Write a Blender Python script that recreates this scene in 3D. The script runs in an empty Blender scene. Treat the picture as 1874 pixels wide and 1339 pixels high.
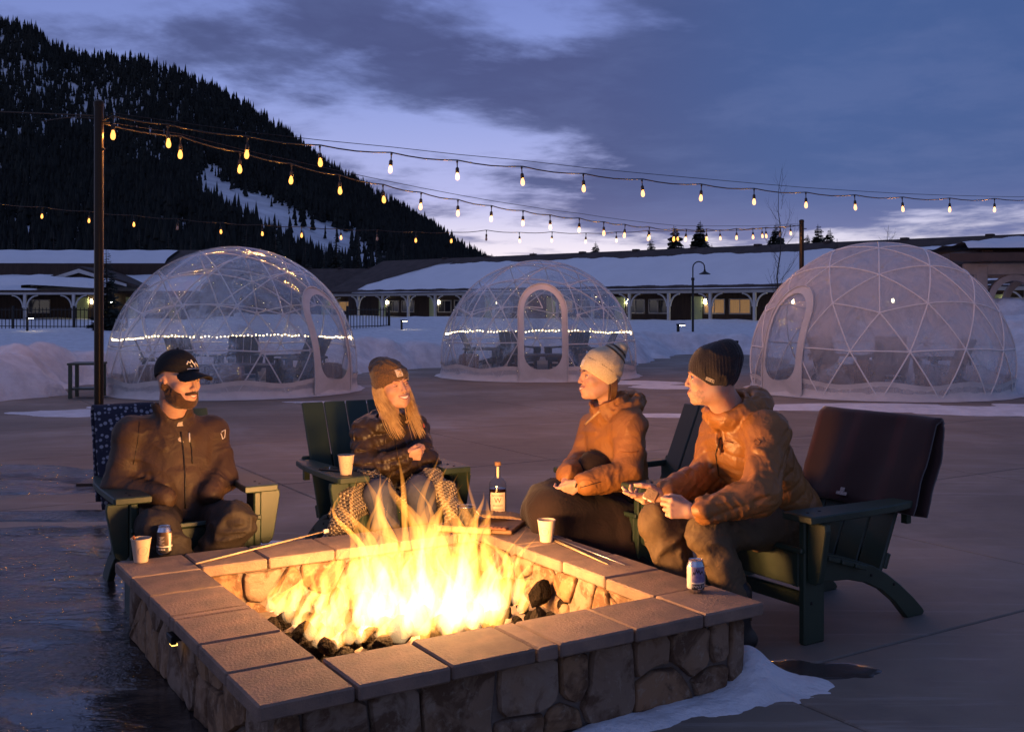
import bpy, bmesh, math, random
import numpy as np
from mathutils import Vector, Matrix, Euler
rnd = random.Random(7)
scene = bpy.context.scene
COL = scene.collection
PI = math.pi

# ------------------------------------------------------------------ camera
CAMH, FPX, CX, HY = 1.40, 1937.0, 937.0, 559.4
cam = bpy.data.cameras.new("camera")
cam.sensor_width = 36.0
cam.sensor_fit = 'HORIZONTAL'
cam.lens = FPX / 1874.0 * 36.0
cam.shift_y = -(669.5 - HY) / 1874.0
cam.clip_start = 0.05
cam.clip_end = 9000.0
cam_ob = bpy.data.objects.new("camera", cam)
cam_ob.location = (0, 0, CAMH)
cam_ob.rotation_euler = (PI / 2, 0, 0)
COL.objects.link(cam_ob)
scene.camera = cam_ob

# ------------------------------------------------------------------ world: dusk sky with broken cloud
world = bpy.data.worlds.new("World")
scene.world = world
world.use_nodes = True
wt = world.node_tree
for n in list(wt.nodes):
    wt.nodes.remove(n)

class NG:
    """small helper to wire node trees"""
    def __init__(s, tree):
        s.t = tree
    def n(s, typ, **kw):
        nd = s.t.nodes.new(typ)
        for k, v in kw.items():
            setattr(nd, k, v)
        return nd
    def l(s, a, b):
        s.t.links.new(a, b)
    def val(s, sock, v):
        if hasattr(v, 'is_output') or isinstance(v, bpy.types.NodeSocket):
            s.l(v, sock)
        else:
            sock.default_value = v
    def math(s, op, a, b=0.0, c=0.0, clamp=False):
        nd = s.n('ShaderNodeMath', operation=op)
        nd.use_clamp = clamp
        s.val(nd.inputs[0], a); s.val(nd.inputs[1], b); s.val(nd.inputs[2], c)
        return nd.outputs[0]
    def mix(s, f, a, b, blend='MIX'):
        nd = s.n('ShaderNodeMix', data_type='RGBA', blend_type=blend)
        s.val(nd.inputs[0], f); s.val(nd.inputs[6], a); s.val(nd.inputs[7], b)
        return nd.outputs[2]
    def ramp(s, f, stops, interp='LINEAR'):
        nd = s.n('ShaderNodeValToRGB')
        cr = nd.color_ramp
        cr.interpolation = interp
        while len(cr.elements) < len(stops):
            cr.elements.new(0.5)
        for e, (p, c) in zip(cr.elements, stops):
            e.position = p
            e.color = tuple(c) + (1,) if len(c) == 3 else c
        s.val(nd.inputs[0], f)
        return nd.outputs[0]
    def noise(s, vec, scale, detail=4, rough=0.55, dist=0.0):
        nd = s.n('ShaderNodeTexNoise')
        if vec is not None:
            s.l(vec, nd.inputs['Vector'])
        nd.inputs['Scale'].default_value = scale
        nd.inputs['Detail'].default_value = detail
        nd.inputs['Roughness'].default_value = rough
        nd.inputs['Distortion'].default_value = dist
        return nd.outputs['Fac']
    def smooth(s, x, lo, hi):
        nd = s.n('ShaderNodeMapRange', interpolation_type='SMOOTHSTEP')
        s.val(nd.inputs[0], x)
        nd.inputs[1].default_value = lo; nd.inputs[2].default_value = hi
        nd.inputs[3].default_value = 0.0; nd.inputs[4].default_value = 1.0
        return nd.outputs[0]

def build_world():
    g = NG(wt)
    tc = g.n('ShaderNodeTexCoord')
    nrm = g.n('ShaderNodeVectorMath', operation='NORMALIZE')
    g.l(tc.outputs['Generated'], nrm.inputs[0])
    sep = g.n('ShaderNodeSeparateXYZ'); g.l(nrm.outputs[0], sep.inputs[0])
    x, y, z = sep.outputs
    zp = g.math('MAXIMUM', z, 0.0)
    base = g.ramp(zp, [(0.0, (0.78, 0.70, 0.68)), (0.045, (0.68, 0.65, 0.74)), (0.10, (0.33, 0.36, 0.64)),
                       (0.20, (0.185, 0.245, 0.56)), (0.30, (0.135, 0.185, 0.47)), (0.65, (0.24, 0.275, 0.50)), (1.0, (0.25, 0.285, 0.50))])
    # afterglow in the west (straight ahead)
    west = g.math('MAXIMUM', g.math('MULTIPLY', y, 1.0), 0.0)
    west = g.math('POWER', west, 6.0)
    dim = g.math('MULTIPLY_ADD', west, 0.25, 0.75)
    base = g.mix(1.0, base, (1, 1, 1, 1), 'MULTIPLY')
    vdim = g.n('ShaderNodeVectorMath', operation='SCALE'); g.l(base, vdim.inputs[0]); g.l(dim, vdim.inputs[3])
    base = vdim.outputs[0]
    # nishita twilight added underneath
    sky = g.n('ShaderNodeTexSky', sky_type='NISHITA')
    sky.sun_disc = False
    sky.sun_elevation = math.radians(-1.5)
    sky.sun_rotation = math.radians(0.0)
    vs = g.n('ShaderNodeVectorMath', operation='SCALE'); g.l(sky.outputs[0], vs.inputs[0]); vs.inputs[3].default_value = 0.05
    add = g.n('ShaderNodeVectorMath', operation='ADD'); g.l(base, add.inputs[0]); g.l(vs.outputs[0], add.inputs[1])
    base = add.outputs[0]
    # cloud layer on a plane overhead, seen in perspective
    den = g.math('ADD', zp, 0.11)
    qx = g.math('DIVIDE', x, den); qy = g.math('DIVIDE', y, den)
    cmb = g.n('ShaderNodeCombineXYZ'); g.l(qx, cmb.inputs[0]); g.l(qy, cmb.inputs[1])
    cmb.inputs[2].default_value = 61.7
    n1 = g.noise(cmb.outputs[0], 0.75, 7, 0.58, 0.35)
    n2 = g.noise(cmb.outputs[0], 2.6, 6, 0.6, 0.2)
    nn = g.math('MULTIPLY_ADD', n2, 0.30, g.math('MULTIPLY', n1, 0.80))
    # a thick bank of cloud over the lodge (east of north), thinner towards the mountain
    bias = g.math('MULTIPLY', g.math('MULTIPLY', g.smooth(x, -0.04, 0.22), g.smooth(zp, 0.035, 0.10)), 0.22)
    low = g.math('MULTIPLY', g.smooth(zp, 0.10, 0.02), -0.10)
    cov = g.math('ADD', g.math('ADD', nn, bias), low)
    f = g.smooth(cov, 0.49, 0.64)
    thick = g.smooth(x, 0.02, 0.30)
    ccol = g.mix(thick, (0.050, 0.062, 0.158, 1), (0.040, 0.080, 0.215, 1))
    ccol = g.mix(g.smooth(zp, 0.13, 0.01), ccol, (0.15, 0.15, 0.32, 1))
    # lit fringe of the clouds
    ccol = g.mix(g.math('MULTIPLY', g.smooth(n2, 0.40, 0.72), 0.30), ccol, (0.10, 0.135, 0.29, 1))
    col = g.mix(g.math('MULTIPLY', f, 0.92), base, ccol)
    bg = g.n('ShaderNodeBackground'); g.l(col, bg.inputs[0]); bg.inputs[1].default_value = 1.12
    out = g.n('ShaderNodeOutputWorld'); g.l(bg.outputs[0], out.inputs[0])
build_world()

# ------------------------------------------------------------------ exposure and render settings
vs_ = scene.view_settings
scene.display_settings.display_device = 'sRGB'
vs_.view_transform = 'Standard'
vs_.look = 'None'
vs_.exposure = 0.2
vs_.gamma = 1.0
vs_.use_curve_mapping = False
cy = scene.cycles
cy.use_denoising = True
cy.max_bounces = 8
cy.diffuse_bounces = 3
cy.glossy_bounces = 4
cy.transmission_bounces = 6
cy.transparent_max_bounces = 40
cy.volume_bounces = 0
cy.sample_clamp_indirect = 4.0
cy.sample_clamp_direct = 0.0
cy.caustics_reflective = False
cy.caustics_refractive = False

# ------------------------------------------------------------------ pixel -> world helpers (a pixel gives a direction only)
def P(px, py, d):
    return Vector(((px - CX) / FPX * d, d, CAMH - (py - HY) / FPX * d))
def G(px, py, z=0.0):
    d = (CAMH - z) * FPX / (py - HY)
    return Vector(((px - CX) / FPX * d, d, z))

# fire pit frame: F near corner, u along the front, v along the left side
YAW = 0.5541
U = Vector((math.cos(YAW), math.sin(YAW), 0)); V = Vector((-math.sin(YAW), math.cos(YAW), 0))
HC = CAMH * 0.7765
PITZ = CAMH - HC
PF = Vector((-0.6326 * HC, 2.6401 * HC, 0))
SIDE = 1.7481 * HC
WID = 0.2671 * HC
def pit(u, v, z=0.0):
    return PF + U * u + V * v + Vector((0, 0, z))

# ------------------------------------------------------------------ materials
def mat(name, col, rough=0.6, var=0.0, vscale=6.0, bump=0.0, bscale=40.0, metal=0.0, spec=0.5,
        emis=None, estr=0.0, col2=None, orand=0.0, coat=0.0, bdist=0.01, stretch=None, detail=5, rvar=0.0, sheen=0.0):
    m = bpy.data.materials.new(name)
    m.use_nodes = True
    g = NG(m.node_tree)
    bs = m.node_tree.nodes['Principled BSDF']
    c4 = tuple(col) + (1,)
    bs.inputs['Base Color'].default_value = c4
    bs.inputs['Roughness'].default_value = rough
    bs.inputs['Metallic'].default_value = metal
    bs.inputs['Specular IOR Level'].default_value = spec
    if coat: bs.inputs['Coat Weight'].default_value = coat
    if sheen:
        bs.inputs['Sheen Weight'].default_value = sheen
        bs.inputs['Sheen Roughness'].default_value = 0.4
    vec = None
    if var or bump or rvar:
        tc = g.n('ShaderNodeTexCoord')
        vec = tc.outputs['Object']
        if stretch:
            mp = g.n('ShaderNodeMapping'); g.l(vec, mp.inputs[0]); mp.inputs['Scale'].default_value = stretch
            vec = mp.outputs[0]
    if var:
        f = g.noise(vec, vscale, detail, 0.6)
        f = g.smooth(f, 0.3, 0.7)
        c2 = tuple(col2) + (1,) if col2 else tuple(min(1, c * (1 - var)) for c in col) + (1,)
        cc = g.mix(f, c4, c2)
    else:
        cc = None
    if orand:
        oi = g.n('ShaderNodeObjectInfo')
        k = g.math('MULTIPLY_ADD', oi.outputs['Random'], 2 * orand, 1 - orand)
        sc = g.n('ShaderNodeVectorMath', operation='SCALE')
        if cc is None: sc.inputs[0].default_value = col
        else: g.l(cc, sc.inputs[0])
        g.l(k, sc.inputs[3]); cc = sc.outputs[0]
    if cc is not None: g.l(cc, bs.inputs['Base Color'])
    if rvar:
        r = g.noise(vec, vscale * 1.7, 4, 0.6)
        g.l(g.math('MULTIPLY_ADD', g.math('SUBTRACT', r, 0.5), rvar * 2, rough, clamp=True), bs.inputs['Roughness'])
    if bump:
        h = g.noise(vec, bscale, 6, 0.6)
        bp = g.n('ShaderNodeBump'); bp.inputs['Strength'].default_value = bump; bp.inputs['Distance'].default_value = bdist
        g.l(h, bp.inputs['Height']); g.l(bp.outputs[0], bs.inputs['Normal'])
    if emis:
        bs.inputs['Emission Color'].default_value = tuple(emis) + (1,)
        bs.inputs['Emission Strength'].default_value = estr
    return m

def emit(name, col, s):
    m = bpy.data.materials.new(name); m.use_nodes = True
    g = NG(m.node_tree)
    for n in list(m.node_tree.nodes): m.node_tree.nodes.remove(n)
    e = g.n('ShaderNodeEmission'); e.inputs[0].default_value = tuple(col) + (1,); e.inputs[1].default_value = s
    o = g.n('ShaderNodeOutputMaterial'); g.l(e.outputs[0], o.inputs[0])
    return m

# ------------------------------------------------------------------ object helpers
def mkmesh(name, verts, faces, m, smooth=False):
    me = bpy.data.meshes.new(name)
    me.from_pydata([tuple(v) for v in verts], [], faces)
    if m is not None:
        for mm in (m if isinstance(m, (list, tuple)) else [m]): me.materials.append(mm)
    if smooth:
        me.polygons.foreach_set('use_smooth', [True] * len(me.polygons))
    me.update()
    return me
def tag(o, label=None, cat=None, group=None, kind=None):
    if label: o['label'] = label
    if cat: o['category'] = cat
    if group: o['group'] = group
    if kind: o['kind'] = kind
    return o
def obj(name, me, parent=None, loc=None, rot=None):
    o = bpy.data.objects.new(name, me)
    COL.objects.link(o)
    if parent is not None: o.parent = parent
    if loc is not None: o.location = loc
    if rot is not None: o.rotation_euler = rot
    return o
def empty(name, loc=(0, 0, 0), rz=0.0, label=None, cat=None, group=None):
    o = bpy.data.objects.new(name, None)
    o.empty_display_size = 0.1
    COL.objects.link(o)
    o.location = loc; o.rotation_euler = (0, 0, rz)
    return tag(o, label, cat, group)
def copy_tree(o, parent=None):
    c = o.copy(); COL.objects.link(c)
    if parent is not None: c.parent = parent
    for ch in list(o.children): copy_tree(ch, c)
    return c

class MB:
    """collects primitive shapes into one mesh"""
    def __init__(s):
        s.v = []; s.f = []; s.mi = []
    def add(s, vs, fs, mi=0):
        b = len(s.v)
        s.v += [tuple(v) for v in vs]
        s.f += [tuple(i + b for i in f) for f in fs]
        s.mi += [mi] * len(fs)
    def box(s, c, size, rot=None, ch=0.0, mi=0):
        hx, hy, hz = [q / 2 for q in size]
        R = rot if rot is not None else Matrix.Identity(3)
        c = Vector(c)
        ch = min(ch, hx * 0.9, hy * 0.9, hz * 0.9)
        if ch <= 0:
            vs = [c + R @ Vector((sx * hx, sy * hy, sz * hz)) for sx in (-1, 1) for sy in (-1, 1) for sz in (-1, 1)]
            s.add(vs, [(0, 1, 3, 2), (4, 6, 7, 5), (0, 4, 5, 1), (2, 3, 7, 6), (0, 2, 6, 4), (1, 5, 7, 3)], mi)
            return
        vs = []; idx = {}
        for sx in (-1, 1):
            for sy in (-1, 1):
                for sz in (-1, 1):
                    for a in range(3):
                        q = [sx * (hx - ch), sy * (hy - ch), sz * (hz - ch)]
                        q[a] = (sx * hx, sy * hy, sz * hz)[a]
                        idx[(sx, sy, sz, a)] = len(vs)
                        vs.append(c + R @ Vector(q))
        fs = []
        for sg in (-1, 1):
            fs.append([idx[(sg, y_, z_, 0)] for y_, z_ in ((-1, -1), (1, -1), (1, 1), (-1, 1))][::sg])
            fs.append([idx[(x_, sg, z_, 1)] for z_, x_ in ((-1, -1), (1, -1), (1, 1), (-1, 1))][::sg])
            fs.append([idx[(x_, y_, sg, 2)] for x_, y_ in ((-1, -1), (1, -1), (1, 1), (-1, 1))][::sg])
        for s1 in (-1, 1):
            for s2 in (-1, 1):
                k = s1 * s2
                fs.append([idx[(s1, s2, -1, 0)], idx[(s1, s2, -1, 1)], idx[(s1, s2, 1, 1)], idx[(s1, s2, 1, 0)]][::k])
                fs.append([idx[(s1, -1, s2, 2)], idx[(s1, -1, s2, 0)], idx[(s1, 1, s2, 0)], idx[(s1, 1, s2, 2)]][::k])
                fs.append([idx[(-1, s1, s2, 1)], idx[(-1, s1, s2, 2)], idx[(1, s1, s2, 2)], idx[(1, s1, s2, 1)]][::k])
        for sx in (-1, 1):
            for sy in (-1, 1):
                for sz in (-1, 1):
                    fs.append([idx[(sx, sy, sz, 0)], idx[(sx, sy, sz, 1)], idx[(sx, sy, sz, 2)]][::sx * sy * sz])
        s.add(vs, fs, mi)
    def tube(s, pts, r, n=8, cap=True, mi=0):
        pts = [Vector(p) for p in pts]
        rs = r if isinstance(r, (list, tuple)) else [r] * len(pts)
        rings = []
        up = None
        for i, p in enumerate(pts):
            t = (pts[min(i + 1, len(pts) - 1)] - pts[max(i - 1, 0)])
            t = t.normalized() if t.length > 1e-9 else Vector((0, 0, 1))
            if up is None:
                a = Vector((0, 0, 1)) if abs(t.z) < 0.9 else Vector((1, 0, 0))
                up = (a - t * a.dot(t)).normalized()
            else:
                up = (up - t * up.dot(t)).normalized()
            b = t.cross(up)
            rings.append([p + (up * math.cos(2 * PI * k / n) + b * math.sin(2 * PI * k / n)) * rs[i] for k in range(n)])
        vs = [v for rg in rings for v in rg]
        fs = []
        for i in range(len(pts) - 1):
            for k in range(n):
                k2 = (k + 1) % n
                fs.append((i * n + k, i * n + k2, (i + 1) * n + k2, (i + 1) * n + k))
        if cap:
            fs.append(tuple(range(n))[::-1]); fs.append(tuple((len(pts) - 1) * n + k for k in range(n)))
        s.add(vs, fs, mi)
    def lathe(s, prof, c=(0, 0, 0), n=20, mi=0, capb=True, capt=True):
        vs = []; fs = []
        for (r, z) in prof:
            for k in range(n):
                a = 2 * PI * k / n
                vs.append((c[0] + r * math.cos(a), c[1] + r * math.sin(a), c[2] + z))
        for i in range(len(prof) - 1):
            for k in range(n):
                k2 = (k + 1) % n
                fs.append((i * n + k, i * n + k2, (i + 1) * n + k2, (i + 1) * n + k))
        if capb: fs.append(tuple(range(n))[::-1])
        if capt: fs.append(tuple((len(prof) - 1) * n + k for k in range(n)))
        s.add(vs, fs, mi)
    def prism(s, poly, axis, t0, t1, mi=0, ch=0.0):
        """extrude a polygon (a,b) along axis 0/1/2 from t0 to t1"""
        n = len(poly)
        def mk(a, b, t):
            return {0: (t, a, b), 1: (a, t, b), 2: (a, b, t)}[axis]
        ar = sum(poly[i][0] * poly[(i + 1) % n][1] - poly[(i + 1) % n][0] * poly[i][1] for i in range(n))
        pl = poly if ar > 0 else poly[::-1]
        flip = (axis == 1)
        lo, hi = t0, t1
        if ch:
            cx_ = sum(p[0] for p in pl) / n; cy_ = sum(p[1] for p in pl) / n
            ins = inset_poly(pl, ch)
            rings = [(ins, lo), (pl, lo + ch), (pl, hi - ch), (ins, hi)]
        else:
            rings = [(pl, lo), (pl, hi)]
        vs = [mk(a, b, t) for (q, t) in rings for (a, b) in q]
        fs = []
        for i in range(len(rings) - 1):
            for k in range(n):
                k2 = (k + 1) % n
                f = (i * n + k, i * n + k2, (i + 1) * n + k2, (i + 1) * n + k)
                fs.append(f[::-1] if flip else f)
        b = tuple(range(n))[::-1]; t = tuple((len(rings) - 1) * n + k for k in range(n))
        fs.append(b[::-1] if flip else b); fs.append(t[::-1] if flip else t)
        s.add(vs, fs, mi)
    def mesh(s, name, m, smooth=False):
        me = mkmesh(name, s.v, s.f, m, smooth)
        if any(s.mi): me.polygons.foreach_set('material_index', s.mi)
        return me
    def build(s, name, m, parent=None, smooth=False, loc=None, rot=None):
        return obj(name, s.mesh(name, m, smooth), parent, loc, rot)

def inset_poly(pl, d):
    n = len(pl); out = []
    for i in range(n):
        p0 = Vector(pl[i - 1]); p1 = Vector(pl[i]); p2 = Vector(pl[(i + 1) % n])
        e1 = (p1 - p0); e2 = (p2 - p1)
        if e1.length < 1e-9 or e2.length < 1e-9:
            out.append((p1.x, p1.y)); continue
        e1.normalize(); e2.normalize()
        n1 = Vector((-e1.y, e1.x)); n2 = Vector((-e2.y, e2.x))
        bis = n1 + n2
        L = bis.length
        bis = bis / L if L > 1e-6 else n1
        k = d / max(0.35, bis.dot(n1))
        q = p1 + bis * k
        out.append((q.x, q.y))
    return out
def rotz(a): return Matrix.Rotation(a, 3, 'Z')
def autosmooth(me, ang=40):
    me.polygons.foreach_set('use_smooth', [True] * len(me.polygons))
    try: me.set_sharp_from_angle(angle=math.radians(ang))
    except Exception: pass

# value noise in numpy
def vnoise(p, seed=0):
    p = np.asarray(p, dtype=np.float64)
    i = np.floor(p).astype(np.int64); f = p - i
    f = f * f * (3 - 2 * f)
    def h(ix, iy, iz):
        n = (ix * 374761393 + iy * 668265263 + iz * 2147483647 + seed * 974634777) & 0xFFFFFFFF
        n = ((n ^ (n >> 13)) * 1274126177) & 0xFFFFFFFF
        n = (n ^ (n >> 16)) & 0xFFFF
        return n / 65535.0
    r = 0
    for a in (0, 1):
        wx = f[..., 0] if a else 1 - f[..., 0]
        for b in (0, 1):
            wy = f[..., 1] if b else 1 - f[..., 1]
            for c in (0, 1):
                wz = f[..., 2] if c else 1 - f[..., 2]
                r = r + wx * wy * wz * h(i[..., 0] + a, i[..., 1] + b, i[..., 2] + c)
    return r
def fbm(p, oct=4, seed=0):
    p = np.asarray(p, dtype=np.float64); r = 0; a = 0.5; s = 0
    for k in range(oct):
        r = r + a * vnoise(p, seed + k); s += a; a *= 0.5; p = p * 2.03 + 11.3
    return r / s
# ================================================================== SETTING
M_snow = mat('snow', (0.82, 0.83, 0.86), 0.75, var=0.2, vscale=3.5, bump=0.7, bscale=11, bdist=0.05, spec=0.25, col2=(.66, .66, .68))
M_snowroof = mat('roof_snow', (0.82, 0.84, 0.88), 0.8, var=0.05, vscale=0.6, bump=0.15, bscale=2.5, bdist=0.08, spec=0.2)

def patio_material():
    m = bpy.data.materials.new('concrete'); m.use_nodes = True
    g = NG(m.node_tree); bs = m.node_tree.nodes['Principled BSDF']
    geo = g.n('ShaderNodeNewGeometry'); vec = geo.outputs['Position']
    big = g.noise(vec, 0.55, 5, 0.6, 0.3); mid = g.noise(vec, 4.0, 6, 0.65); fine = g.noise(vec, 90, 4, 0.7)
    mp = g.n('ShaderNodeMapping'); g.l(vec, mp.inputs[0]); mp.inputs['Rotation'].default_value = (0, 0, -0.35); mp.inputs['Scale'].default_value = (0.5, 6.0, 1.0)
    streak = g.noise(mp.outputs[0], 1.6, 6, 0.7)
    c = g.mix(g.smooth(big, 0.35, 0.65), (0.205, 0.168, 0.132, 1), (0.265, 0.218, 0.172, 1))
    c = g.mix(g.math('MULTIPLY', g.smooth(mid, 0.45, 0.72), 0.6), c, (0.16, 0.13, 0.11, 1))
    c = g.mix(g.math('MULTIPLY', g.smooth(streak, 0.52, 0.70), 0.50), c, (0.38, 0.34, 0.31, 1))
    c = g.mix(g.math('MULTIPLY', g.smooth(fine, 0.55, 0.8), 0.35), c, (0.15, 0.12, 0.11, 1))
    g.l(c, bs.inputs['Base Color'])
    wet = g.smooth(g.math('MULTIPLY_ADD', mid, 0.35, g.math('MULTIPLY', big, 0.75)), 0.50, 0.72)
    g.l(g.math('MULTIPLY_ADD', wet, -0.28, 0.74), bs.inputs['Roughness'])
    bs.inputs['Specular IOR Level'].default_value = 0.4
    bp = g.n('ShaderNodeBump'); bp.inputs['Strength'].default_value = 0.35; bp.inputs['Distance'].default_value = 0.004
    g.l(g.math('MULTIPLY_ADD', streak, 0.6, fine), bp.inputs['Height']); g.l(bp.outputs[0], bs.inputs['Normal'])
    return m
M_conc = patio_material()
M_joint = mat('slab_joint', (0.05, 0.042, 0.04), 0.9)

# edge of the cleared patio, as points on the ground read off the picture
EDGE = [G(-1500, 772), G(-420, 757), G(0, 748), G(100, 736), G(150, 724), G(215, 706), G(430, 692), G(660, 690), G(720, 683), G(800, 676),
        G(1000, 668), G(1168, 690), G(1205, 672), G(1262, 650), G(1330, 650), G(1385, 656), G(1440, 668), G(1640, 676), G(1845, 690), G(1900, 700), G(2300, 705), G(3600, 740)]
EDGE = [(p.x, p.y) for p in EDGE]
def edge_dist(x, y):
    """signed distance: positive on the snow side"""
    best = np.full(x.shape, 1e9); sgn = np.ones(x.shape)
    for (ax, ay), (bx, by) in zip(EDGE[:-1], EDGE[1:]):
        dx, dy = bx - ax, by - ay
        t = np.clip(((x - ax) * dx + (y - ay) * dy) / (dx * dx + dy * dy), 0, 1)
        qx, qy = ax + t * dx, ay + t * dy
        d = np.hypot(x - qx, y - qy)
        best = np.minimum(best, d)
    # side: compare with the edge's distance along the same bearing
    br = np.arctan2(x, np.maximum(y, .01)); eb = [math.atan2(a, b) for a, b in EDGE]; er = [math.hypot(a, b) for a, b in EDGE]
    sgn = np.where(np.hypot(x, y) > np.interp(br, eb, er), 1.0, -1.0)
    return best * sgn
def snow_h(x, y):
    s = edge_dist(x, y)
    p = np.stack([x, y, np.zeros_like(x)], -1)
    ed = s + (fbm(p * 0.9, 4, 3) - 0.5) * 1.3
    t = np.clip(ed / 1.6, 0, 1); t = t * t * (3 - 2 * t)
    fade = np.exp(-np.clip(ed, 0, None) / 9.0)
    z = -0.25 + t * (0.33 + 0.10 * (fbm(p * 0.35, 3, 9) - 0.5) + fade * 0.30 * fbm(p * 0.8, 4, 5) + 0.14 * (fbm(p * 2.6, 4, 8) - 0.5))
    # windrow of shovelled snow along the edge
    z += t * 0.30 * np.exp(-((ed - 1.3) / 1.1) ** 2) * (0.3 + 1.2 * fbm(p * 1.1, 3, 21))
    # tall pile on the right behind the third igloo
    q = G(1850, 700)
    z += 1.45 * np.exp(-(((x - 9.6) / 2.6) ** 2 + ((y - 20.4) / 3.0) ** 2)) * (0.75 + 0.5 * fbm(p * 0.9, 4, 13))
    # pile by the left edge
    z += t * 0.16 * np.exp(-(((x + 8.6) / 2.2) ** 2 + ((y - 17.0) / 1.6) ** 2)) * (0.2 + 1.4 * fbm(p * 1.9, 4, 17))
    z += t * 0.16 * np.exp(-np.clip(ed, 0, None) / 5.0) * (1 - np.abs(2 * fbm(p * 1.7, 4, 23) - 1)) * 1.2
    z += t * 0.22 * np.exp(-(((x - 4.9) / 1.2) ** 2 + ((y - 25.5) / 2.0) ** 2))
    # banks along the lodge
    z += 0.55 * np.clip((y - 45) / 25, 0, 1) * fbm(p * 0.22, 4, 31)
    return z
def grid_obj(name, xs, ys, hf, m):
    X, Y = np.meshgrid(xs, ys)
    Z = hf(X, Y)
    nx, ny = len(xs), len(ys)
    co = np.stack([X, Y, Z], -1).reshape(-1, 3)
    i = np.arange(ny - 1)[:, None] * nx + np.arange(nx - 1)[None, :]
    q = np.stack([i, i + 1, i + nx + 1, i + nx], -1).reshape(-1, 4)
    return co, q
def npmesh(name, co, q, m, smooth=True):
    me = bpy.data.meshes.new(name)
    k = q.shape[1]
    me.vertices.add(len(co)); me.vertices.foreach_set('co', np.ascontiguousarray(co, dtype=np.float32).ravel())
    me.loops.add(q.size); me.loops.foreach_set('vertex_index', np.ascontiguousarray(q, dtype=np.int32).ravel())
    me.polygons.add(len(q)); me.polygons.foreach_set('loop_start', np.arange(0, q.size, k, dtype=np.int32))
    if smooth: me.polygons.foreach_set('use_smooth', np.ones(len(q), dtype=bool))
    me.update(calc_edges=True); me.validate()
    if m is not None:
        for mm in (m if isinstance(m, (list, tuple)) else [m]): me.materials.append(mm)
    return me

# ground to the horizon, snow field, patio base and slabs
me = mkmesh('ground', [(-4000, -60, -0.6), (4000, -60, -0.6), (4000, 6000, -0.6), (-4000, 6000, -0.6)], [(0, 1, 2, 3)], M_snow)
tag(obj('ground', me), kind='structure')
xs = np.linspace(-17, 17, 341); ys = np.concatenate([np.linspace(9, 34, 280)])
co, q = grid_obj('snow', xs, ys, snow_h, M_snow)
# drop quads that lie wholly under the patio
zz = co[:, 2][q].max(1)
o = obj('snow_field', npmesh('snow_field', co, q[zz > -0.2], M_snow)); tag(o, kind='structure')
def far_h(x, y):
    inside = (x > -16.9) & (x < 16.9) & (y < 33.9)
    z = snow_h(x, y) - 0.02
    return np.where(inside, -0.5, z)
xs = np.linspace(-120, 120, 320); ys = np.concatenate([np.linspace(9, 60, 90), np.linspace(61, 190, 110)])
co, q = grid_obj('snow', xs, ys, far_h, M_snow)
zz = co[:, 2][q].max(1)
o = obj('snow_field_far', npmesh('snow_field_far', co, q[zz > -0.4], M_snow)); o.name = 'snow_meadow'; tag(o, kind='structure')

me = mkmesh('patio', [(-40, -6, -0.014), (40, -6, -0.014), (40, 40, -0.014), (-40, 40, -0.014)], [(0, 1, 2, 3)], M_joint)
patio = tag(obj('patio', me), kind='structure')
SP = 2.55
mb = MB(); mb.box((0, 0, -0.03), (SP - 0.012, SP - 0.012, 0.06), ch=0.006)
slab_me = mb.mesh('slab', M_conc)
for i in range(-6, 9):
    for j in range(-4, 12):
        c = pit(1.905 + SP * (i + 0.5), 0.10 + SP * (j + 0.5))
        if c.y < 0.2 or c.y > 32 or abs(c.x) > c.y * 0.56 + 3.5: continue
        if edge_dist(np.array([c.x]), np.array([c.y]))[0] > 2.2: continue
        obj('slab', slab_me, patio, c, (0, 0, YAW))

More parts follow.
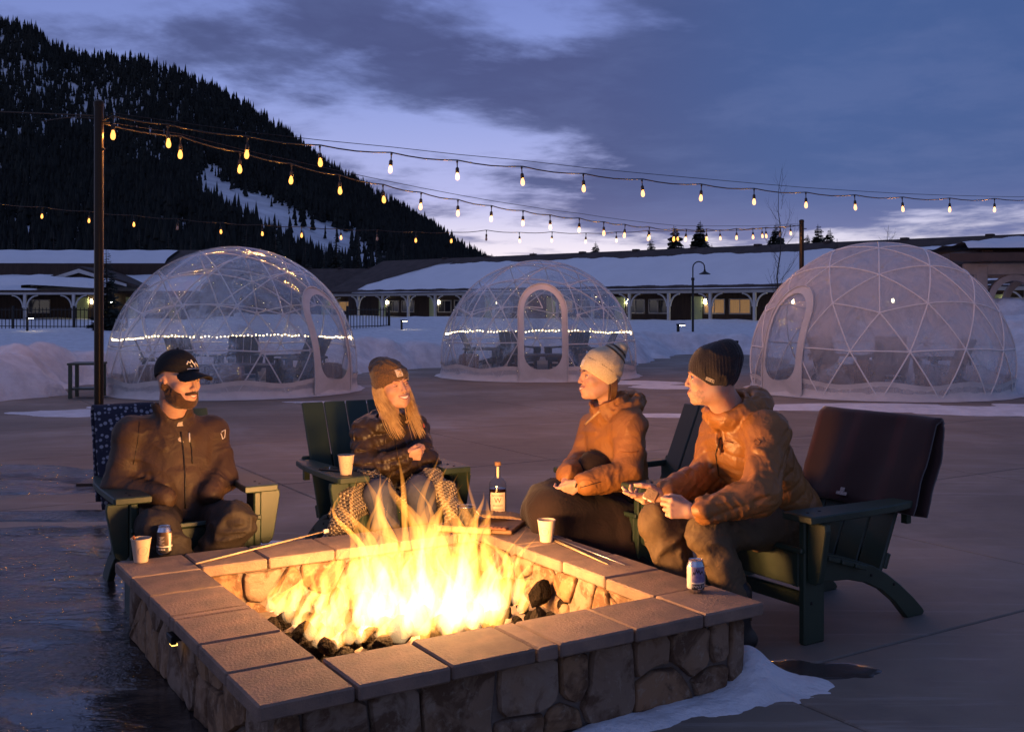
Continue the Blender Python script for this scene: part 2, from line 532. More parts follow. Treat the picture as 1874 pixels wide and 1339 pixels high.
# ------------------------------------------------------------------ thin ice sheet on the left, thin snow, puddle
def sheet(name, test, x0, x1, y0, y1, step, hf, m):
    xs = np.arange(x0, x1, step); ys = np.arange(y0, y1, step)
    X, Y = np.meshgrid(xs, ys)
    T = test(X, Y); Z = hf(X, Y, T)
    nx, ny = len(xs), len(ys)
    co = np.stack([X, Y, Z], -1).reshape(-1, 3)
    i = np.arange(ny - 1)[:, None] * nx + np.arange(nx - 1)[None, :]
    q = np.stack([i, i + 1, i + nx + 1, i + nx], -1).reshape(-1, 4)
    keep = (T.reshape(-1)[q] > 0).any(1)
    q = q[keep]
    used = np.unique(q); remap = -np.ones(len(co), int); remap[used] = np.arange(len(used))
    return obj(name, npmesh(name, co[used], remap[q], m))
def ice_material():
    m = bpy.data.materials.new('wet_ice'); m.use_nodes = True
    g = NG(m.node_tree); bs = m.node_tree.nodes['Principled BSDF']
    geo = g.n('ShaderNodeNewGeometry'); vec = geo.outputs['Position']
    mp = g.n('ShaderNodeMapping'); g.l(vec, mp.inputs[0]); mp.inputs['Scale'].default_value = (0.8, 1.5, 1.0)
    n = g.noise(mp.outputs[0], 2.4, 6, 0.62, 0.4); n2 = g.noise(vec, 26, 4, 0.6); n3 = g.noise(mp.outputs[0], 9, 5, 0.6)
    rough = g.ramp(g.smooth(n, 0.36, 0.66), [(0, (0.02,) * 3), (0.5, (0.06,) * 3), (1, (0.26,) * 3)])
    g.l(rough, bs.inputs['Roughness'])
    c = g.mix(g.smooth(n, 0.40, 0.62), (0.014, 0.013, 0.015, 1), (0.085, 0.072, 0.066, 1))
    g.l(c, bs.inputs['Base Color'])
    bs.inputs['Specular IOR Level'].default_value = 0.6
    bp = g.n('ShaderNodeBump'); bp.inputs['Strength'].default_value = 1.0; bp.inputs['Distance'].default_value = 0.028
    pt = g.smooth(g.noise(mp.outputs[0], 1.3, 4, .6, .5), .42, .58)
    hh = g.math('MULTIPLY_ADD', n2, g.math('MULTIPLY_ADD', pt, .46, .05), g.math('MULTIPLY_ADD', n3, 0.16, g.math('MULTIPLY', n, 0.2)))
    g.l(hh, bp.inputs['Height']); g.l(bp.outputs[0], bs.inputs['Normal'])
    return m
M_ice = ice_material()
def blob_test(blobs, ns, amp, seed):
    def t(X, Y):
        p = np.stack([X * ns, Y * ns * 1.6, np.zeros_like(X)], -1)
        n = (fbm(p, 5, seed) - 0.5) * amp
        r = np.full(X.shape, -9.0)
        for (cx_, cy_, rx, ry) in blobs:
            r = np.maximum(r, 1 - np.hypot((X - cx_) / rx, (Y - cy_) / ry))
        return r + n
    return t
ib = []
for (px, py, rx, ry) in [(60, 1180, .75, 1.0), (20, 1060, .9, .75), (120, 1050, .75, .5), (-150, 1000, 1.3, .8), (150, 1300, .55, .6), (90, 880, 1.05, .55), (20, 945, .9, .25), (-300, 1250, 1.2, 1.2), (250, 1330, .35, .5), (20, 860, .5, .3)]:
    p = G(px, py); ib.append((p.x, p.y, rx, ry))
ice = sheet('ice_sheet', blob_test(ib, 0.9, 1.3, 41), -6, -0.9, 2.4, 9.5, 0.03, lambda X, Y, T: np.where(T < 0, T * .04, np.minimum(.006, T * .04) + .002 * np.clip(T, 0, 1)), M_ice)
tag(ice, kind='structure')
# thin snow lying on the concrete
def thin(name, blobs, x0, x1, y0, y1, step, hgt, seed, ns=1.4, amp=0.9):
    o = sheet(name, blob_test(blobs, ns, amp, seed), x0, x1, y0, y1, step,
              lambda X, Y, T: np.where(T < 0, T * .1, hgt * np.clip(T, 0, 0.5) * 1.6), M_snow)
    return tag(o, kind='structure')
def gb(lst):
    r = []
    for (px, py, rx, ry) in lst:
        p = G(px, py); r.append((p.x, p.y, rx, ry))
    return r
thin('snow_patch', gb([(1560, 745, 1.6, .55), (1700, 748, 1.7, .55), (1860, 752, 1.6, .8), (1990, 752, 1.8, .9)]), 3.0, 11, 12.2, 16.2, 0.05, 0.03, 51)
thin('snow_patch', gb([(1215, 708, .55, .45), (1160, 700, .9, .5), (1222, 760, .45, .28), (1195, 762, .2, .12)]), 1.2, 3.2, 11.5, 20.5, 0.05, 0.015, 55)
thin('snow_patch', gb([(500, 995, .25, .12), (170, 755, 1.2, .5), (245, 745, .6, .3), (620, 735, .9, .3)]), -7, -1.0, 5.6, 15.5, 0.05, 0.012, 57)
# snow heaped at the foot of the pit
sb = []
for k in range(34):
    u = .62 + 1.36 * k / 33; w = .035 + .065 * min(1, max(0, (u - .7) / .9)) + (.03 if u > 1.75 else 0)
    p = pit(u, .005 - .02 * math.sin(k * .8)); sb.append((p.x, p.y, w * 1.15, w))
for (u, v, w) in ((1.92, .10, .12), (1.92, .20, .09), (1.95, .30, .06), (2.02, .0, .10), (2.08, -.04, .07)):
    p = pit(u, v); sb.append((p.x, p.y, w, w))
o = sheet('snow_heap', blob_test(sb, 7.0, 1.0, 61), .0, 1.4, 2.9, 4.6, 0.012,
          lambda X, Y, T: np.where(T < 0, T * .1, 0) + np.clip(0.034 * np.clip(T, 0, .5) + .10 * np.exp(-(((X - pit(1.93, .12).x) / .10) ** 2 + ((Y - pit(1.93, .12).y) / .16) ** 2)) * np.clip(T * 3, 0, 1), 0, .14) + 0.05 * np.clip(T, 0, .2) * (fbm(np.stack([X * 14, Y * 14, 0 * X], -1), 4, 66) - .5), M_snow)
tag(o, kind='structure')
M_wet = mat('wet_concrete', (0.075, 0.06, 0.052), 0.18, var=0.3, vscale=6, bump=0.15, bscale=40, bdist=0.003)
pb = gb([(1500, 1225, .20, .09), (1440, 1222, .16, .12), (1545, 1225, .14, .06)])
tag(sheet('puddle', blob_test(pb, 6.0, 1.0, 71), .7, 1.8, 3.5, 4.6, 0.015, lambda X, Y, T: np.where(T < 0, T * .03, np.minimum(.0035, T * .03)), M_wet), kind='structure')

# ------------------------------------------------------------------ mountain and its forest
SIL = [(-700, -120), (-300, -40), (-100, 5), (0, 32), (45, 38), (75, 52), (85, 70), (160, 95), (250, 100), (320, 120), (390, 152), (450, 188), (520, 233), (600, 294), (700, 356), (780, 400), (840, 444), (890, 474), (940, 496), (1040, 515), (1200, 530)]
def sil(px):
    return np.interp(px, [a for a, b in SIL], [b for a, b in SIL])
def ridge_d(px):
    return 1450 - 0.25 * np.clip(px, -700, 1200)
def mtn_pt(px, t):
    """t=0 foot, t=1 ridge"""
    d1 = ridge_d(px); d0 = 330 + 0.10 * np.abs(px - 300)
    d = d0 + (d1 - d0) * t
    ytop = sil(px) + 16
    y0 = 556.0
    # profile: image height grows slightly faster at first
    yy = y0 + (ytop - y0) * np.power(t, 0.85)
    x = (px - CX) / FPX * d
    z = CAMH - (yy - HY) / FPX * d
    return x, d, z
pxs = np.linspace(-700, 1200, 191); ts = np.linspace(0, 1, 60)
PX, TT = np.meshgrid(pxs, ts)
x, y, z = mtn_pt(PX, TT)
pn = np.stack([x * 0.012, y * 0.012, 0 * x], -1)
z = z + (fbm(pn, 4, 77) - 0.5) * 26 * TT * (1 - TT) * 2
nx, ny = len(pxs), len(ts)
i = np.arange(ny - 1)[:, None] * nx + np.arange(nx - 1)[None, :]
q = np.stack([i, i + 1, i + nx + 1, i + nx], -1).reshape(-1, 4)
co = np.stack([x, y, z], -1).reshape(-1, 3)
# far side of the ridge
bk = co[-nx:].copy(); bk[:, 1] += 900; bk[:, 2] = -5
co = np.vstack([co, bk]); b0 = (ny - 1) * nx; b1 = ny * nx
q2 = np.stack([np.arange(nx - 1) + b0, np.arange(nx - 1) + b0 + 1, np.arange(nx - 1) + b1 + 1, np.arange(nx - 1) + b1], -1)
M_mtn = mat('mountain_snow', (0.74, 0.77, 0.82), 0.9, var=0.4, vscale=0.03, spec=0.1, col2=(0.50, 0.52, 0.56))
tag(obj('mountain', npmesh('mountain', co, np.vstack([q, q2]), M_mtn)), kind='structure')

M_for = mat('far_conifer', (0.028, 0.031, 0.028), 0.9, var=0.5, vscale=0.05, spec=0.1)
def clear_mask(px, py):
    """1 where trees grow thickly, lower in snowy openings"""
    r = np.ones_like(px)
    def line(ax, ay, bx, by, w, k):
        t = np.clip(((px - ax) * (bx - ax) + (py - ay) * (by - ay)) / ((bx - ax) ** 2 + (by - ay) ** 2), 0, 1)
        d = np.hypot(px - (ax + t * (bx - ax)), (py - (ay + t * (by - ay))) * 1.3)
        return 1 - k * np.exp(-(d / w) ** 4)
    r = r * line(395, 350, 470, 395, 48, 1.0) * line(470, 395, 585, 450, 52, 1.0) * line(585, 450, 690, 495, 54, .99) * line(378, 315, 390, 340, 22, .98)
    r = r * line(20, 140, 200, 185, 40, .55) * line(60, 230, 240, 210, 36, .5) * line(240, 280, 330, 300, 30, .55) * line(20, 420, 60, 430, 18, .8) * line(640, 410, 655, 440, 12, .85)
    r = r * line(300, 420, 420, 445, 22, .7) * line(520, 460, 640, 478, 16, .8) * line(690, 430, 740, 450, 10, .6)
    return r
def forest():
    r = np.random.RandomState(5)
    N = 36000
    px = r.uniform(-500, 1060, N); t = np.power(r.uniform(0, 1, N), 0.72)
    x, y, z = mtn_pt(px, t)
    pyy = HY - (z - CAMH) / y * FPX
    z = z + (fbm(np.stack([x * 0.012, y * 0.012, 0 * x], -1), 4, 77) - 0.5) * 26 * t * (1 - t) * 2
    dens = (1 + .35 * (px > 330)) * clear_mask(px, pyy) * (0.55 + 0.75 * (fbm(np.stack([px * .02, pyy * .03, 0 * px], -1), 3, 88)))
    keep = r.uniform(0, 1, N) < dens
    px, x, y, z, t = px[keep], x[keep], y[keep], z[keep], t[keep]
    # crest line
    cp = r.uniform(-500, 1040, 900); cx_, cy_, cz_ = mtn_pt(cp, np.clip(1 - np.abs(r.normal(0, .012, 900)), 0, 1))
    x = np.concatenate([x, cx_]); y = np.concatenate([y, cy_]); z = np.concatenate([z, cz_])
    n = len(x)
    h = r.uniform(8, 18, n) * (0.75 + 0.4 * r.uniform(0, 1, n)); w = h * r.uniform(0.13, 0.20, n)
    K = 5
    vs = []; fs = []
    base = 0
    lev = [(0.06, 0.55, 1.0), (0.34, 0.80, 0.72), (0.62, 1.04, 0.45)]
    allv = []; allf = []
    for (z0, z1, ww) in lev:
        a0 = r.uniform(0, 2 * PI, n)
        ring = []
        for k in range(K):
            a = a0 + 2 * PI * k / K
            rr = w * ww * r.uniform(0.65, 1.2, n)
            ring.append(np.stack([x + np.cos(a) * rr, y + np.sin(a) * rr, z + h * (z0 + r.uniform(-.05, .05, n))], -1))
        tip = np.stack([x + r.uniform(-.1, .1, n) * w, y, z + h * z1], -1)
        vv = np.stack(ring + [tip], 1)          # n,K+1,3
        idx = base + np.arange(n)[:, None] * (K + 1)
        for k in range(K):
            allf.append(np.stack([idx[:, 0] + k, idx[:, 0] + (k + 1) % K, idx[:, 0] + K], -1))
        allv.append(vv.reshape(-1, 3)); base += n * (K + 1)
    o = obj('conifer_forest', npmesh('conifer_forest', np.vstack(allv), np.vstack(allf), M_for, smooth=False))
    tag(o, 'dense dark conifer forest covering the mountainside', 'forest', kind='stuff')
forest()

# ------------------------------------------------------------------ single conifers and bare trees
M_bark = mat('bark', (0.055, 0.042, 0.034), 0.9, var=0.4, vscale=9, bump=0.6, bscale=25)
M_con = mat('conifer_needles', (0.026, 0.036, 0.026), 0.85, var=0.5, vscale=4)
def conifer(loc, h, seed, label, group=None, w=None, dense=1.0, fat=1.0):
    r = random.Random(seed)
    w = w or h * 0.24
    root = empty('conifer', loc, 0, label, 'tree', group)
    mb = MB(); mb.tube([(0, 0, -.3), (0, 0, h * .5), (0.02 * h * r.uniform(-1, 1), 0, h)], [h * .018, h * .011, h * .002], 6)
    mb.build('trunk', M_bark, root, True)
    mb = MB()
    z = h * 0.07
    while z < h * 0.985:
        k = 1 - z / h
        L = w * (k ** 0.8) * r.uniform(.7, 1.15) + .02 * h * .3
        nb = max(4, int(9 * dense * (0.4 + k)))
        for b in range(nb):
            a = r.uniform(0, 2 * PI); l = L * r.uniform(.55, 1.15)
            dr = -0.22 * l * r.uniform(.2, 1.3)
            ca, sa = math.cos(a), math.sin(a)
            # a drooping spray of needles: several narrow leaf-like faces with ragged tips
            for s_ in range(4):
                t0 = 0.05 + .2 * s_; t1 = min(1.0, t0 + r.uniform(.32, .5))
                off = r.uniform(-.16, .16) * l; wd = l * r.uniform(.07, .15) * fat
                p0 = Vector((ca * l * t0, sa * l * t0, z + dr * t0 * t0))
                p1 = Vector((ca * l * t1 - sa * off, sa * l * t1 + ca * off, z + dr * t1 * t1 + r.uniform(-.04, .03) * l))
                sd = Vector((-sa, ca, 0)) * wd
                pm = p0.lerp(p1, .45) + Vector((0, 0, r.uniform(-.05, .05) * l))
                mb.add([p0, pm + sd, p1, pm - sd + Vector((0, 0, -wd * .8))], [(0, 1, 2), (0, 2, 3)])
        z += h * r.uniform(.018, .03) / dense ** .5
    mb.build('crown', M_con, root)
    return root
def bare_tree(loc, h, seed, label, lean=0.0, r0=.02, spread=.5, n1=14):
    r = random.Random(seed)
    root = empty('bare_tree', loc, 0, label, 'tree')
    mb = MB(); tr = [Vector((lean * h * (i / 8) + .012 * h * math.sin(i * 1.7), 0, h * i / 8)) for i in range(9)]
    mb.tube(tr, [r0 * h * (1 - .9 * i / 8) * .6 for i in range(9)], 6)
    mb.build('trunk', M_bark, root, True)
    mb = MB()
    for b in range(n1):
        t = .18 + .75 * b / n1; p = tr[0].lerp(tr[-1], t); a = r.uniform(0, 2 * PI); L = h * .34 * (1 - .65 * t) * r.uniform(.6, 1.1)
        d = Vector((math.cos(a) * spread, math.sin(a) * spread, r.uniform(.7, 1.1))).normalized()
        pts = [p]
        for s_ in range(4):
            d = (d + Vector((r.uniform(-.2, .2), r.uniform(-.2, .2), .12))).normalized(); pts.append(pts[-1] + d * L / 4)
        rad = r0 * h * .2 * (1 - .7 * t)
        mb.tube(pts, [rad, rad * .8, rad * .6, rad * .4, rad * .2], 4)
        for c in range(4):
            q0 = pts[1 + c % 3]; d2 = (d + Vector((r.uniform(-1, 1), r.uniform(-1, 1), r.uniform(-.1, .6)))).normalized()
            mb.tube([q0, q0 + d2 * L * .2, q0 + (d2 + Vector((0, 0, .3))) * L * .38], [rad * .5, rad * .35, rad * .15], 3)
    mb.build('branches', M_bark, root)
    return root
# ================================================================== BUILDINGS FAR BEHIND
M_shingle = mat('roof_shingle', (0.075, 0.052, 0.045), 0.9, var=0.45, vscale=1.2, bump=0.5, bscale=12, bdist=0.03)
M_board = mat('dark_board', (0.060, 0.035, 0.024), 0.8, var=0.4, vscale=2.0, stretch=(3, 3, .3))
M_trim = mat('white_timber', (0.62, 0.60, 0.58), 0.6, var=0.15, vscale=3)
M_greendoor = mat('pale_green_door', (0.42, 0.48, 0.26), 0.55)
M_winframe = mat('window_frame', (0.42, 0.38, 0.34), 0.6)
M_curtain = mat('curtain', (0.55, 0.30, 0.14), 0.8, var=0.5, vscale=5, stretch=(8, 8, .2), emis=(1.0, 0.55, 0.22), estr=0.16)
M_winglass = mat('dark_glass', (0.03, 0.03, 0.04), 0.06, spec=0.8)
M_lampglow = emit('porch_lamp_glow', (1.0, 0.88, 0.55), 60.0)
M_black = mat('black_metal', (0.012, 0.011, 0.010), 0.45, metal=0.3)
M_bronze = mat('bronze_pole', (0.018, 0.013, 0.010), 0.38, metal=0.6)

def wavy_strip(mb, x0, x1, n, ylo, yhi, zfun, th, seed, amp_hi, amp_lo, mi=0):
    """snow blanket on a slope; uneven upper and lower edges"""
    r = random.Random(seed); vs = []; fs = []
    ph = [r.uniform(0, 6) for _ in range(6)]
    def wob(x, k, a): return a * (math.sin(x * .55 + ph[k]) * .5 + math.sin(x * 1.7 + ph[k + 1]) * .3 + math.sin(x * 4.1 + ph[k + 2]) * .2)
    J = 7
    for i in range(n + 1):
        x = x0 + (x1 - x0) * i / n
        a = ylo + wob(x, 0, amp_lo); b = yhi + wob(x, 3, amp_hi)
        for j in range(J):
            t = j / (J - 1); y = a + (b - a) * t
            e = min(1.0, math.sin(PI * min(max(t, 0.0), 1.0)) * 3.0)
            vs.append((x, y, zfun(y) + 0.01 + th * e * (1 + .15 * math.sin(x * 2.3 + t * 5))))
    for i in range(n):
        for j in range(J - 1):
            a = i * J + j; fs.append((a, a + J, a + J + 1, a + 1))
    mb.add(vs, fs, mi)

def arch_brace(mb, x, y, z0, z1, reach, sgn, w=.12, t=.09):
    """curved bracket from a post up to the beam"""
    n = 7; vs = []; fs = []
    h = z1 - z0
    for i in range(n + 1):
        a = PI / 2 * i / n
        for rr in (0, t):
            px_ = x + sgn * (reach - (reach - rr) * math.cos(a) if True else 0)
            pz_ = z0 + (h - rr * .0) * math.sin(a) - rr * math.sin(a) * 1.0
            px_ = x + sgn * (reach * (1 - math.cos(a)) + rr * math.cos(a))
            for yy in (-w / 2, w / 2): vs.append((px_, y + yy, pz_))
    for i in range(n):
        b = i * 4; c = b + 4
        fs += [(b, b + 1, c + 1, c), (b + 2, c + 2, c + 3, b + 3), (b, c, c + 2, b + 2), (b + 1, b + 3, c + 3, c + 1)]
    fs += [(0, 2, 3, 1), (n * 4, n * 4 + 1, n * 4 + 3, n * 4 + 2)]
    mb.add(vs, fs)

def lodge():
    rz = math.atan2(-.665, .747)
    root = empty('lodge', (-15.6, 101.3, 0), rz, 'long low lodge with snowy roof, dark walls and white arched porch posts', 'building')
    Ls, Le = -3.0, 74.0
    EZ, RZ_, RY = 2.65, 5.75, 7.0
    sl = (RZ_ - EZ) / RY
    zf = lambda y: EZ + .12 + sl * y if y <= RY else RZ_ + .12 - sl * (y - RY)
    mb = MB(); mb.prism([(-.3, EZ - .12), (-.3, EZ + .10), (RY, RZ_ + .10 + .3 * sl), (14.3, EZ + .10), (14.3, EZ - .12), (RY, RZ_ - .2)], 0, Ls, Le)
    rf = mb.build('roof', M_shingle, root)
    mb = MB(); wavy_strip(mb, 0.8, Le - .1, 180, -.38, RY - 1.0, zf, .28, 4, .30, .04)
    # the snow's left end runs up the valley
    mb.v = [(max(v[0], .8 + max(0, v[1]) * 1.25), v[1], v[2]) for v in mb.v]
    mb.build('roof_snow', M_snowroof, rf, True)
    for i in range(12):
        mb = MB(); x = 6 + i * 5.6; mb.box((x, RY, RZ_ + .22), (.5, .5, .22), ch=.03); mb.build('ridge_vent', M_shingle, rf)
    mb = MB(); mb.box(((Ls + Le) / 2, 8.2, 1.3), (Le - Ls, 11.6, 2.75)); mb.build('wall', M_board, root)
    mb = MB(); mb.box(((Ls + Le) / 2, .25, EZ - .22), (Le - Ls, .16, .24)); mb.build('beam', M_trim, root)
    pm = MB(); pm.box((0, 0, 1.2), (.20, .20, 2.5), ch=.01)
    post_me = pm.mesh('post', M_trim)
    bm_ = MB(); arch_brace(bm_, .10, 0, 1.35, EZ - .34, .85, 1); arch_brace(bm_, -.10, 0, 1.35, EZ - .34, .85, -1)
    brace_me = bm_.mesh('brace', M_trim)
    dm = MB(); dm.box((0, 0, 1.05), (.95, .06, 2.1), ch=.01); door_me = dm.mesh('door', M_greendoor)
    dk = MB(); dk.lathe([(.001, -.03), (.03, -.02), (.03, .02), (.001, .03)], (.36, -.06, 1.0), 8); knob_me = dk.mesh('handle', M_black)
    wfm = MB()
    for (a, b, c, d_) in ((0, 1.32, 1.75, .08), (0, .28, 1.75, .1), (-.84, .8, .08, 1.1), (.84, .8, .08, 1.1), (0, .8, .05, 1.05)):
        wfm.box((a, 0, b + .55), (c, .08, d_ if d_ > .2 else d_))
    wf_me = wfm.mesh('window_frame', M_winframe)
    pn = MB(); pn.box((0, .03, 1.35), (1.62, .02, 1.0)); pane_lit = pn.mesh('pane', M_curtain); pane_dark = pn.mesh('pane', M_winglass)
    lm = MB(); lm.box((0, 0, 0), (.14, .10, .30), ch=.02); lamp_me = lm.mesh('porch_lamp', M_lampglow)
    k = 0; x = 1.0
    r = random.Random(11)
    while x < Le - 3:
        obj('post', post_me, root, (x, .3, 0)); obj('brace', brace_me, root, (x, .3, 0))
        # one bay: door, lamp, window
        if k % 2 == 0:
            d = obj('door', door_me, root, (x + 1.1, 2.36, 0)); obj('handle', knob_me, d)
            obj('porch_lamp', lamp_me, root, (x + 1.1 + .75, 2.3, 1.72))
        w = obj('window', wf_me, root, (x + 2.6 if k % 2 == 0 else x + 1.2, 2.36, 0))
        obj('pane', pane_lit if r.random() < .38 else pane_dark, w)
        if k % 2 == 1:
            mb = MB(); mb.box((0, 0, 1.3), (.06, .05, 2.5))
        x += 3.5; k += 1
    # wing that turns away at the left, snow slid off its roof
    root2 = empty('lodge_wing', (-21.5, 118.0, 0), math.radians(-6), 'lodge wing with bare brown shingle roof joining the snowy lodge roof', 'building')
    mb = MB(); mb.prism([(-.3, 2.5), (-.3, 2.75), (6.5, 5.75), (13.3, 2.75), (13.3, 2.5), (6.5, 5.4)], 0, -9.0, 16.0); mb.build('roof', M_shingle, root2)
    mb = MB(); mb.box((3.5, 7.2, 1.2), (24.6, 10.5, 2.6)); mb.build('wall', M_board, root2)
    for i in range(5):
        o = obj('post', post_me, root2, (-2 + i * 3.4, .3, 0)); obj('brace', brace_me, root2, (-2 + i * 3.4, .3, 0))
    for i in range(3):
        d = obj('door', door_me, root2, (.2 + i * 5.2, 1.88, 0)); obj('handle', knob_me, d)
        obj('porch_lamp', lamp_me, root2, (1.0 + i * 5.2, 1.82, 1.72))
        w = obj('window', wf_me, root2, (2.6 + i * 5.2, 1.88, 0)); obj('pane', pane_lit if i == 0 else pane_dark, w)
    for i in range(5):
        mb = MB(); mb.box((-3 + i * 3.6, 6.5, 5.8), (.45, .45, .22), ch=.03); mb.build('ridge_vent', M_shingle, root2)
    # left-hand lodge
    root3 = empty('lodge_house', (-40.0, 84.0, 0), 0.02, 'two tier lodge house with blue snowy roofs and small gabled porch', 'building')
    mb = MB(); mb.prism([(5.0, 4.75), (5.0, 4.95), (10, 6.35), (15, 4.95), (15, 4.75), (10, 6.0)], 0, -16, 14.6); r3 = mb.build('upper_roof', M_shingle, root3)
    mb = MB(); wavy_strip(mb, -15.9, 10.8, 60, 5.0, 9.7, lambda y: 4.96 + (y - 5) * .28, .22, 9, .06, .05)
    mb.v = [(min(v[0], 10.8 - max(0, 7 - v[1]) * -.3), v[1], v[2]) for v in mb.v]
    mb.build('roof_snow', M_snowroof, r3, True)
    mb = MB(); mb.prism([(-1.0, 2.35), (-1.0, 2.55), (5.4, 4.65), (5.4, 4.4)], 0, -16, 15.5); r4 = mb.build('lower_roof', M_shingle, root3)
    mb = MB(); wavy_strip(mb, -15.9, 15.4, 70, -1.05, 4.8, lambda y: 2.57 + (y + 1) * .328, .26, 10, .25, .05); mb.build('roof_snow', M_snowroof, r4, True)
    mb = MB(); mb.box((-.5, 8.0, 2.3), (30, 11.4, 4.9)); mb.build('wall', M_board, root3)
    # gabled porch
    gx = 7.0
    mb = MB(); mb.prism([(gx - 4.4, 2.75), (gx, 4.15), (gx + 4.4, 2.75), (gx + 4.4, 2.95), (gx, 4.4), (gx - 4.4, 2.95)], 1, -3.6, 2.5); pr = mb.build('porch_roof', M_shingle, root3)
    mb = MB(); mb.prism([(gx - 3.6, 3.05), (gx, 4.2), (gx + 3.6, 3.05), (gx + 3.6, 2.85), (gx, 3.9), (gx - 3.6, 2.85)], 1, -3.75, -3.62); mb.build('gable_board', M_trim, pr)
    mb = MB(); mb.prism([(gx - 2.2, 2.9), (gx, 3.85), (gx + 2.2, 2.9)], 1, -3.4, -3.3); mb.build('gable_wall', M_board, pr)
    mb = MB(); mb.box((gx, -3.46, 3.2), (.4, .1, .6)); mb.build('gable_vent', M_trim, pr)
    mb = MB(); wavy_strip(mb, gx - 9.5, gx + 2.6, 40, -5.4, -3.9, lambda y: 2.62 + (y + 5.4) * .45, .2, 12, .2, .03)
    mb.v = [(v[0], v[1], v[2] + max(0, 1 - abs(v[0] - (gx - 3)) / 6) * .35) for v in mb.v]
    mb.build('porch_snow', M_snowroof, pr, True)
    mb = MB(); mb.box((gx - 3.4, -4.2, 2.48), (12.4, 2.6, .16)); mb.build('porch_ceiling', M_board, pr)
    mb = MB(); mb.box((gx - 3.4, -5.3, 2.33), (12.4, .16, .2)); mb.build('beam', M_trim, root3)
    for px_ in (-2.4, .0, 3.6, 7.2):
        obj('post', post_me, root3, (px_, -5.2, -.1)); obj('brace', brace_me, root3, (px_, -5.2, -.1))
    for i, px_ in enumerate((-6, 5.0, 6.6, 9.0, 12.5)):
        d = obj('door', door_me, root3, (px_, 2.25, 0)); obj('handle', knob_me, d)
        if i in (1, 2): obj('porch_lamp', lamp_me, root3, (px_ + .75, 2.2, 1.75))
    for px_ in (-10, -3, 1.5, 10.8):
        w = obj('window', wf_me, root3, (px_, 2.25, 0)); obj('pane', pane_dark, w)
lodge()

def pavilion():
    c = P(1795, 600, 22.5)
    root = empty('pavilion', (c.x, c.y, -.18), math.radians(-8), 'timber pavilion with arched white braces and snow capped roof by the snow pile', 'pavilion')
    M_pav = mat('pavilion_timber', (0.50, 0.42, 0.38), 0.7, var=0.25, vscale=4)
    M_fascia = mat('pavilion_fascia', (0.10, 0.06, 0.045), 0.7, var=0.3, vscale=5)
    for (x, y) in ((0, 0), (1.3, 0), (2.6, 0), (0, 3.2), (2.6, 3.2)):
        mb = MB(); mb.box((x, y, 1.2), (.22, .22, 2.45), ch=.012); mb.build('post', M_pav, root)
    for (y) in (0, 3.2):
        mb = MB(); mb.box((1.6, y, 2.36), (3.9, .20, .24), ch=.012); mb.build('beam', M_pav, root)
        for (x, s_) in ((.11, 1), (1.19, -1), (1.41, 1), (2.49, -1)):
            mb = MB(); arch_brace(mb, x, y, 1.66, 2.24, .54, s_, .18, .13); mb.build('brace', M_pav, root)
    for x in (0, 2.6):
        mb = MB(); mb.box((x, 1.6, 2.60), (.2, 4.2, .26), ch=.012); mb.build('beam', M_fascia, root)
    mb = MB(); a, b = -.85, 4.05
    mb.add([(a, a, 2.50), (b, a, 2.50), (b, b, 2.50), (a, b, 2.50), (a, a, 2.66), (b, a, 2.66), (b, b, 2.66), (a, b, 2.66), (1.6, 1.6, 2.98)],
           [(0, 3, 2, 1), (0, 1, 5, 4), (1, 2, 6, 5), (2, 3, 7, 6), (3, 0, 4, 7), (4, 5, 8), (5, 6, 8), (6, 7, 8), (7, 4, 8)])
    rf = mb.build('roof', M_fascia, root)
    # snow lying on the hip roof
    vs = []; fs = []; n = 22
    for i in range(n + 1):
        for j in range(n + 1):
            x = a + .38 + (b - a - .50) * i / n; y = a + .08 + (b - a - .16) * j / n
            k = max(abs(x - 1.6), abs(y - 1.6)) / 2.45
            e = min(1, (1 - k) * 7) if k < 1 else 0
            vs.append((x, y, 2.66 + .32 * (1 - k) + .02 + .17 * max(0, e) ** .5 + .03 * math.sin(x * 5) * math.sin(y * 4)))
    for i in range(n):
        for j in range(n):
            q = i * (n + 1) + j; fs.append((q, q + n + 1, q + n + 2, q + 1))
    obj('roof_snow', mkmesh('roof_snow', vs, fs, M_snowroof, True), rf)
pavilion()

# ------------------------------------------------------------------ fences
def fence(p0, p1, n, zb, h, label, posts):
    d = (p1 - p0); L = d.length; rz = math.atan2(d.y, d.x)
    root = empty('metal_fence', (p0.x, p0.y, zb), rz, label, 'fence')
    pk = MB(); pk.box((0, 0, h / 2), (.030, .03, h)); me = pk.mesh('picket', M_black)
    for i in range(n + 1): obj('picket', me, root, (L * i / n, 0, 0))
    for z in (h * .12, h * .9):
        mb = MB(); mb.box((L / 2, .002, z), (L, .045, .045)); mb.build('rail', M_black, root)
    pm = MB(); pm.box((0, 0, h * .52), (.11, .11, h * 1.12), ch=.005); me = pm.mesh('post', M_black)
    for t in posts: obj('post', me, root, (L * t, .004, 0))
a = P(-30, 580, 58); b = P(232, 580, 56)
fence(a, b, 38, 0.15, 1.15, 'black picket fence in the snow before the two tier lodge house', (0, .21, .64, 1))
a = P(636, 580, 56); b = P(712, 580, 60)
fence(a, b, 14, 0.15, 1.15, 'short black picket fence ending before the lodge wing', (0, 1))

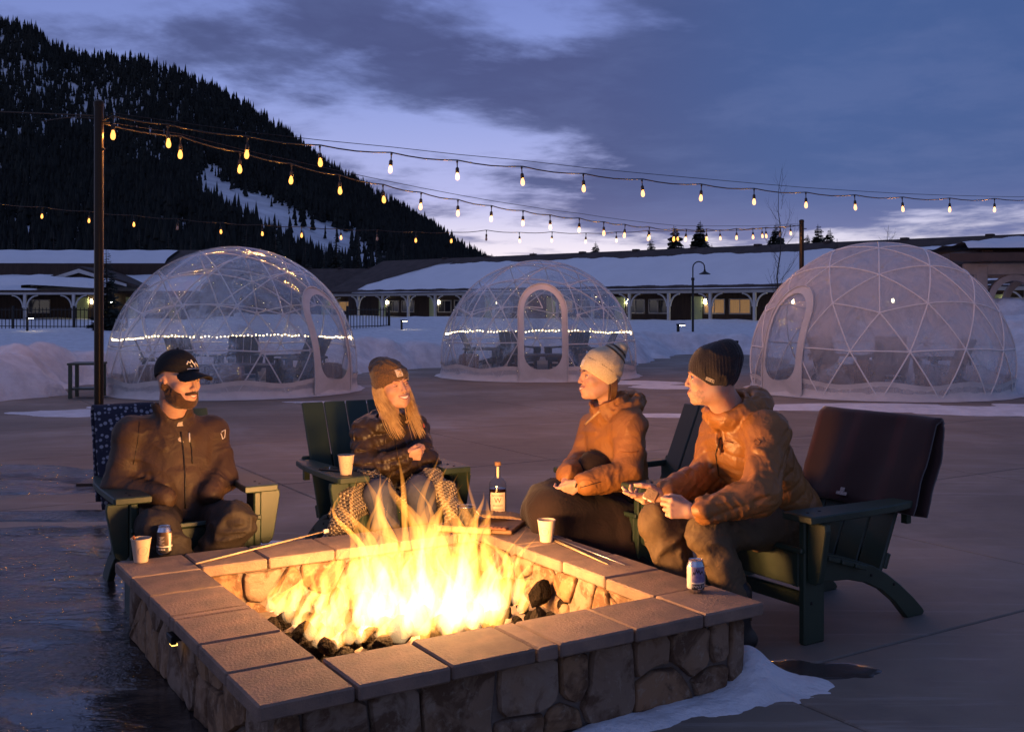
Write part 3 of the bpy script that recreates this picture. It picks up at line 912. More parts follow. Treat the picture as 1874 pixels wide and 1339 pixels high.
# ------------------------------------------------------------------ trees
p = P(196, 590, 52); conifer((p.x, p.y, 0), 4.3, 21, 'slender dark spruce beside the black picket fence', None, 1.0, 1.6)
bk = [(1090, 442, 104), (1192, 436, 102), (1236, 412, 101), (1281, 404, 100), (1420, 408, 98), (1478, 428, 97), (1498, 410, 96), (1518, 418, 96), (1302, 446, 100)]
for i, (px, py, d) in enumerate(bk):
    top = P(px, py, d)
    conifer((top.x, top.y, -.3), top.z + .3, 30 + i, 'dark spruce rising behind the lodge roof', 'spruces behind the lodge', (top.z) * .34, 3.2, 2.6)
p = P(1532, 428, 44); conifer((p.x, p.y, -.2), p.z, 50, 'stout dark spruce standing before the lodge roof beside the tall bare tree', None, 1.15, 1.6)
p = P(1752, 478, 27); conifer((p.x, p.y, -.2), p.z + .2, 51, 'small spruce beside the timber pavilion', None, .55, 1.5)
for i, (px, py, d) in enumerate([(448, 420, 150), (505, 405, 160), (532, 436, 150), (560, 440, 155), (592, 446, 150), (616, 420, 160), (350, 432, 150), (400, 425, 150), (655, 430, 165), (690, 440, 165), (740, 446, 170), (470, 442, 145), (310, 425, 150), (255, 420, 160), (60, 430, 150), (100, 425, 150), (20, 430, 150), (890, 470, 170), (905, 474, 170)]):
    top = P(px, py, d); h = min(top.z + 2, 14) if px < 880 else 8
    conifer((top.x, top.y, top.z - h), h, 70 + i, 'dark fir at the foot of the mountain behind the lodges', 'firs at the foot of the mountain', h * .19, 1.2, 1.8)
p = P(1424, 308, 42); bare_tree((p.x, p.y, 0), p.z, 3, 'tall thin bare tree standing before the lodge porch', 0.012, .010, .75, 18)
p = P(1625, 412, 72); bare_tree((p.x, p.y, 1.0), p.z - 1, 5, 'bushy bare tree rising behind the lodge roof ridge', 0.0, .022, 1.2, 22)
p = P(545, 405, 300); 

# ------------------------------------------------------------------ street lamp and path lights
def lamp_post():
    b = P(1268, 598, 50)
    root = empty('lamp_post', (b.x, b.y, 0), 0, 'thin black lamp post with hooked gooseneck arm before the lodge', 'lamp post')
    top = 3.35
    mb = MB(); mb.tube([(0, 0, 0), (0, 0, 2.6)], .055, 8); mb.tube([(0, 0, 2.6), (0, 0, 2.72)], .08, 8); mb.build('pole', M_black, root)
    pts = [(0, 0, 2.6), (0, 0, 3.2)] + [(.28 - .28 * math.cos(a), 0, 3.2 + .28 * math.sin(a)) for a in [PI * k / 8 for k in range(1, 8)]] + [(.56, 0, 3.1)]
    mb = MB(); mb.tube(pts, .03, 8); mb.build('gooseneck', M_black, root)
    mb = MB(); mb.lathe([(.04, .22), (.06, .12), (.28, 0), (.27, -.02), (.05, .10)], (.56, 0, 2.9), 14); mb.build('lamp_shade', M_black, root)
lamp_post()
M_pathglow = emit('path_light_glow', (1.0, 0.80, 0.45), 40.0)
def path_light(px, py, d, h, lit, label, flip=1):
    b = P(px, py, d)
    z = float(snow_h(np.array([b.x]), np.array([b.y]))[0])
    root = empty('path_light', (b.x, b.y, max(z - .02, 0)), 0.2, label, 'path light')
    mb = MB(); mb.box((0, 0, h / 2), (.10, .10, h), ch=.005); mb.build('post', M_black, root)
    mb = MB(); mb.box((.11 * flip, -.01, h + .032), (.36, .12, .06), ch=.005); mb.build('head', M_black, root)
    if lit:
        mb = MB(); mb.box((.17 * flip, -.02, h - .012), (.20, .10, .016)); mb.build('lens', M_pathglow, root)
path_light(50, 606, 52, .62, True, 'lit path light glowing on the snow before the picket fence')
path_light(1241, 600, 46, .45, True, 'lit path light glowing on the snow beside the lamp post')
path_light(735, 598, 55, .45, True, 'lit path light glowing on the snow near the lodge wing')
path_light(1345, 632, 27, .45, False, 'taller unlit path light in the snow bank behind the men', -1)
path_light(1330, 634, 26, .20, False, 'low unlit path light in the snow bank behind the men', -1)

# ------------------------------------------------------------------ chairs (one model, copied)
M_hdpe = mat('green_hdpe', (0.030, 0.052, 0.034), 0.42, var=0.25, vscale=3, bump=0.25, bscale=220, bdist=0.0015, stretch=(1, 1, 1))
M_hdpe_top = mat('green_hdpe_arm', (0.040, 0.062, 0.042), 0.45, var=0.3, vscale=5, bump=0.3, bscale=180, bdist=0.0015)
AZ = 0.535
def make_chair():
    """local +y is the way the sitter faces, origin on the ground between the front legs"""
    root = empty('adirondack_chair')
    T = .035
    for s_ in (-1, 1):
        mb = MB(); mb.box((s_ * .285, -.06, AZ / 2 - .012), (T, .12, AZ - .024), ch=.006); mb.build('leg', M_hdpe, root)
        # curved side rail running back to the ground
        top = [(.0, .375), (-.10, .372), (-.22, .345), (-.36, .30), (-.47, .262), (-.56, .215), (-.65, .155), (-.74, .085), (-.80, .03), (-.812, .012), (-.80, 0)]
        bot = [(-.695, 0), (-.61, .085), (-.52, .15), (-.42, .195), (-.30, .225), (-.15, .235), (.0, .235)]
        mb = MB(); mb.prism(top + bot, 0, s_ * .285 - s_ * T / 2 - (T if s_ > 0 else 0), s_ * .285 - s_ * T / 2 + (0 if s_ > 0 else T), ch=.004); mb.build('side_rail', M_hdpe, root)
        # arm: long paddle, rounded at the rear
        prof = [(-.085, .035), (.07, .035), (.078, .02), (.080, -.30), (.072, -.48), (.045, -.66), (.0, -.72), (-.035, -.70), (-.052, -.60), (-.062, -.30), (-.085, -.05)]
        prof = [(s_ * (.300 + a), b) for a, b in prof]
        mb = MB(); mb.prism(prof, 2, AZ - .022, AZ + .010, ch=.005); mb.build('arm', M_hdpe_top, root)
        # tapered bracket under the arm, outside of the leg
        pr = [(.0, AZ - .024), (.095, AZ - .024), (.098, AZ - .05), (.068, .30), (.058, .268), (.04, .255), (.012, .255), (.0, .27)]
        pr = [(s_ * (.3035 + a), b) for a, b in pr]
        mb = MB(); mb.prism(pr, 1, -.048, -.014, ch=.004); mb.build('arm_bracket', M_hdpe, root)
        mb = MB(); mb.box((s_ * .285, -.66, AZ - .062), (.03, .03, .08)); mb.build('arm_block', M_hdpe, root)
    bl = MB(); bl.lathe([(.001, .004), (.006, .003), (.0075, 0)], (0, 0, 0), 8, 0, False, False); bme = bl.mesh('bolt', M_black)
    for s_ in (-1, 1):
        for (y, z) in ((-.04, .335), (-.085, .275), (-.04, .17), (-.60, .165), (-.45, .225)):
            obj('bolt', bme, root, (s_ * (.3026 if y > -.2 else .268), y, z), (0, s_ * PI / 2, 0))
        obj('bolt', bme, root, (s_ * .30, -.02, AZ + .0102)); obj('bolt', bme, root, (s_ * .30, -.09, AZ + .0102))
    mb = MB(); mb.box((0, -.015, .305), (.53, .026, .14), ch=.005); mb.build('apron', M_hdpe, root)
    mb = MB(); mb.box((0, -.07, .165), (.53, .03, .06), ch=.005); mb.build('stretcher', M_hdpe, root)
    slope = math.radians(-15.5)
    R = Matrix.Rotation(-slope, 3, 'X')
    for k in range(6):
        y = -.02 - k * .083; z = .382 + .0 - k * .0255
        mb = MB(); mb.box((0, y, z), (.60 if k < 5 else .53, .074, .022), R, ch=.004); mb.build('seat_slat', M_hdpe, root)
    # back boards lean back
    lean = math.atan2(.30, .68)
    Rb = Matrix.Rotation(lean, 3, 'X')
    hs = (.72, .72, .72, .72)
    for k, hh in enumerate(hs):
        x = (k - 1.5) * .134
        c = Vector((x, -.50, .19)) + Rb @ Vector((0, 0, hh / 2))
        mb = MB(); mb.box(c, (.126, .020, hh), Rb, ch=.005); mb.build('back_board', M_hdpe, root)
    c = Vector((0, -.50, .19)) + Rb @ Vector((0, -.024, .38)); mb = MB(); mb.box(c, (.60, .024, .07), Rb, ch=.004); mb.build('back_rail', M_hdpe, root)
    c = Vector((0, -.50, .19)) + Rb @ Vector((0, -.024, .10)); mb = MB(); mb.box(c, (.53, .024, .07), Rb, ch=.004); mb.build('back_rail', M_hdpe, root)
    return root
chair0 = make_chair()
chair_used = [False]
def chair(loc, rz, label, group=None):
    if not chair_used[0]:
        o = chair0; chair_used[0] = True
    else:
        o = copy_tree(chair0)
    o.location = loc; o.rotation_euler = (0, 0, rz)
    for k in ('label', 'category', 'group'):
        if k in o: del o[k]
    return tag(o, label, 'chair', group)
# the four chairs by the fire; facing -V (back side) or -U (right side)
RZ_BACK = math.atan2(-V.y, -V.x) - PI / 2
RZ_RIGHT = math.atan2(-U.y, -U.x) - PI / 2
C1 = pit(.42, SIDE + .245); C2 = pit(1.484, SIDE + .245); C3 = pit(SIDE + .36, 1.50); C4 = pit(SIDE + .49, .57)
chair(C1, RZ_BACK, 'dark green adirondack chair holding the man in the black cap')
chair(C2, RZ_BACK, 'dark green adirondack chair holding the woman in the brown beanie')
chair(C3, RZ_RIGHT, 'dark green adirondack chair holding the woman in the cream beanie')
chair(C4, RZ_RIGHT, 'dark green adirondack chair with dark red blanket over its back')

# ------------------------------------------------------------------ transparent igloos
def film_material(name, haze, hz_col, bump, tint=(.93, .94, .95), rough=.04, grad=None):
    m = bpy.data.materials.new(name); m.use_nodes = True
    g = NG(m.node_tree)
    for n in list(m.node_tree.nodes): m.node_tree.nodes.remove(n)
    tc = g.n('ShaderNodeTexCoord'); vec = tc.outputs['Object']
    mp = g.n('ShaderNodeMapping'); g.l(vec, mp.inputs[0]); mp.inputs['Scale'].default_value = (1, 1, .55); mp.inputs['Rotation'].default_value = (.3, .2, .5)
    n1 = g.noise(mp.outputs[0], 4.2, 5, .55, .8); n2 = g.noise(vec, 21, 4, .62, 1.4)
    patch_ = g.smooth(g.noise(vec, 1.7, 2, .5), .44, .60)
    h = g.math('MULTIPLY_ADD', n2, g.math('MULTIPLY_ADD', patch_, 1.5, .25), g.math('MULTIPLY', n1, .8))
    bp = g.n('ShaderNodeBump'); bp.inputs['Strength'].default_value = bump; bp.inputs['Distance'].default_value = .13
    g.l(h, bp.inputs['Height'])
    tr = g.n('ShaderNodeBsdfTransparent'); tr.inputs[0].default_value = tuple(tint) + (1,)
    gl = g.n('ShaderNodeBsdfGlossy'); gl.inputs['Roughness'].default_value = rough; g.l(bp.outputs[0], gl.inputs['Normal'])
    gl.inputs['Color'].default_value = (1, 1, 1, 1)
    fr = g.n('ShaderNodeLayerWeight'); fr.inputs['Blend'].default_value = .5; g.l(bp.outputs[0], fr.inputs['Normal'])
    f2 = g.math('MULTIPLY_ADD', g.math('POWER', fr.outputs['Facing'], 4.5), .85, .15, clamp=True)
    mx = g.n('ShaderNodeMixShader'); g.l(f2, mx.inputs[0]); g.l(tr.outputs[0], mx.inputs[1]); g.l(gl.outputs[0], mx.inputs[2])
    df = g.n('ShaderNodeBsdfDiffuse'); df.inputs[0].default_value = tuple(hz_col) + (1,)
    tl = g.n('ShaderNodeBsdfTranslucent'); tl.inputs[0].default_value = tuple(hz_col) + (1,)
    ml = g.n('ShaderNodeMixShader'); ml.inputs[0].default_value = .5; g.l(df.outputs[0], ml.inputs[1]); g.l(tl.outputs[0], ml.inputs[2])
    hz = g.math('MULTIPLY', g.smooth(n1, .25, .75), haze * .7)
    hz = g.math('ADD', hz, haze * .65)
    if grad:
        sp = g.n('ShaderNodeSeparateXYZ'); g.l(vec, sp.inputs[0])
        hz = g.math('MULTIPLY', hz, g.math('MULTIPLY_ADD', g.smooth(sp.outputs[2], grad[0], grad[1]), 1 - grad[2], grad[2]))
    m2 = g.n('ShaderNodeMixShader'); g.l(hz, m2.inputs[0]); g.l(mx.outputs[0], m2.inputs[1]); g.l(ml.outputs[0], m2.inputs[2])
    o = g.n('ShaderNodeOutputMaterial'); g.l(m2.outputs[0], o.inputs[0])
    return m
M_film = film_material('clear_pvc_film', .03, (.85, .85, .86), 1.0)
M_milk = film_material('frosted_pvc_film', .66, (.88, .86, .87), 1.0, grad=(.4, 1.2, .38))
M_strut = mat('white_strut', (0.82, 0.81, 0.80), 0.45)
M_fabric = mat('white_vinyl', (0.66, 0.65, 0.64), 0.55, var=.12, vscale=5, bump=.35, bscale=9, bdist=.02)
M_pane = film_material('clear_door_film', .03, (.8, .8, .82), .45)
M_wood = mat('stool_wood', (0.30, 0.22, 0.155), 0.75, var=.5, vscale=5, stretch=(6, 6, .6), bump=.3, bscale=20)
M_tabletop = mat('dark_table', (0.035, 0.03, 0.028), .5)
M_fairy = emit('fairy_light', (1.0, 0.72, 0.36), 20.0)

def ico3():
    ph = []
    z = 1 / math.sqrt(5); r = 2 / math.sqrt(5)
    vs = [Vector((0, 0, 1))] + [Vector((r * math.cos(2 * PI * k / 5), r * math.sin(2 * PI * k / 5), z)) for k in range(5)] \
        + [Vector((r * math.cos(2 * PI * (k + .5) / 5), r * math.sin(2 * PI * (k + .5) / 5), -z)) for k in range(5)] + [Vector((0, 0, -1))]
    fs = []
    for k in range(5):
        k2 = (k + 1) % 5
        fs += [(0, 1 + k, 1 + k2), (1 + k, 6 + k, 1 + k2), (1 + k2, 6 + k, 6 + k2), (6 + k, 11, 6 + k2)]
    V_ = []; key = {}; F_ = []
    def vid(p):
        p = p.normalized(); k = (round(p.x, 4), round(p.y, 4), round(p.z, 4))
        if k not in key: key[k] = len(V_); V_.append(p)
        return key[k]
    n = 3
    for (a, b, c) in fs:
        A, B, C = vs[a], vs[b], vs[c]
        g = {}
        for i in range(n + 1):
            for j in range(n + 1 - i):
                g[(i, j)] = vid((A * (n - i - j) + B * i + C * j) / n)
        for i in range(n):
            for j in range(n - i):
                F_.append((g[(i, j)], g[(i + 1, j)], g[(i, j + 1)]))
                if j < n - i - 1: F_.append((g[(i + 1, j)], g[(i + 1, j + 1)], g[(i, j + 1)]))
    return V_, F_
ICV, ICF = ico3()
def igloo(c, R, rz, door_az, film, label, group, dw=.50, dh=1.62, so=.997):
    root = empty('igloo_dome', (c[0], c[1], 0), 0, label, 'igloo', group)
    zc = R * .18
    pts = []
    for p in ICV:
        q = rotz(rz) @ p
        if -.30 < q.z < -.05:
            k = math.sqrt(1 - .18 ** 2) / math.hypot(q.x, q.y); q = Vector((q.x * k, q.y * k, -.18))
        pts.append(q)
    faces = [f for f in ICF if all(pts[i].z > -.25 for i in f)]
    edges = set()
    for f in faces:
        for a, b in ((f[0], f[1]), (f[1], f[2]), (f[2], f[0])): edges.add((min(a, b), max(a, b)))
    cache = {}
    def strut_mesh(L):
        k = round(L, 2)
        if k not in cache:
            mb = MB(); sag = lambda t: math.sqrt(max(0, (R * so) ** 2 - (L * (t - .5)) ** 2)) - math.sqrt((R * so) ** 2 - (L / 2) ** 2)
            mb.tube([(0, sag(t), L * t) for t in (0, .17, .33, .5, .67, .83, 1)], .0115, 6, False); cache[k] = mb.mesh('strut', M_strut, True)
        return cache[k]
    def inside_door(p):
        az = math.atan2(p.y, p.x) - door_az; az = (az + PI) % (2 * PI) - PI
        return abs(az) * R * max(.3, math.hypot(p.x, p.y)) < dw * .82 and p.z * R + zc < dh - .2
    for (a, b) in sorted(edges):
        A = pts[a] * (R * so) + Vector((0, 0, zc)); B = pts[b] * (R * so) + Vector((0, 0, zc))
        if inside_door((pts[a] + pts[b]) / 2): continue
        d = B - A; o = obj('strut', strut_mesh(d.length), root, A)
        zz = d.normalized(); yy = (A + B) / 2 - Vector((0, 0, zc)); yy = (yy - zz * yy.dot(zz)).normalized(); xx = yy.cross(zz)
        o.rotation_mode = 'QUATERNION'; o.rotation_quaternion = Matrix((xx, yy, zz)).transposed().to_quaternion()
    hb = MB(); hb.lathe([(.02, -.012), (.035, -.012), (.035, .012), (.02, .012)], (0, 0, 0), 8); hm = hb.mesh('hub', M_strut)
    used = sorted({i for e in edges for i in e})
    for i in used:
        if inside_door(pts[i]): continue
        o = obj('hub', hm, root, pts[i] * (R * .992) + Vector((0, 0, zc))); o.rotation_mode = 'QUATERNION'; o.rotation_quaternion = pts[i].to_track_quat('Z', 'Y')
    # film: every triangle subdivided, bulging a little between the struts, creased along them
    vs = []; fs = []; n = 7; key = {}
    def vid(p):
        k = (round(p.x, 4), round(p.y, 4), round(p.z, 4))
        if k not in key: key[k] = len(vs); vs.append(p)
        return key[k]
    for f in faces:
        A, B, C = (pts[i] for i in f); g = {}
        for i in range(n + 1):
            for j in range(n + 1 - i):
                p = (A * (n - i - j) + B * i + C * j) / n
                s_ = p.normalized()
                if s_.z < -.18 or p.z < -.17: s_ = p
                g[(i, j)] = vid(p.lerp(s_, .97) * (R * 1.003))
        for i in range(n):
            for j in range(n - i):
                fs.append((g[(i, j)], g[(i + 1, j)], g[(i, j + 1)]))
                if j < n - i - 1: fs.append((g[(i + 1, j)], g[(i + 1, j + 1)], g[(i, j + 1)]))
    vs = [v + Vector((0, 0, zc)) for v in vs]
    keep = []
    for f in fs:
        c_ = (vs[f[0]] + vs[f[1]] + vs[f[2]]) / 3
        az = math.atan2(c_.y, c_.x) - door_az; az = (az + PI) % (2 * PI) - PI
        s_ = az * math.hypot(c_.x, c_.y)
        if abs(s_) < dw * .72 and c_.z < dh - .25: continue
        keep.append(f)
    used = sorted({i for f in keep for i in f}); rm = {i: k for k, i in enumerate(used)}
    obj('film_cover', mkmesh('film_cover', [vs[i] for i in used], [tuple(rm[i] for i in f) for f in keep], film, True), root)
    # skirt
    mb = MB(); nn = 72; V2 = []; F2 = []
    r_ = random.Random(int(R * 100))
    rb = R * math.sqrt(1 - .18 ** 2)
    prof = [(0.998, .26), (1.010, .14), (1.018, .05), (1.035, .012), (1.075, .006)]
    for k in range(nn):
        a = 2 * PI * k / nn
        for j, (m_, z) in enumerate(prof):
            wv = .012 * math.sin(k * 2.1 + j) + r_.uniform(-.006, .006)
            zz = z * (1 + .12 * math.sin(k * .9))
            if j == 0: rr = math.sqrt(max(0, (R * 1.008) ** 2 - (zz - zc) ** 2))
            else: rr = rb * m_ + wv * (j > 1) * (1.8 if j == 4 else 1)
            V2.append((rr * math.cos(a), rr * math.sin(a), zz))
    J = len(prof)
    for k in range(nn):
        for j in range(J - 1):
            a = k * J + j; b = ((k + 1) % nn) * J + j; F2.append((a, b, b + 1, a + 1)[::-1])
    obj('skirt', mkmesh('skirt', V2, F2, M_fabric, True), root)
    # arched door panel: border and window
    def on(s_, z, off):
        rr = math.sqrt(max(.05, (R * 1.012 + off) ** 2 - (z - zc) ** 2)) if z > zc else R * 1.012 + off
        a = door_az + s_ / rr
        return Vector((rr * math.cos(a), rr * math.sin(a), z))
    def arch(hw, z0, top, rb_, k):
        """closed arch outline: rounded bottom corners rb_, semicircle-like top"""
        out = []
        nseg = 40
        zt = top - hw * 1.15
        out = []
        for i in range(9): a = PI + PI / 2 * i / 8; out.append((-hw + rb_ + rb_ * math.cos(a), z0 + rb_ + rb_ * math.sin(a)))
        for i in range(9): a = 1.5 * PI + PI / 2 * i / 8; out.append((hw - rb_ + rb_ * math.cos(a), z0 + rb_ + rb_ * math.sin(a)))
        for i in range(6): out.append((hw, z0 + rb_ + (zt - z0 - rb_) * (i + 1) / 7))
        for i in range(17): a = PI * i / 16; out.append((hw * math.cos(a), zt + hw * 1.15 * math.sin(a)))
        for i in range(6): out.append((-hw, zt - (zt - z0 - rb_) * (i + 1) / 7))
        return out
    oo = arch(dw, .02, dh, .04, 0); ii = arch(dw * .76, .24, dh - .12, .28, 0)
    N = len(oo)
    vs = [on(s_, z, .004) for s_, z in oo] + [on(s_, z, .022) for s_, z in ii]
    fs = [(k, (k + 1) % N, N + (k + 1) % N, N + k) for k in range(N)]
    dr = obj('door', mkmesh('door', vs, fs, M_fabric, True), root)
    # window: rings shrinking to the middle
    cz = .26 + (dh - .15 - .26) * .5; vs = []; fs = []
    for t in (1, .75, .5, .25, .02):
        vs += [on(s_ * t, cz + (z - cz) * t, .012) for s_, z in ii]
    for r0 in range(4):
        fs += [(r0 * N + k, r0 * N + (k + 1) % N, (r0 + 1) * N + (k + 1) % N, (r0 + 1) * N + k) for k in range(N)]
    obj('door_window', mkmesh('door_window', vs, fs, M_pane, True), dr)
    # zip / piping round the door
    mb = MB(); mb.tube([on(s_, z, .014) for s_, z in oo + oo[:1]], .012, 5, False); mb.build('piping', M_fabric, dr, True)
    return root
D1 = (-4.62, 17.65); D2 = (.53, 21.3); D3 = (6.04, 17.45)
igloo(D1, 2.02, .35, -.46, M_film, 'clear igloo dome behind the capped man, its door turned right', None, .48, 1.70)
igloo(D2, 1.96, .10, -PI / 2 + .02, M_film, 'clear igloo dome with its arched door facing the fire', None, .46, 1.82)
igloo(D3, 2.06, .62, -PI + .46, M_milk, 'frosted milky igloo dome beside the snow pile', None, .46, 1.72, 1.004)

def stool(loc, h, w, label):
    root = empty('log_stool', loc, rnd.uniform(0, 1), label, 'stool', None)
    mb = MB(); mb.box((0, 0, h / 2), (w, w, h), ch=.02); mb.build('block', M_wood, root)
    for s_ in (-1, 1):
        mb = MB(); mb.box((s_ * w * .17, 0, h + .008), (w * .3, w * .9, .012), ch=.003); mb.build('top_plank', M_wood, root)
def low_table(loc, w, d, h, label, rz=0):
    root = empty('low_table', loc, rz, label, 'table')
    mb = MB(); mb.box((0, 0, h - .02), (w, d, .045), ch=.005); mb.build('table_top', M_tabletop, root)
    for sx in (-1, 1):
        for sy in (-1, 1):
            mb = MB(); mb.box((sx * (w / 2 - .05), sy * (d / 2 - .05), (h - .05) / 2), (.06, .06, h - .05)); mb.build('leg', M_tabletop, root)
def fairy(c, R, z, a0, a1, n, label):
    root = empty('fairy_light_string', (c[0], c[1], z), 0, label, 'fairy lights')
    r = random.Random(n)
    mb = MB(); wr = MB(); pts = []
    for i in range(n):
        a = a0 + (a1 - a0) * i / (n - 1)
        rr = math.sqrt(R * R - (z - .36) ** 2) * .975
        zz = .016 * math.sin(i * .21) + r.uniform(-.014, .014)
        p = (rr * math.cos(a), rr * math.sin(a), zz); pts.append(p)
        q = Vector(p) + Vector((0, 0, .015)); s_ = .0115
        mb.add([q + Vector((s_, 0, 0)), q + Vector((0, s_, 0)), q + Vector((-s_, 0, 0)), q + Vector((0, -s_, 0)), q + Vector((0, 0, s_)), q + Vector((0, 0, -s_))],
               [(0, 1, 4), (1, 2, 4), (2, 3, 4), (3, 0, 4), (1, 0, 5), (2, 1, 5), (3, 2, 5), (0, 3, 5)])
    wr.tube(pts, .004, 4); wr.build('wire', M_strut, root)
    mb.build('bulbs', M_fairy, root)['kind'] = 'stuff'
fairy(D1, 2.02, .83, .10, PI + .42, 96, 'warm fairy light string inside the clear igloo behind the capped man')
fairy(D2, 1.96, .83, -.2, PI + .25, 92, 'warm fairy light string inside the igloo whose door faces the fire')
# furniture inside
def chair_at(px, py, d, face, label, group): 
    p = P(px, py, d); chair((p.x, p.y, 0), face, label, group)
def look(p, q): 
    return math.atan2(q[1] - p[1], q[0] - p[0]) - PI / 2
def ring_chair(c, az, r, group, label):
    p = (c[0] + r * math.cos(az), c[1] + r * math.sin(az)); chair((p[0], p[1], 0), look(p, c), label, group)
for az in (PI * .80, PI * .55, PI * .24, PI * -.02, PI * 1.12): ring_chair(D1, az, .78, 'chairs in the clear igloo', 'dark adirondack chair inside the clear igloo behind the capped man')
for az in (PI * .95, PI * .62, PI * .30, PI * .04): ring_chair(D2, az, .78, 'chairs in the igloo facing the fire', 'dark adirondack chair inside the igloo whose door faces the fire')
for az in (PI * .62, PI * .35, PI * .02): ring_chair(D3, az, .75, 'chairs in the frosted igloo', 'dark adirondack chair inside the frosted milky igloo')
for (px, d) in ((276, 16.6), (424, 16.4), (600, 17.2)):
    x = (px - CX) / FPX * d; stool((x, d, 0), .46, .36, 'pale wooden block stool inside the clear igloo behind the capped man')
low_table((D1[0] + .1, D1[1] + .1, 0), 1.1, .7, .42, 'dark low table inside the clear igloo behind the capped man')
for (px, d) in ((858, 20.3), (1082, 20.6)):
    x = (px - CX) / FPX * d; stool((x, d, 0), .46, .38, 'pale wooden block stool inside the igloo whose door faces the fire')
low_table((D2[0], D2[1] + .2, 0), 1.0, .7, .42, 'dark low table inside the igloo whose door faces the fire')
for (px, d) in ((1532, 16.6), (1715, 16.6), (1590, 18.0)):
    x = (px - CX) / FPX * d; stool((x, d, 0), .46, .38, 'pale wooden block stool inside the frosted milky igloo')
for o in [o for o in COL.objects if o.name.startswith('log_stool')]: o['group'] = 'block stools in the igloos'
# side table left of the pole
def side_table():
    p = G(160, 727); root = empty('side_table', p, .15, 'small dark green side table beside the black pole', 'table')
    s = .48; h = .52
    mb = MB(); mb.box((0, 0, h), (s, s, .03), ch=.004); mb.build('table_top', M_hdpe_top, root)
    for sx in (-1, 1):
        for sy in (-1, 1):
            mb = MB(); mb.box((sx * (s / 2 - .04), sy * (s / 2 - .04), h / 2 - .008), (.05, .05, h - .017)); mb.build('leg', M_hdpe, root)
    mb = MB(); mb.box((0, 0, .14), (s - .06, s - .12, .025)); mb.build('shelf', M_hdpe, root)
side_table()

# ------------------------------------------------------------------ poles and string lights
def pole(base, h, r, label):
    root = empty('light_pole', base, 0, label, 'pole')
    mb = MB(); mb.tube([(0, 0, 0), (0, 0, h)], r, 16); mb.build('shaft', M_bronze, root, False)
    autosmooth(root.children[0].data)
    mb = MB(); mb.lathe([(r * 1.04, 0), (r * 1.08, .01), (r * 1.08, .04), (r * .6, .055)], (0, 0, h), 16); mb.build('cap', M_bronze, root)
    mb = MB(); mb.box((0, 0, .012), (.26, .26, .024), ch=.004); mb.build('base_plate', M_bronze, root)
    mb = MB(); mb.tube([(0, 0, h - .12), (r + .05, 0, h - .12)], .008, 6); mb.tube([(0, 0, h - .33), (r * 1.3, 0, h - .33)], .012, 6); mb.build('eye_bolt', M_bronze, root)
    return root
B1 = G(181, 885); B1.z = 0; H1 = CAMH + (HY - 196) / FPX * B1.y
pole(B1, H1, .036, 'tall dark bronze pole behind the capped man')
B2 = P(1467, 600, 20.3); B2.z = 0; H2 = CAMH + (HY - 407) / FPX * B2.y
pole(B2, H2, .045, 'dark bronze pole behind the frosted igloo')
M_wire = mat('black_cable', (0.012, 0.010, 0.010), .5)
M_socket = mat('black_socket', (0.012, 0.010, 0.009), .5)
def glow_glass():
    m = bpy.data.materials.new('bulb_glow'); m.use_nodes = True; g = NG(m.node_tree)
    for n in list(m.node_tree.nodes): m.node_tree.nodes.remove(n)
    e = g.n('ShaderNodeEmission'); e.inputs[0].default_value = (1.0, 0.40, 0.085, 1); e.inputs[1].default_value = 1.25
    t = g.n('ShaderNodeBsdfTransparent'); a = g.n('ShaderNodeAddShader'); g.l(e.outputs[0], a.inputs[0]); g.l(t.outputs[0], a.inputs[1])
    o = g.n('ShaderNodeOutputMaterial'); g.l(a.outputs[0], o.inputs[0]); return m
M_bulb = glow_glass()
LBULB = bpy.data.lights.new('filament', 'POINT'); LBULB.energy = 5.2; LBULB.color = (1.0, 0.36, 0.06); LBULB.shadow_soft_size = .011
M_bulboff = mat('dead_bulb', (.25, .24, .24), .1, spec=.8)
def bulb_meshes():
    mb = MB(); mb.lathe([(.003, .115), (.006, .11), (.012, .10), (.006, .088), (.005, .05), (.012, .045), (.017, .035), (.018, 0.0), (.016, -.005)], (0, 0, 0), 8)
    so = mb.mesh('socket', M_socket, True)
    mb = MB(); pr = [(.010, -.002), (.013, -.012), (.019, -.032), (.0210, -.046), (.019, -.062), (.012, -.074), (.002, -.078)]
    mb.lathe(pr, (0, 0, 0), 8)
    on_ = mb.mesh('glass', M_bulb, True); off = mb.mesh('glass', M_bulboff, True)
    return so, on_, off
SO, BON, BOFF = bulb_meshes()
def vplane_hit(px, py, A, B):
    """pixel ray meets the upright plane through A and B"""
    dx = (px - CX) / FPX; nx_, ny_ = -(B.y - A.y), (B.x - A.x)
    d = (nx_ * A.x + ny_ * A.y) / (nx_ * dx + ny_)
    return P(px, py, d)
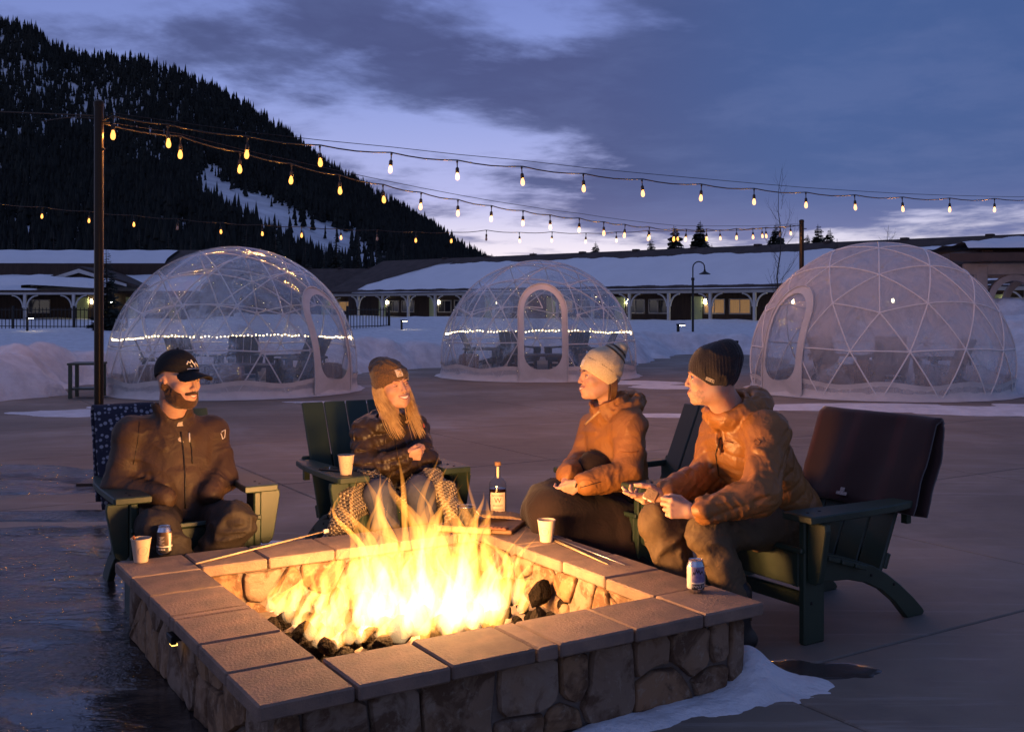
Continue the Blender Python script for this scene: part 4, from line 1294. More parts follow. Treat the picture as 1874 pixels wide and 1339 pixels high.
def string_lights(A, B, pix, label, ends, sup=True, off=()):
    root = empty('string_light', A, 0, label, 'string light')
    hits = [vplane_hit(px, py, A, B) for px, py in pix]
    tops = []
    for k, h in enumerate(hits):
        wz = h + Vector((0, 0, .165))
        tops.append(wz)
        o = obj('bulb_socket', SO, root, wz - Vector((0, 0, .115)) - A)
        o.rotation_euler = (rnd.uniform(-.08, .08), rnd.uniform(-.08, .08), 0)
        bo = obj('bulb', BOFF if k in off else BON, o)
        if k not in off: obj('filament', LBULB, bo, (0, 0, -.045))
    pts = ([ends[0]] if ends[0] else []) + tops + ([ends[1]] if ends[1] else [])
    fine = []
    for a, b in zip(pts[:-1], pts[1:]):
        for t in (0, .25, .5, .75): fine.append(a.lerp(b, t) + Vector((0, 0, -.03 * math.sin(PI * t) * min(1, (b - a).length))))
    fine.append(pts[-1])
    mb = MB(); mb.tube([p - A for p in fine], .0065, 5); mb.build('cable', M_wire, root, True)
    if sup:
        mb = MB(); a, b = pts[0], pts[-1]
        n = len(pts); mb.tube([p - A + Vector((0, 0, .012 + .05 * math.sin(PI * k / (n - 1)))) for k, p in enumerate(pts)], .003, 4); mb.build('support_wire', M_wire, root)
T1 = Vector((B1.x, B1.y, H1 - .12)); T2 = Vector((B2.x, B2.y, H2 - .05))
FA = P(2010, 372, 16.3); FA.z += 0.1
string_lights(T1, FA, [(207, 250), (308, 265), (452, 285), (586, 300), (715, 312), (837, 325), (956, 335), (1068, 347), (1176, 356), (1283, 364), (1380, 371), (1475, 377), (1565, 381), (1652, 384), (1738, 385), (1820, 385), (1905, 384)],
              'string of glowing bulbs from the tall pole crossing high over the igloos', (T1, FA))
string_lights(T1 + Vector((0, 0, -.03)), T2, [(330, 285), (439, 312), (533, 332), (622, 351), (702, 367), (770, 380), (838, 392), (899, 402), (957, 410), (1007, 417), (1060, 422), (1105, 428), (1143, 432), (1188, 436), (1233, 439), (1255, 439), (1293, 438), (1348, 436), (1378, 435), (1402, 433), (1427, 431), (1447, 428)],
              'string of glowing bulbs running between the two dark poles', (T1, T2), off=(20,))
LA = P(-260, 362, 16.8)
string_lights(LA, T2, [(-90, 385), (-5, 391), (77, 397), (163, 405), (245, 412), (325, 418), (404, 425), (480, 429), (552, 432), (624, 436), (690, 438), (761, 441), (826, 442), (890, 438), (951, 442), (1010, 441), (1072, 443), (1128, 441), (1186, 438), (1240, 438), (1318, 437), (1395, 433)],
              'string of glowing bulbs hanging low across behind the tall pole', (LA, T2), sup=False, off=(5, 10, 13))
# bare guy wire leaving the tall pole to the left
root = empty('guy_wire', T1, 0, 'thin bare wire running left from the tall pole top', 'wire')
e = P(-200, 196, 8.0) - T1
mb = MB(); mb.tube([(0, 0, 0.05), e], .005, 5); mb.build('strand', M_wire, root)
mb = MB(); t = P(78, 222, 8.3) - T1; mb.tube([(0, 0, .03), Vector((-.2, 0, .04)), t * .6 + Vector((0, 0, .03)), t], .004, 5); mb.build('loose_end', M_wire, root)
# ================================================================== FIRE PIT
M_cop = mat('coping_concrete', (0.29, 0.20, 0.150), 0.88, var=0.4, vscale=9, bump=0.8, bscale=90, bdist=0.005, orand=.14, col2=(.19, .14, .115), spec=.25, detail=8)
def stone_material():
    m = bpy.data.materials.new('field_stone'); m.use_nodes = True
    g = NG(m.node_tree); bs = m.node_tree.nodes['Principled BSDF']
    tc = g.n('ShaderNodeTexCoord'); oi = g.n('ShaderNodeObjectInfo')
    ad = g.n('ShaderNodeVectorMath', operation='ADD'); g.l(tc.outputs['Object'], ad.inputs[0])
    sc = g.n('ShaderNodeVectorMath', operation='SCALE'); sc.inputs[0].default_value = (37, 17, 23); g.l(oi.outputs['Random'], sc.inputs[3]); g.l(sc.outputs[0], ad.inputs[1])
    v = ad.outputs[0]
    a = g.noise(v, 9, 6, .65, .6); b = g.noise(v, 26, 6, .7, .4); c = g.noise(v, 3, 3, .5)
    base = g.ramp(oi.outputs['Random'], [(0, (.27, .165, .095)), (.35, (.30, .18, .10)), (.6, (.22, .16, .12)), (.8, (.29, .215, .16)), (1, (.29, .16, .08))])
    col = g.mix(g.math('MULTIPLY', g.smooth(a, .44, .60), .9), base, (.10, .055, .032, 1))
    col = g.mix(g.math('MULTIPLY', g.smooth(b, .52, .68), .65), col, (.34, .27, .20, 1))
    col = g.mix(g.math('MULTIPLY', g.smooth(c, .5, .7), .4), col, (.30, .16, .07, 1))
    g.l(col, bs.inputs['Base Color']); bs.inputs['Roughness'].default_value = .85; bs.inputs['Specular IOR Level'].default_value = .3
    bp = g.n('ShaderNodeBump'); bp.inputs['Strength'].default_value = .7; bp.inputs['Distance'].default_value = .012
    g.l(g.math('MULTIPLY_ADD', b, .5, a), bp.inputs['Height']); g.l(bp.outputs[0], bs.inputs['Normal'])
    return m
M_stone = stone_material()
M_mortar = mat('mortar', (0.22, 0.175, 0.145), .95, var=.35, vscale=14, bump=.5, bscale=60)
WT = .055       # overhang of the coping over the wall
CT = .047       # coping thickness
WZ = PITZ - CT
pitroot = empty('fire_pit', pit(SIDE / 2, SIDE / 2), YAW, 'square stone fire pit with flat concrete coping stones', 'fire pit')
H_ = SIDE / 2
def pitpart(name, mb, m, parent=None, smooth=False):
    return mb.build(name, m, parent or pitroot, smooth)
# wall core (four mortar walls, leaving the bed open)
ow = H_ - WT; iw = H_ - WID + .025
mb = MB()
for (cx_, cy_, sx, sy) in ((0, -(ow + iw) / 2, 2 * ow, ow - iw), (0, (ow + iw) / 2, 2 * ow, ow - iw), (-(ow + iw) / 2, 0, ow - iw, 2 * iw), ((ow + iw) / 2, 0, ow - iw, 2 * iw)):
    mb.box((cx_, cy_, WZ / 2 - .01), (sx - .03, sy - .024, WZ + .02) if sx > sy else (sx - .024, sy + .02, WZ + .018))
core = pitpart('wall_core', mb, M_mortar)
# stones: irregular cells fitted over each face
def cells(Wd, Hd, n, seed, minh=.10):
    """irregular stone outlines: clipped Voronoi cells of spread-out seeds"""
    r = random.Random(seed); pts = []
    best_k = 24
    for i in range(n):
        bd, bp_ = -1, None
        for k in range(best_k):
            p = (r.uniform(0, Wd), r.uniform(0, Hd))
            dd = min([math.hypot((p[0] - q[0]) * 1.0, (p[1] - q[1]) * 1.35) for q in pts] + [min(p[0], Wd - p[0]) * 2.2 + .02, min(p[1], Hd - p[1]) * 2.0 + .03, 9])
            if dd > bd: bd, bp_ = dd, p
        pts.append(bp_)
    out = []
    for i, p in enumerate(pts):
        poly = [(0, 0), (Wd, 0), (Wd, Hd), (0, Hd)]
        for j, q in enumerate(pts):
            if i == j: continue
            mx, my = (p[0] + q[0]) / 2, (p[1] + q[1]) / 2; nx_, ny_ = q[0] - p[0], q[1] - p[1]
            new = []
            for k in range(len(poly)):
                a, b = poly[k], poly[(k + 1) % len(poly)]
                da = (a[0] - mx) * nx_ + (a[1] - my) * ny_; db = (b[0] - mx) * nx_ + (b[1] - my) * ny_
                if da <= 0: new.append(a)
                if (da < 0 < db) or (db < 0 < da):
                    t = da / (da - db); new.append((a[0] + (b[0] - a[0]) * t, a[1] + (b[1] - a[1]) * t))
            poly = new
            if len(poly) < 3: break
        if len(poly) >= 3: out.append(poly)
    return out
def stone_mesh(poly, depth, r):
    """one stone: rough rounded outline, proud dressed face, in (a,b,out) coordinates about its centre"""
    cx_ = sum(p[0] for p in poly) / len(poly); cy_ = sum(p[1] for p in poly) / len(poly)
    n = len(poly); pl = []
    # clean short edges, cut corners
    for k in range(n):
        a = Vector(poly[k - 1]); b = Vector(poly[k]); c = Vector(poly[(k + 1) % n])
        if (a - b).length < .012: continue
        e1 = min(.035, (a - b).length * .3) * r.uniform(.3, 1.0); e2 = min(.035, (c - b).length * .3) * r.uniform(.3, 1.0)
        if (c - b).length < .012: e2 = 0.001
        pl.append(b + (a - b).normalized() * e1); pl.append(b + (c - b).normalized() * e2 if (c - b).length > 1e-6 else b)
    out = []
    m = len(pl)
    for k in range(m):
        a = pl[k]; b = pl[(k + 1) % m]; L = (b - a).length
        steps = max(1, int(L / .05))
        for s_ in range(steps):
            t = s_ / steps; p = a.lerp(b, t); out.append((p.x + r.uniform(-.0035, .0035), p.y + r.uniform(-.0035, .0035)))
    o1 = inset_poly(out, .0045); o2 = inset_poly(out, .010); o3 = [(cx_ + (x - cx_) * .55, cy_ + (y - cy_) * .55) for x, y in o2]
    rings = [(o1, 0.0, 0), (o1, depth * .45, .002), (o2, depth * .92, .003), (o3, depth * 1.06, .004)]
    vs = []; fs = []; N = len(out)
    for (rg, dd, jt) in rings:
        for (x, y) in rg: vs.append((x - cx_, y - cy_, dd + r.uniform(-jt, jt)))
    vs.append((0, 0, depth * 1.07 + r.uniform(-.004, .004)))
    for i in range(3):
        for k in range(N): fs.append((i * N + k, i * N + (k + 1) % N, (i + 1) * N + (k + 1) % N, (i + 1) * N + k))
    for k in range(N): fs.append((3 * N + k, 3 * N + (k + 1) % N, 4 * N))
    return (cx_, cy_), vs, fs
def stone_face(origin, ax, out, Wd, Hd, n, seed, depth, given=None):
    """origin: lower-left of the face (pit local), ax along, out = outward"""
    r = random.Random(seed)
    if not given: depth *= .72
    for poly in (given or cells(Wd, Hd, n, seed)):
        (ca, cb), vs, fs = stone_mesh(poly, depth * r.uniform(.75, 1.2), r)
        M3 = Matrix((ax, Vector((0, 0, 1)), out)).transposed()
        me = mkmesh('stone', [M3 @ Vector(v) for v in vs], fs, M_stone)
        autosmooth(me, 50)
        # keep the winding pointing outward
        if ax.cross(Vector((0, 0, 1))).dot(out) < 0: me.flip_normals()
        obj('stone', me, pitroot, origin + ax * ca + Vector((0, 0, cb)))
X_, Y_ = Vector((1, 0, 0)), Vector((0, 1, 0))
fo = ow - .013
# front face traced stone by stone (a along the face, b up)
FW = 2 * ow
def tr(*pts): return [(p[0] * FW, p[1] * WZ) for p in pts]
front = [tr((0, 0), (.05, 0), (.052, .6), (.05, 1), (0, 1)), tr((.05, 0), (.165, 0), (.17, .45), (.16, 1), (.05, 1)),
         tr((.165, 0), (.25, 0), (.262, .35), (.255, 1), (.16, 1), (.17, .45)),
         tr((.25, 0), (.405, 0), (.40, .30), (.41, 1), (.255, 1), (.262, .35)),
         tr((.405, 0), (.50, 0), (.515, .33), (.41, .36), (.40, .30)), tr((.41, .36), (.515, .33), (.54, .44), (.54, 1), (.41, 1)),
         tr((.50, 0), (.60, 0), (.585, .30), (.545, .42), (.515, .33)), tr((.545, .43), (.585, .32), (.605, .50), (.605, 1), (.54, 1)),
         tr((.605, 0), (.70, 0), (.715, .12), (.71, 1), (.61, 1), (.605, .5), (.588, .3)),
         tr((.71, .06), (.715, 0), (.865, 0), (.86, .16), (.82, .50), (.77, .55), (.712, .42)),
         tr((.712, .44), (.77, .57), (.80, .56), (.80, 1), (.71, 1)),
         tr((.80, .58), (.822, .52), (.85, .30), (.90, .42), (.905, 1), (.80, 1)),
         tr((.862, .18), (.87, .02), (.955, .02), (.957, .40), (.90, .40), (.852, .28)), tr((.905, .43), (.957, .42), (.958, 1), (.906, 1)),
         tr((.958, .0), (1, .0), (1, 1), (.96, 1))]
stone_face(Vector((-ow, -fo, 0)), X_, -Y_, FW, WZ, 0, 3, .026, front)
stone_face(Vector((-fo, ow, 0)), -Y_, -X_, FW, WZ, 15, 5, .03)
stone_face(Vector((fo, -ow, 0)), Y_, X_, FW, WZ, 14, 8, .03)
stone_face(Vector((ow, fo, 0)), -X_, Y_, FW, WZ, 13, 9, .03)
fi = iw + .008
stone_face(Vector((-iw, fi, 0)), X_, -Y_, 2 * iw, WZ, 13, 15, .028)
stone_face(Vector((fi, iw, 0)), -Y_, -X_, 2 * iw, WZ, 13, 16, .028)
stone_face(Vector((-fi, -iw, 0)), Y_, X_, 2 * iw, WZ, 12, 17, .028)
stone_face(Vector((iw, -fi, 0)), -X_, Y_, 2 * iw, WZ, 12, 18, .028)
# coping stones: left and right runs carry the corners
def coping(cx_, cy_, sx, sy):
    mb = MB(); jx, jy = rnd.uniform(-.002, .002), rnd.uniform(-.002, .002)
    # softened block with slightly worn upper edge
    mb.box((0, 0, 0), (sx - .008, sy - .008, CT), ch=.006)
    o = mb.build('coping_stone', M_cop, pitroot, loc=(cx_ + jx, cy_ + jy, WZ + CT / 2 + rnd.uniform(0, .003)), rot=(rnd.uniform(-.004, .004), rnd.uniform(-.004, .004), rnd.uniform(-.004, .004)))
hw = WID / 2
lt = (SIDE - .052) / 6 - .0
for s_ in (-1, 1):
    y = -H_
    seq = [lt, lt, lt, .052, lt, lt, lt] if s_ < 0 else [WID, lt, lt, lt, .062, lt, SIDE - WID - .062 - 4 * lt]
    for L in seq:
        coping(s_ * (H_ - hw), y + L / 2, WID, L); y += L
fr = [(656 - 656), 0]
inner = SIDE - 2 * WID
tl = (inner - .085) / 4
for s_ in (-1, 1):
    x = -H_ + WID
    seq = [tl, tl, .085, tl, tl] if s_ < 0 else [tl * .93, tl, tl * 1.02, tl, .085 + tl * .05]
    for L in seq:
        coping(x + L / 2, s_ * (H_ - hw), L, WID); x += L
# small wall light under the left coping
M_wl = emit('pit_light_glow', (1.0, 0.62, 0.14), 3.0)
lr = empty('wall_light', pit(WT - .036, SIDE * .50, WZ - .028), YAW, 'small lit wall light tucked under the coping of the fire pit', 'light')
mb = MB(); mb.box((0, 0, .012), (.05, .07, .02), ch=.003); mb.box((-.012, 0, -.004), (.018, .05, .012)); mb.build('housing', M_black, lr)
mb = MB(); mb.box((-.008, 0, -.013), (.02, .035, .006)); mb.build('lens', M_wl, lr)

# ------------------------------------------------------------------ lava rock bed
M_lava = mat('lava_rock', (0.034, 0.025, 0.021), .97, var=.5, vscale=18, bump=1.0, bscale=1.6, bdist=.5, orand=.4, col2=(.014, .011, .010), spec=.15, detail=8)
BEDZ = .105
mb = MB(); mb.box((0, 0, BEDZ - .06), (2 * iw - .02, 2 * iw - .02, .08)); pitpart('bed', mb, M_mortar)
def rock_meshes(n):
    out = []
    for k in range(n):
        bm = bmesh.new(); bmesh.ops.create_icosphere(bm, subdivisions=2, radius=1)
        co = np.array([v.co for v in bm.verts])
        d = 0.72 + .55 * fbm(co * 1.1 + k * 7.3, 3, k) + .18 * (fbm(co * 3.2 + k * 3.1, 2, k + 50) - .5)
        # cut a few flat facets
        r = random.Random(k)
        for f in range(4):
            nv = np.array([r.gauss(0, 1) for _ in range(3)]); nv /= np.linalg.norm(nv)
            pr = (co * d[:, None]) @ nv; lim = r.uniform(.55, .8)
            d = np.where(pr > lim, d * (lim / np.maximum(pr, 1e-6)) ** .85, d)
        for v, q in zip(bm.verts, co * d[:, None] * np.array([1, .82, .78])): v.co = q
        me = bpy.data.meshes.new('lava_rock'); bm.to_mesh(me); bm.free(); me.materials.append(M_lava); autosmooth(me, 35); out.append(me)
    return out
RM = rock_meshes(9)
rr_ = random.Random(4)
def rock(u, v, z, s, label=None):
    p = pit(u, v, z)
    o = obj('lava_rock', RM[rr_.randrange(9)], None, p, (rr_.uniform(0, 6), rr_.uniform(0, 6), rr_.uniform(0, 6))); o.scale = (s, s, s)
    return tag(o, label or 'dark rough lava rock lying in the fire pit bed', 'rock', 'lava rocks in the fire pit')
lo, hi = WID + .06, SIDE - WID - .06
placed = []
for i in range(400):
    u = rr_.uniform(lo, hi); v = rr_.uniform(lo, hi)
    s = rr_.choice([.028, .035, .045, .05, .06])
    if any(math.hypot(u - a, v - b) < (s + c) * .78 for a, b, c in placed): continue
    placed.append((u, v, s)); rock(u, v, BEDZ - .018 + s * .45, s)
    if len(placed) >= 170: break
# larger rocks set where the picture shows them
def pixrock(px, py, z, s, label=None):
    d = (CAMH - z) * FPX / (py - HY); p = Vector(((px - CX) / FPX * d, d, z)) - PF
    return rock(p.dot(U), p.dot(V), z, s, label)
o = pixrock(988, 1088, BEDZ + .055, .072, 'tall black lava rock standing in the pit beside the flames'); o.rotation_euler = (.2, .1, .6); o.scale = (.055, .055, .088); del o['group']
for (px, py, s) in [(915, 1075, .05), (1035, 1100, .05), (1062, 1105, .035), (770, 1128, .065), (805, 1142, .055), (865, 1122, .07), (550, 1160, .055), (640, 1170, .055), (675, 1165, .05), (600, 1185, .05), (520, 1135, .05), (560, 1145, .045), (930, 1068, .04), (735, 1150, .06), (700, 1178, .05)]:
    pixrock(px, py, BEDZ + .03, s)

# ------------------------------------------------------------------ the fire: tongues of glowing gas (emission inside closed shapes), light from lamps inside the flames
def flame_mat(name, col, s):
    m = bpy.data.materials.new(name); m.use_nodes = True
    g = NG(m.node_tree)
    for n in list(m.node_tree.nodes): m.node_tree.nodes.remove(n)
    e = g.n('ShaderNodeEmission'); e.inputs[0].default_value = tuple(col) + (1,); e.inputs[1].default_value = s
    o = g.n('ShaderNodeOutputMaterial'); g.l(e.outputs[0], o.inputs['Volume'])
    return m
M_fl_o = flame_mat('flame_orange', (1.0, 0.34, 0.05), 22)
M_fl_y = flame_mat('flame_yellow', (1.0, 0.44, 0.10), 13)
M_fl_w = flame_mat('flame_white', (1.0, 0.60, 0.28), 15)
fire = empty('fire', pit(SIDE * .5, SIDE * .5, BEDZ), 0, 'tall bright yellow flames burning in the middle of the fire pit', 'fire')
fr_ = random.Random(12)
def flame(base, h, w, m, lean=(0, 0), seed=0, flat=.55, wav=1.0, name='flame'):
    """base in world, tongue with pointed tip, wavering sideways"""
    r = random.Random(seed); n = 9; S = 18
    ph = [r.uniform(0, 6.28) for _ in range(6)]; az = r.uniform(0, PI)
    vs = []; fs = []
    b = Vector(base) - fire.location
    for i in range(S + 1):
        t = i / S
        prof = (.35 + .65 * math.sin(PI * min(1, t / .30) / 2)) * (1 - max(0, (t - .10) / .90)) ** .95 * (1 + .28 * math.sin(t * 13 + ph[5]) * t)
        prof = max(prof, .02 if i in (0, S) else .03)
        wx = wav * w * (.9 * t * math.sin(t * 5.5 + ph[0]) + .5 * t * math.sin(t * 10.5 + ph[1]))
        wy = wav * w * (.9 * t * math.sin(t * 5.0 + ph[2]) + .4 * t * math.sin(t * 11 + ph[3]))
        c = b + Vector((wx + lean[0] * t * t, wy + lean[1] * t * t, h * t))
        for k in range(n):
            a = 2 * PI * k / n; rr = w * prof * (1 + .20 * math.sin(2 * a + ph[4] + t * 9) + .15 * math.sin(3 * a + ph[2] - t * 7))
            q = Vector((math.cos(a) * rr, math.sin(a) * rr * flat, 0)); q = rotz(az * .5 - .4 + t * 1.1) @ q
            vs.append(c + q)
    for i in range(S):
        for k in range(n): fs.append((i * n + k, i * n + (k + 1) % n, (i + 1) * n + (k + 1) % n, (i + 1) * n + k))
    fs.append(tuple(range(n))[::-1]); fs.append(tuple(S * n + k for k in range(n)))
    return obj(name, mkmesh('flame', vs, fs, m, True), fire)
def fpos(px, py, d=None, z=None):
    z = BEDZ + .02 if z is None else z
    if d is not None:
        return Vector(((px - CX) / FPX * d, d, z))
    return G(px, py, z)
FC = pit(SIDE * .5, SIDE * .5)
flame_thin = flame_mat('flame_thin', (1.0, 0.36, 0.05), 3.5)
# tall tongues: (tip pixel x, tip pixel y, base pixel x, depth)
tall = [(648, 935, 668, 4.15), (672, 915, 676, 4.25), (690, 955, 700, 4.05), (722, 930, 712, 4.30), (738, 890, 738, 4.15), (752, 920, 748, 4.3), (768, 940, 770, 4.05),
        (785, 900, 778, 4.2), (802, 922, 800, 4.3), (815, 950, 820, 4.1), (842, 915, 832, 4.2), (862, 940, 850, 4.3), (880, 960, 868, 4.15), (905, 965, 885, 4.25),
        (630, 985, 655, 4.2), (925, 1000, 905, 4.2), (705, 915, 690, 4.2), (835, 930, 815, 4.25), (870, 925, 852, 4.25), (660, 960, 672, 4.3)]
for k, (tx, ty, bx, d) in enumerate(tall):
    for c in range(1 + (k % 3 == 0)):
        dd = d + (c - .5) * .14 + fr_.uniform(-.04, .04); b = fpos(bx + fr_.uniform(-10, 10), 0, dd); top = P(tx + fr_.uniform(-16, 16) * c, ty + 45 * c * fr_.random() - 12, dd); h = (top.z - b.z) * 1.22
        flame(b, h, .044 + .030 * fr_.random(), M_fl_o, (top.x - b.x, 0), 100 + k + 37 * c, fr_.uniform(.45, .8), fr_.uniform(.6, 1.1))
        flame(b + Vector((fr_.uniform(-.02, .02), fr_.uniform(-.03, .03), 0)), h * fr_.uniform(.60, .95), .030 + .024 * fr_.random(), M_fl_y, ((top.x - b.x) * .6, 0), 200 + k + 41 * c, .6, .7)
# wide thin body of orange gas between the tongues
for k in range(6):
    px = 680 + 210 * (k + .5) / 6; d = fr_.uniform(4.05, 4.35); flame(fpos(px, 0, d), fr_.uniform(.36, .52), .085, flame_thin, (fr_.uniform(-.04, .04), 0), 700 + k, .7, .6)
# glowing core
for k in range(20):
    px = 675 + 235 * (k + .5) / 20 + fr_.uniform(-12, 12); d = fr_.uniform(4.0, 4.4)
    flame(fpos(px, 0, d), fr_.uniform(.24, .42) * (1 - .5 * abs(px - 780) / 300), fr_.uniform(.045, .065), M_fl_w, (fr_.uniform(-.03, .03), 0), 300 + k, .7, .5)
# low licks towards the front and the left
low_ = [(498, 1122, .09), (530, 1142, .12), (548, 1158, .12), (572, 1175, .12), (588, 1188, .11), (612, 1150, .16), (618, 1190, .10), (512, 1128, .10), (540, 1120, .13), (560, 1135, .12), (585, 1125, .15), (600, 1148, .14), (625, 1130, .18), (575, 1160, .12), (600, 1178, .13), (625, 1165, .13), (655, 1150, .17), (640, 1182, .10),
        (690, 1150, .18), (720, 1140, .20), (745, 1158, .12), (780, 1165, .09), (805, 1150, .12), (840, 1150, .15), (870, 1140, .14), (900, 1130, .16), (925, 1118, .18), (945, 1110, .16), (700, 1172, .08), (865, 1150, .10), (955, 1125, .10), (660, 1180, .09)]
for k, (px, py, h) in enumerate(low_):
    b = fpos(px, py) + Vector((0, 0, .01)); lean = (fr_.uniform(.03, .12), 0)
    flame(b, h * 1.9, .042, M_fl_o, lean, 400 + k, .6, .8)
    flame(b + Vector((.008, .01, 0)), h * 1.5, .036, M_fl_y, (lean[0] * .8, 0), 450 + k, .7, .7)
    flame(b + Vector((-.004, -.01, 0)), h * 1.1, .032, M_fl_w, (lean[0] * .4, 0), 480 + k, .7, .5)
for k in range(6):
    a = 2 * PI * k / 6
    L = bpy.data.lights.new('fire_glow', 'POINT'); L.energy = 4.0 if k % 2 == 0 else 46.0; L.color = (1.0, 0.47, 0.15); L.shadow_soft_size = .09
    lo_ = bpy.data.objects.new('fire_glow', L); COL.objects.link(lo_); lo_.parent = fire
    lo_.location = (.20 * math.cos(a), .14 * math.sin(a), .18 + .19 * (k % 2))

# ================================================================== SMALL THINGS ON THE COPING
M_paper = mat('kraft_paper', (0.62, 0.47, 0.33), .75, var=.08, vscale=20)
M_paperw = mat('cream_paper', (0.74, 0.62, 0.46), .7, var=.06, vscale=20)
M_ink = mat('cup_print', (0.30, 0.22, 0.16), .8)
M_drink = mat('cocoa', (0.06, 0.03, 0.018), .3)
def text_mesh(txt, size, m, name='lettering'):
    cu = bpy.data.curves.new(name, 'FONT'); cu.body = txt; cu.size = size; cu.align_x = 'CENTER'; cu.align_y = 'CENTER'; cu.extrude = .0004
    cu.resolution_u = 2
    o = bpy.data.objects.new(name, cu); COL.objects.link(o)
    dg = bpy.context.evaluated_depsgraph_get(); me = bpy.data.meshes.new_from_object(o.evaluated_get(dg))
    bpy.data.objects.remove(o); bpy.data.curves.remove(cu)
    me.name = name; me.materials.clear(); me.materials.append(m)
    return me
def wrap(me, R, z0, az, taper=0.0, zc=0.0):
    """bend a flat text mesh (x,y) round a vertical cylinder of radius R"""
    for v in me.vertices:
        r = R + v.co.z + taper * (v.co.y + z0 - zc); a = az + v.co.x / R
        v.co = Vector((r * math.cos(a), r * math.sin(a), z0 + v.co.y))
    me.update(); return me
CUPZ = PITZ + .004
def face_cam(loc): return math.atan2(-loc.y, -loc.x)
def ring_pts(R0, taper, z0, rad, az, n=24):
    out = []
    for k in range(n + 1):
        a = 2 * PI * k / n; s_, z = rad * math.cos(a), z0 + rad * math.sin(a)
        r = R0 + taper * z + .0006; out.append((r * math.cos(az + s_ / r), r * math.sin(az + s_ / r), z))
    return out
def cup(loc, label, m, az_off=0.0, stick=False, h=.098):
    root = empty('paper_cup', loc, 0, label, 'cup')
    r0, r1 = .0285, .0415; tp = (r1 - r0) / h
    mb = MB(); mb.lathe([(r0 - .004, .004), (r0, 0), (r0 + tp * h * .5, h * .5), (r1, h), (r1 - .0012, h), (r1 - .003, h - .004), (r0 + tp * h * .74 - .0025, h * .72), (.001, h * .72)], (0, 0, 0), 28, 0, True, False)
    me = mb.mesh('cup_body', m); autosmooth(me, 50); obj('cup_body', me, root)
    mb = MB(); mb.tube([(r1 * math.cos(2 * PI * k / 28), r1 * math.sin(2 * PI * k / 28), h) for k in range(29)], .0022, 6, False); mb.build('rim', m, root, True)
    mb = MB(); mb.lathe([(.001, 0), (r0 + tp * h * .74 - .003, 0)], (0, 0, h * .735), 20, 0, False, False); mb.build('drink', M_drink, root)
    az = face_cam(Vector(loc)) + az_off
    mb = MB(); mb.tube(ring_pts(r0, tp, h * .52, .019, az), .0007, 4, False)
    pr = mb.build('printed_ring', M_ink, root)
    mb = MB()
    for k in range(3):
        zz = h * .52 + .007 - k * .006; mb.tube([((r0 + tp * zz + .0006) * math.cos(az + t), (r0 + tp * zz + .0006) * math.sin(az + t), zz) for t in (-.22 + .05 * k, 0, .22 - .05 * k)], .0006, 4)
    mb.build('printed_mark', M_ink, root)
    if stick:
        mb = MB(); mb.tube([(-.018, .0, h * .75), (-.03, -.008, h + .012)], .0055, 8); mb.build('cinnamon_stick', mat('cinnamon', (.28, .09, .035), .7), root, True)
def on_coping(px, py): return G(px, py, CUPZ)
cup(on_coping(258, 1027), 'kraft paper cup with cinnamon stick beside the dark can', M_paper, .25, True)
cup(on_coping(1000, 990), 'cream paper cup on the coping beside the roasting sticks', M_paperw, -.25)
M_alu = mat('aluminium', (.75, .74, .72), .22, metal=1.0)
def can(loc, label, body_m, band_m, txt, tz, tcol, darkband):
    root = empty('drink_can', loc, 0, label, 'can')
    h = .122; R = .033
    mb = MB(); mb.lathe([(.022, .0), (.0245, .002), (R - .002, .010), (R, .016), (R, .100)], (0, 0, 0), 32, 0, True, False)
    me = mb.mesh('can_body', body_m); autosmooth(me, 50); b = obj('can_body', me, root)
    mb = MB(); mb.lathe([(R, .1001), (R - .002, .106), (.0275, .116), (.0262, .119), (.0275, .1215), (.0268, .1222), (.0248, .1195), (.001, .1190)], (0, 0, 0), 32, 0, False, False)
    me = mb.mesh('can_top', M_alu); autosmooth(me, 50); obj('can_top', me, root)
    mb = MB(); mb.lathe([(.0245, .0001), (.0265, .003), (R - .001, .0105), (R + .0003, .0165)], (0, 0, 0), 32, 0, False, False); mb.build('can_base', M_alu, root, True)
    mb = MB(); mb.box((.004, 0, .1205), (.018, .010, .0015)); mb.build('tab', M_alu, root)
    az = face_cam(Vector(loc))
    return root, az, R
def band(root, name, z0, z1, R, m, a0=0, a1=2 * PI):
    mb = MB(); n = 40; vs = []; fs = []
    for k in range(n + 1):
        a = a0 + (a1 - a0) * k / n
        vs += [(R * math.cos(a), R * math.sin(a), z0), (R * math.cos(a), R * math.sin(a), z1)]
    for k in range(n): fs.append((2 * k, 2 * k + 2, 2 * k + 3, 2 * k + 1))
    return obj(name, mkmesh(name, vs, fs, m, True), root)
M_canbrown = mat('can_brown', (.13, .085, .06), .35, metal=.5)
M_canblack = mat('can_black', (.02, .018, .018), .35)
M_canwhite = mat('can_white', (.75, .70, .64), .35, metal=.2)
M_canpurple = mat('can_purple_mountains', (.14, .11, .30), .35, var=.8, vscale=30, col2=(.45, .40, .55), metal=.2)
root, az, R = can(on_coping(301, 1013), 'dark printed drink can beside the kraft cup', M_canbrown, None, '', 0, None, True)
band(root, 'label_band', .012, .034, R + .0004, M_canblack); band(root, 'label_stripe', .0345, .040, R + .0004, M_canwhite)
band(root, 'label_panel', .044, .084, R + .0004, mat('can_panel', (.10, .07, .05), .5), az - .9, az + .1); band(root, 'label_side', .018, .094, R + .0005, M_canwhite, az + .55, az + 1.0)
for k in range(9): band(root, 'print_line', .079 - k * .004, .0805 - k * .004, R + .0007, M_canwhite, az - .8 + .1 * (k % 3), az - .02 - .12 * (k % 4))
for k in range(5): band(root, 'print_block', .022, .029, R + .0008, M_canwhite, az - .85 + k * .2, az - .72 + k * .2)
mb = MB()
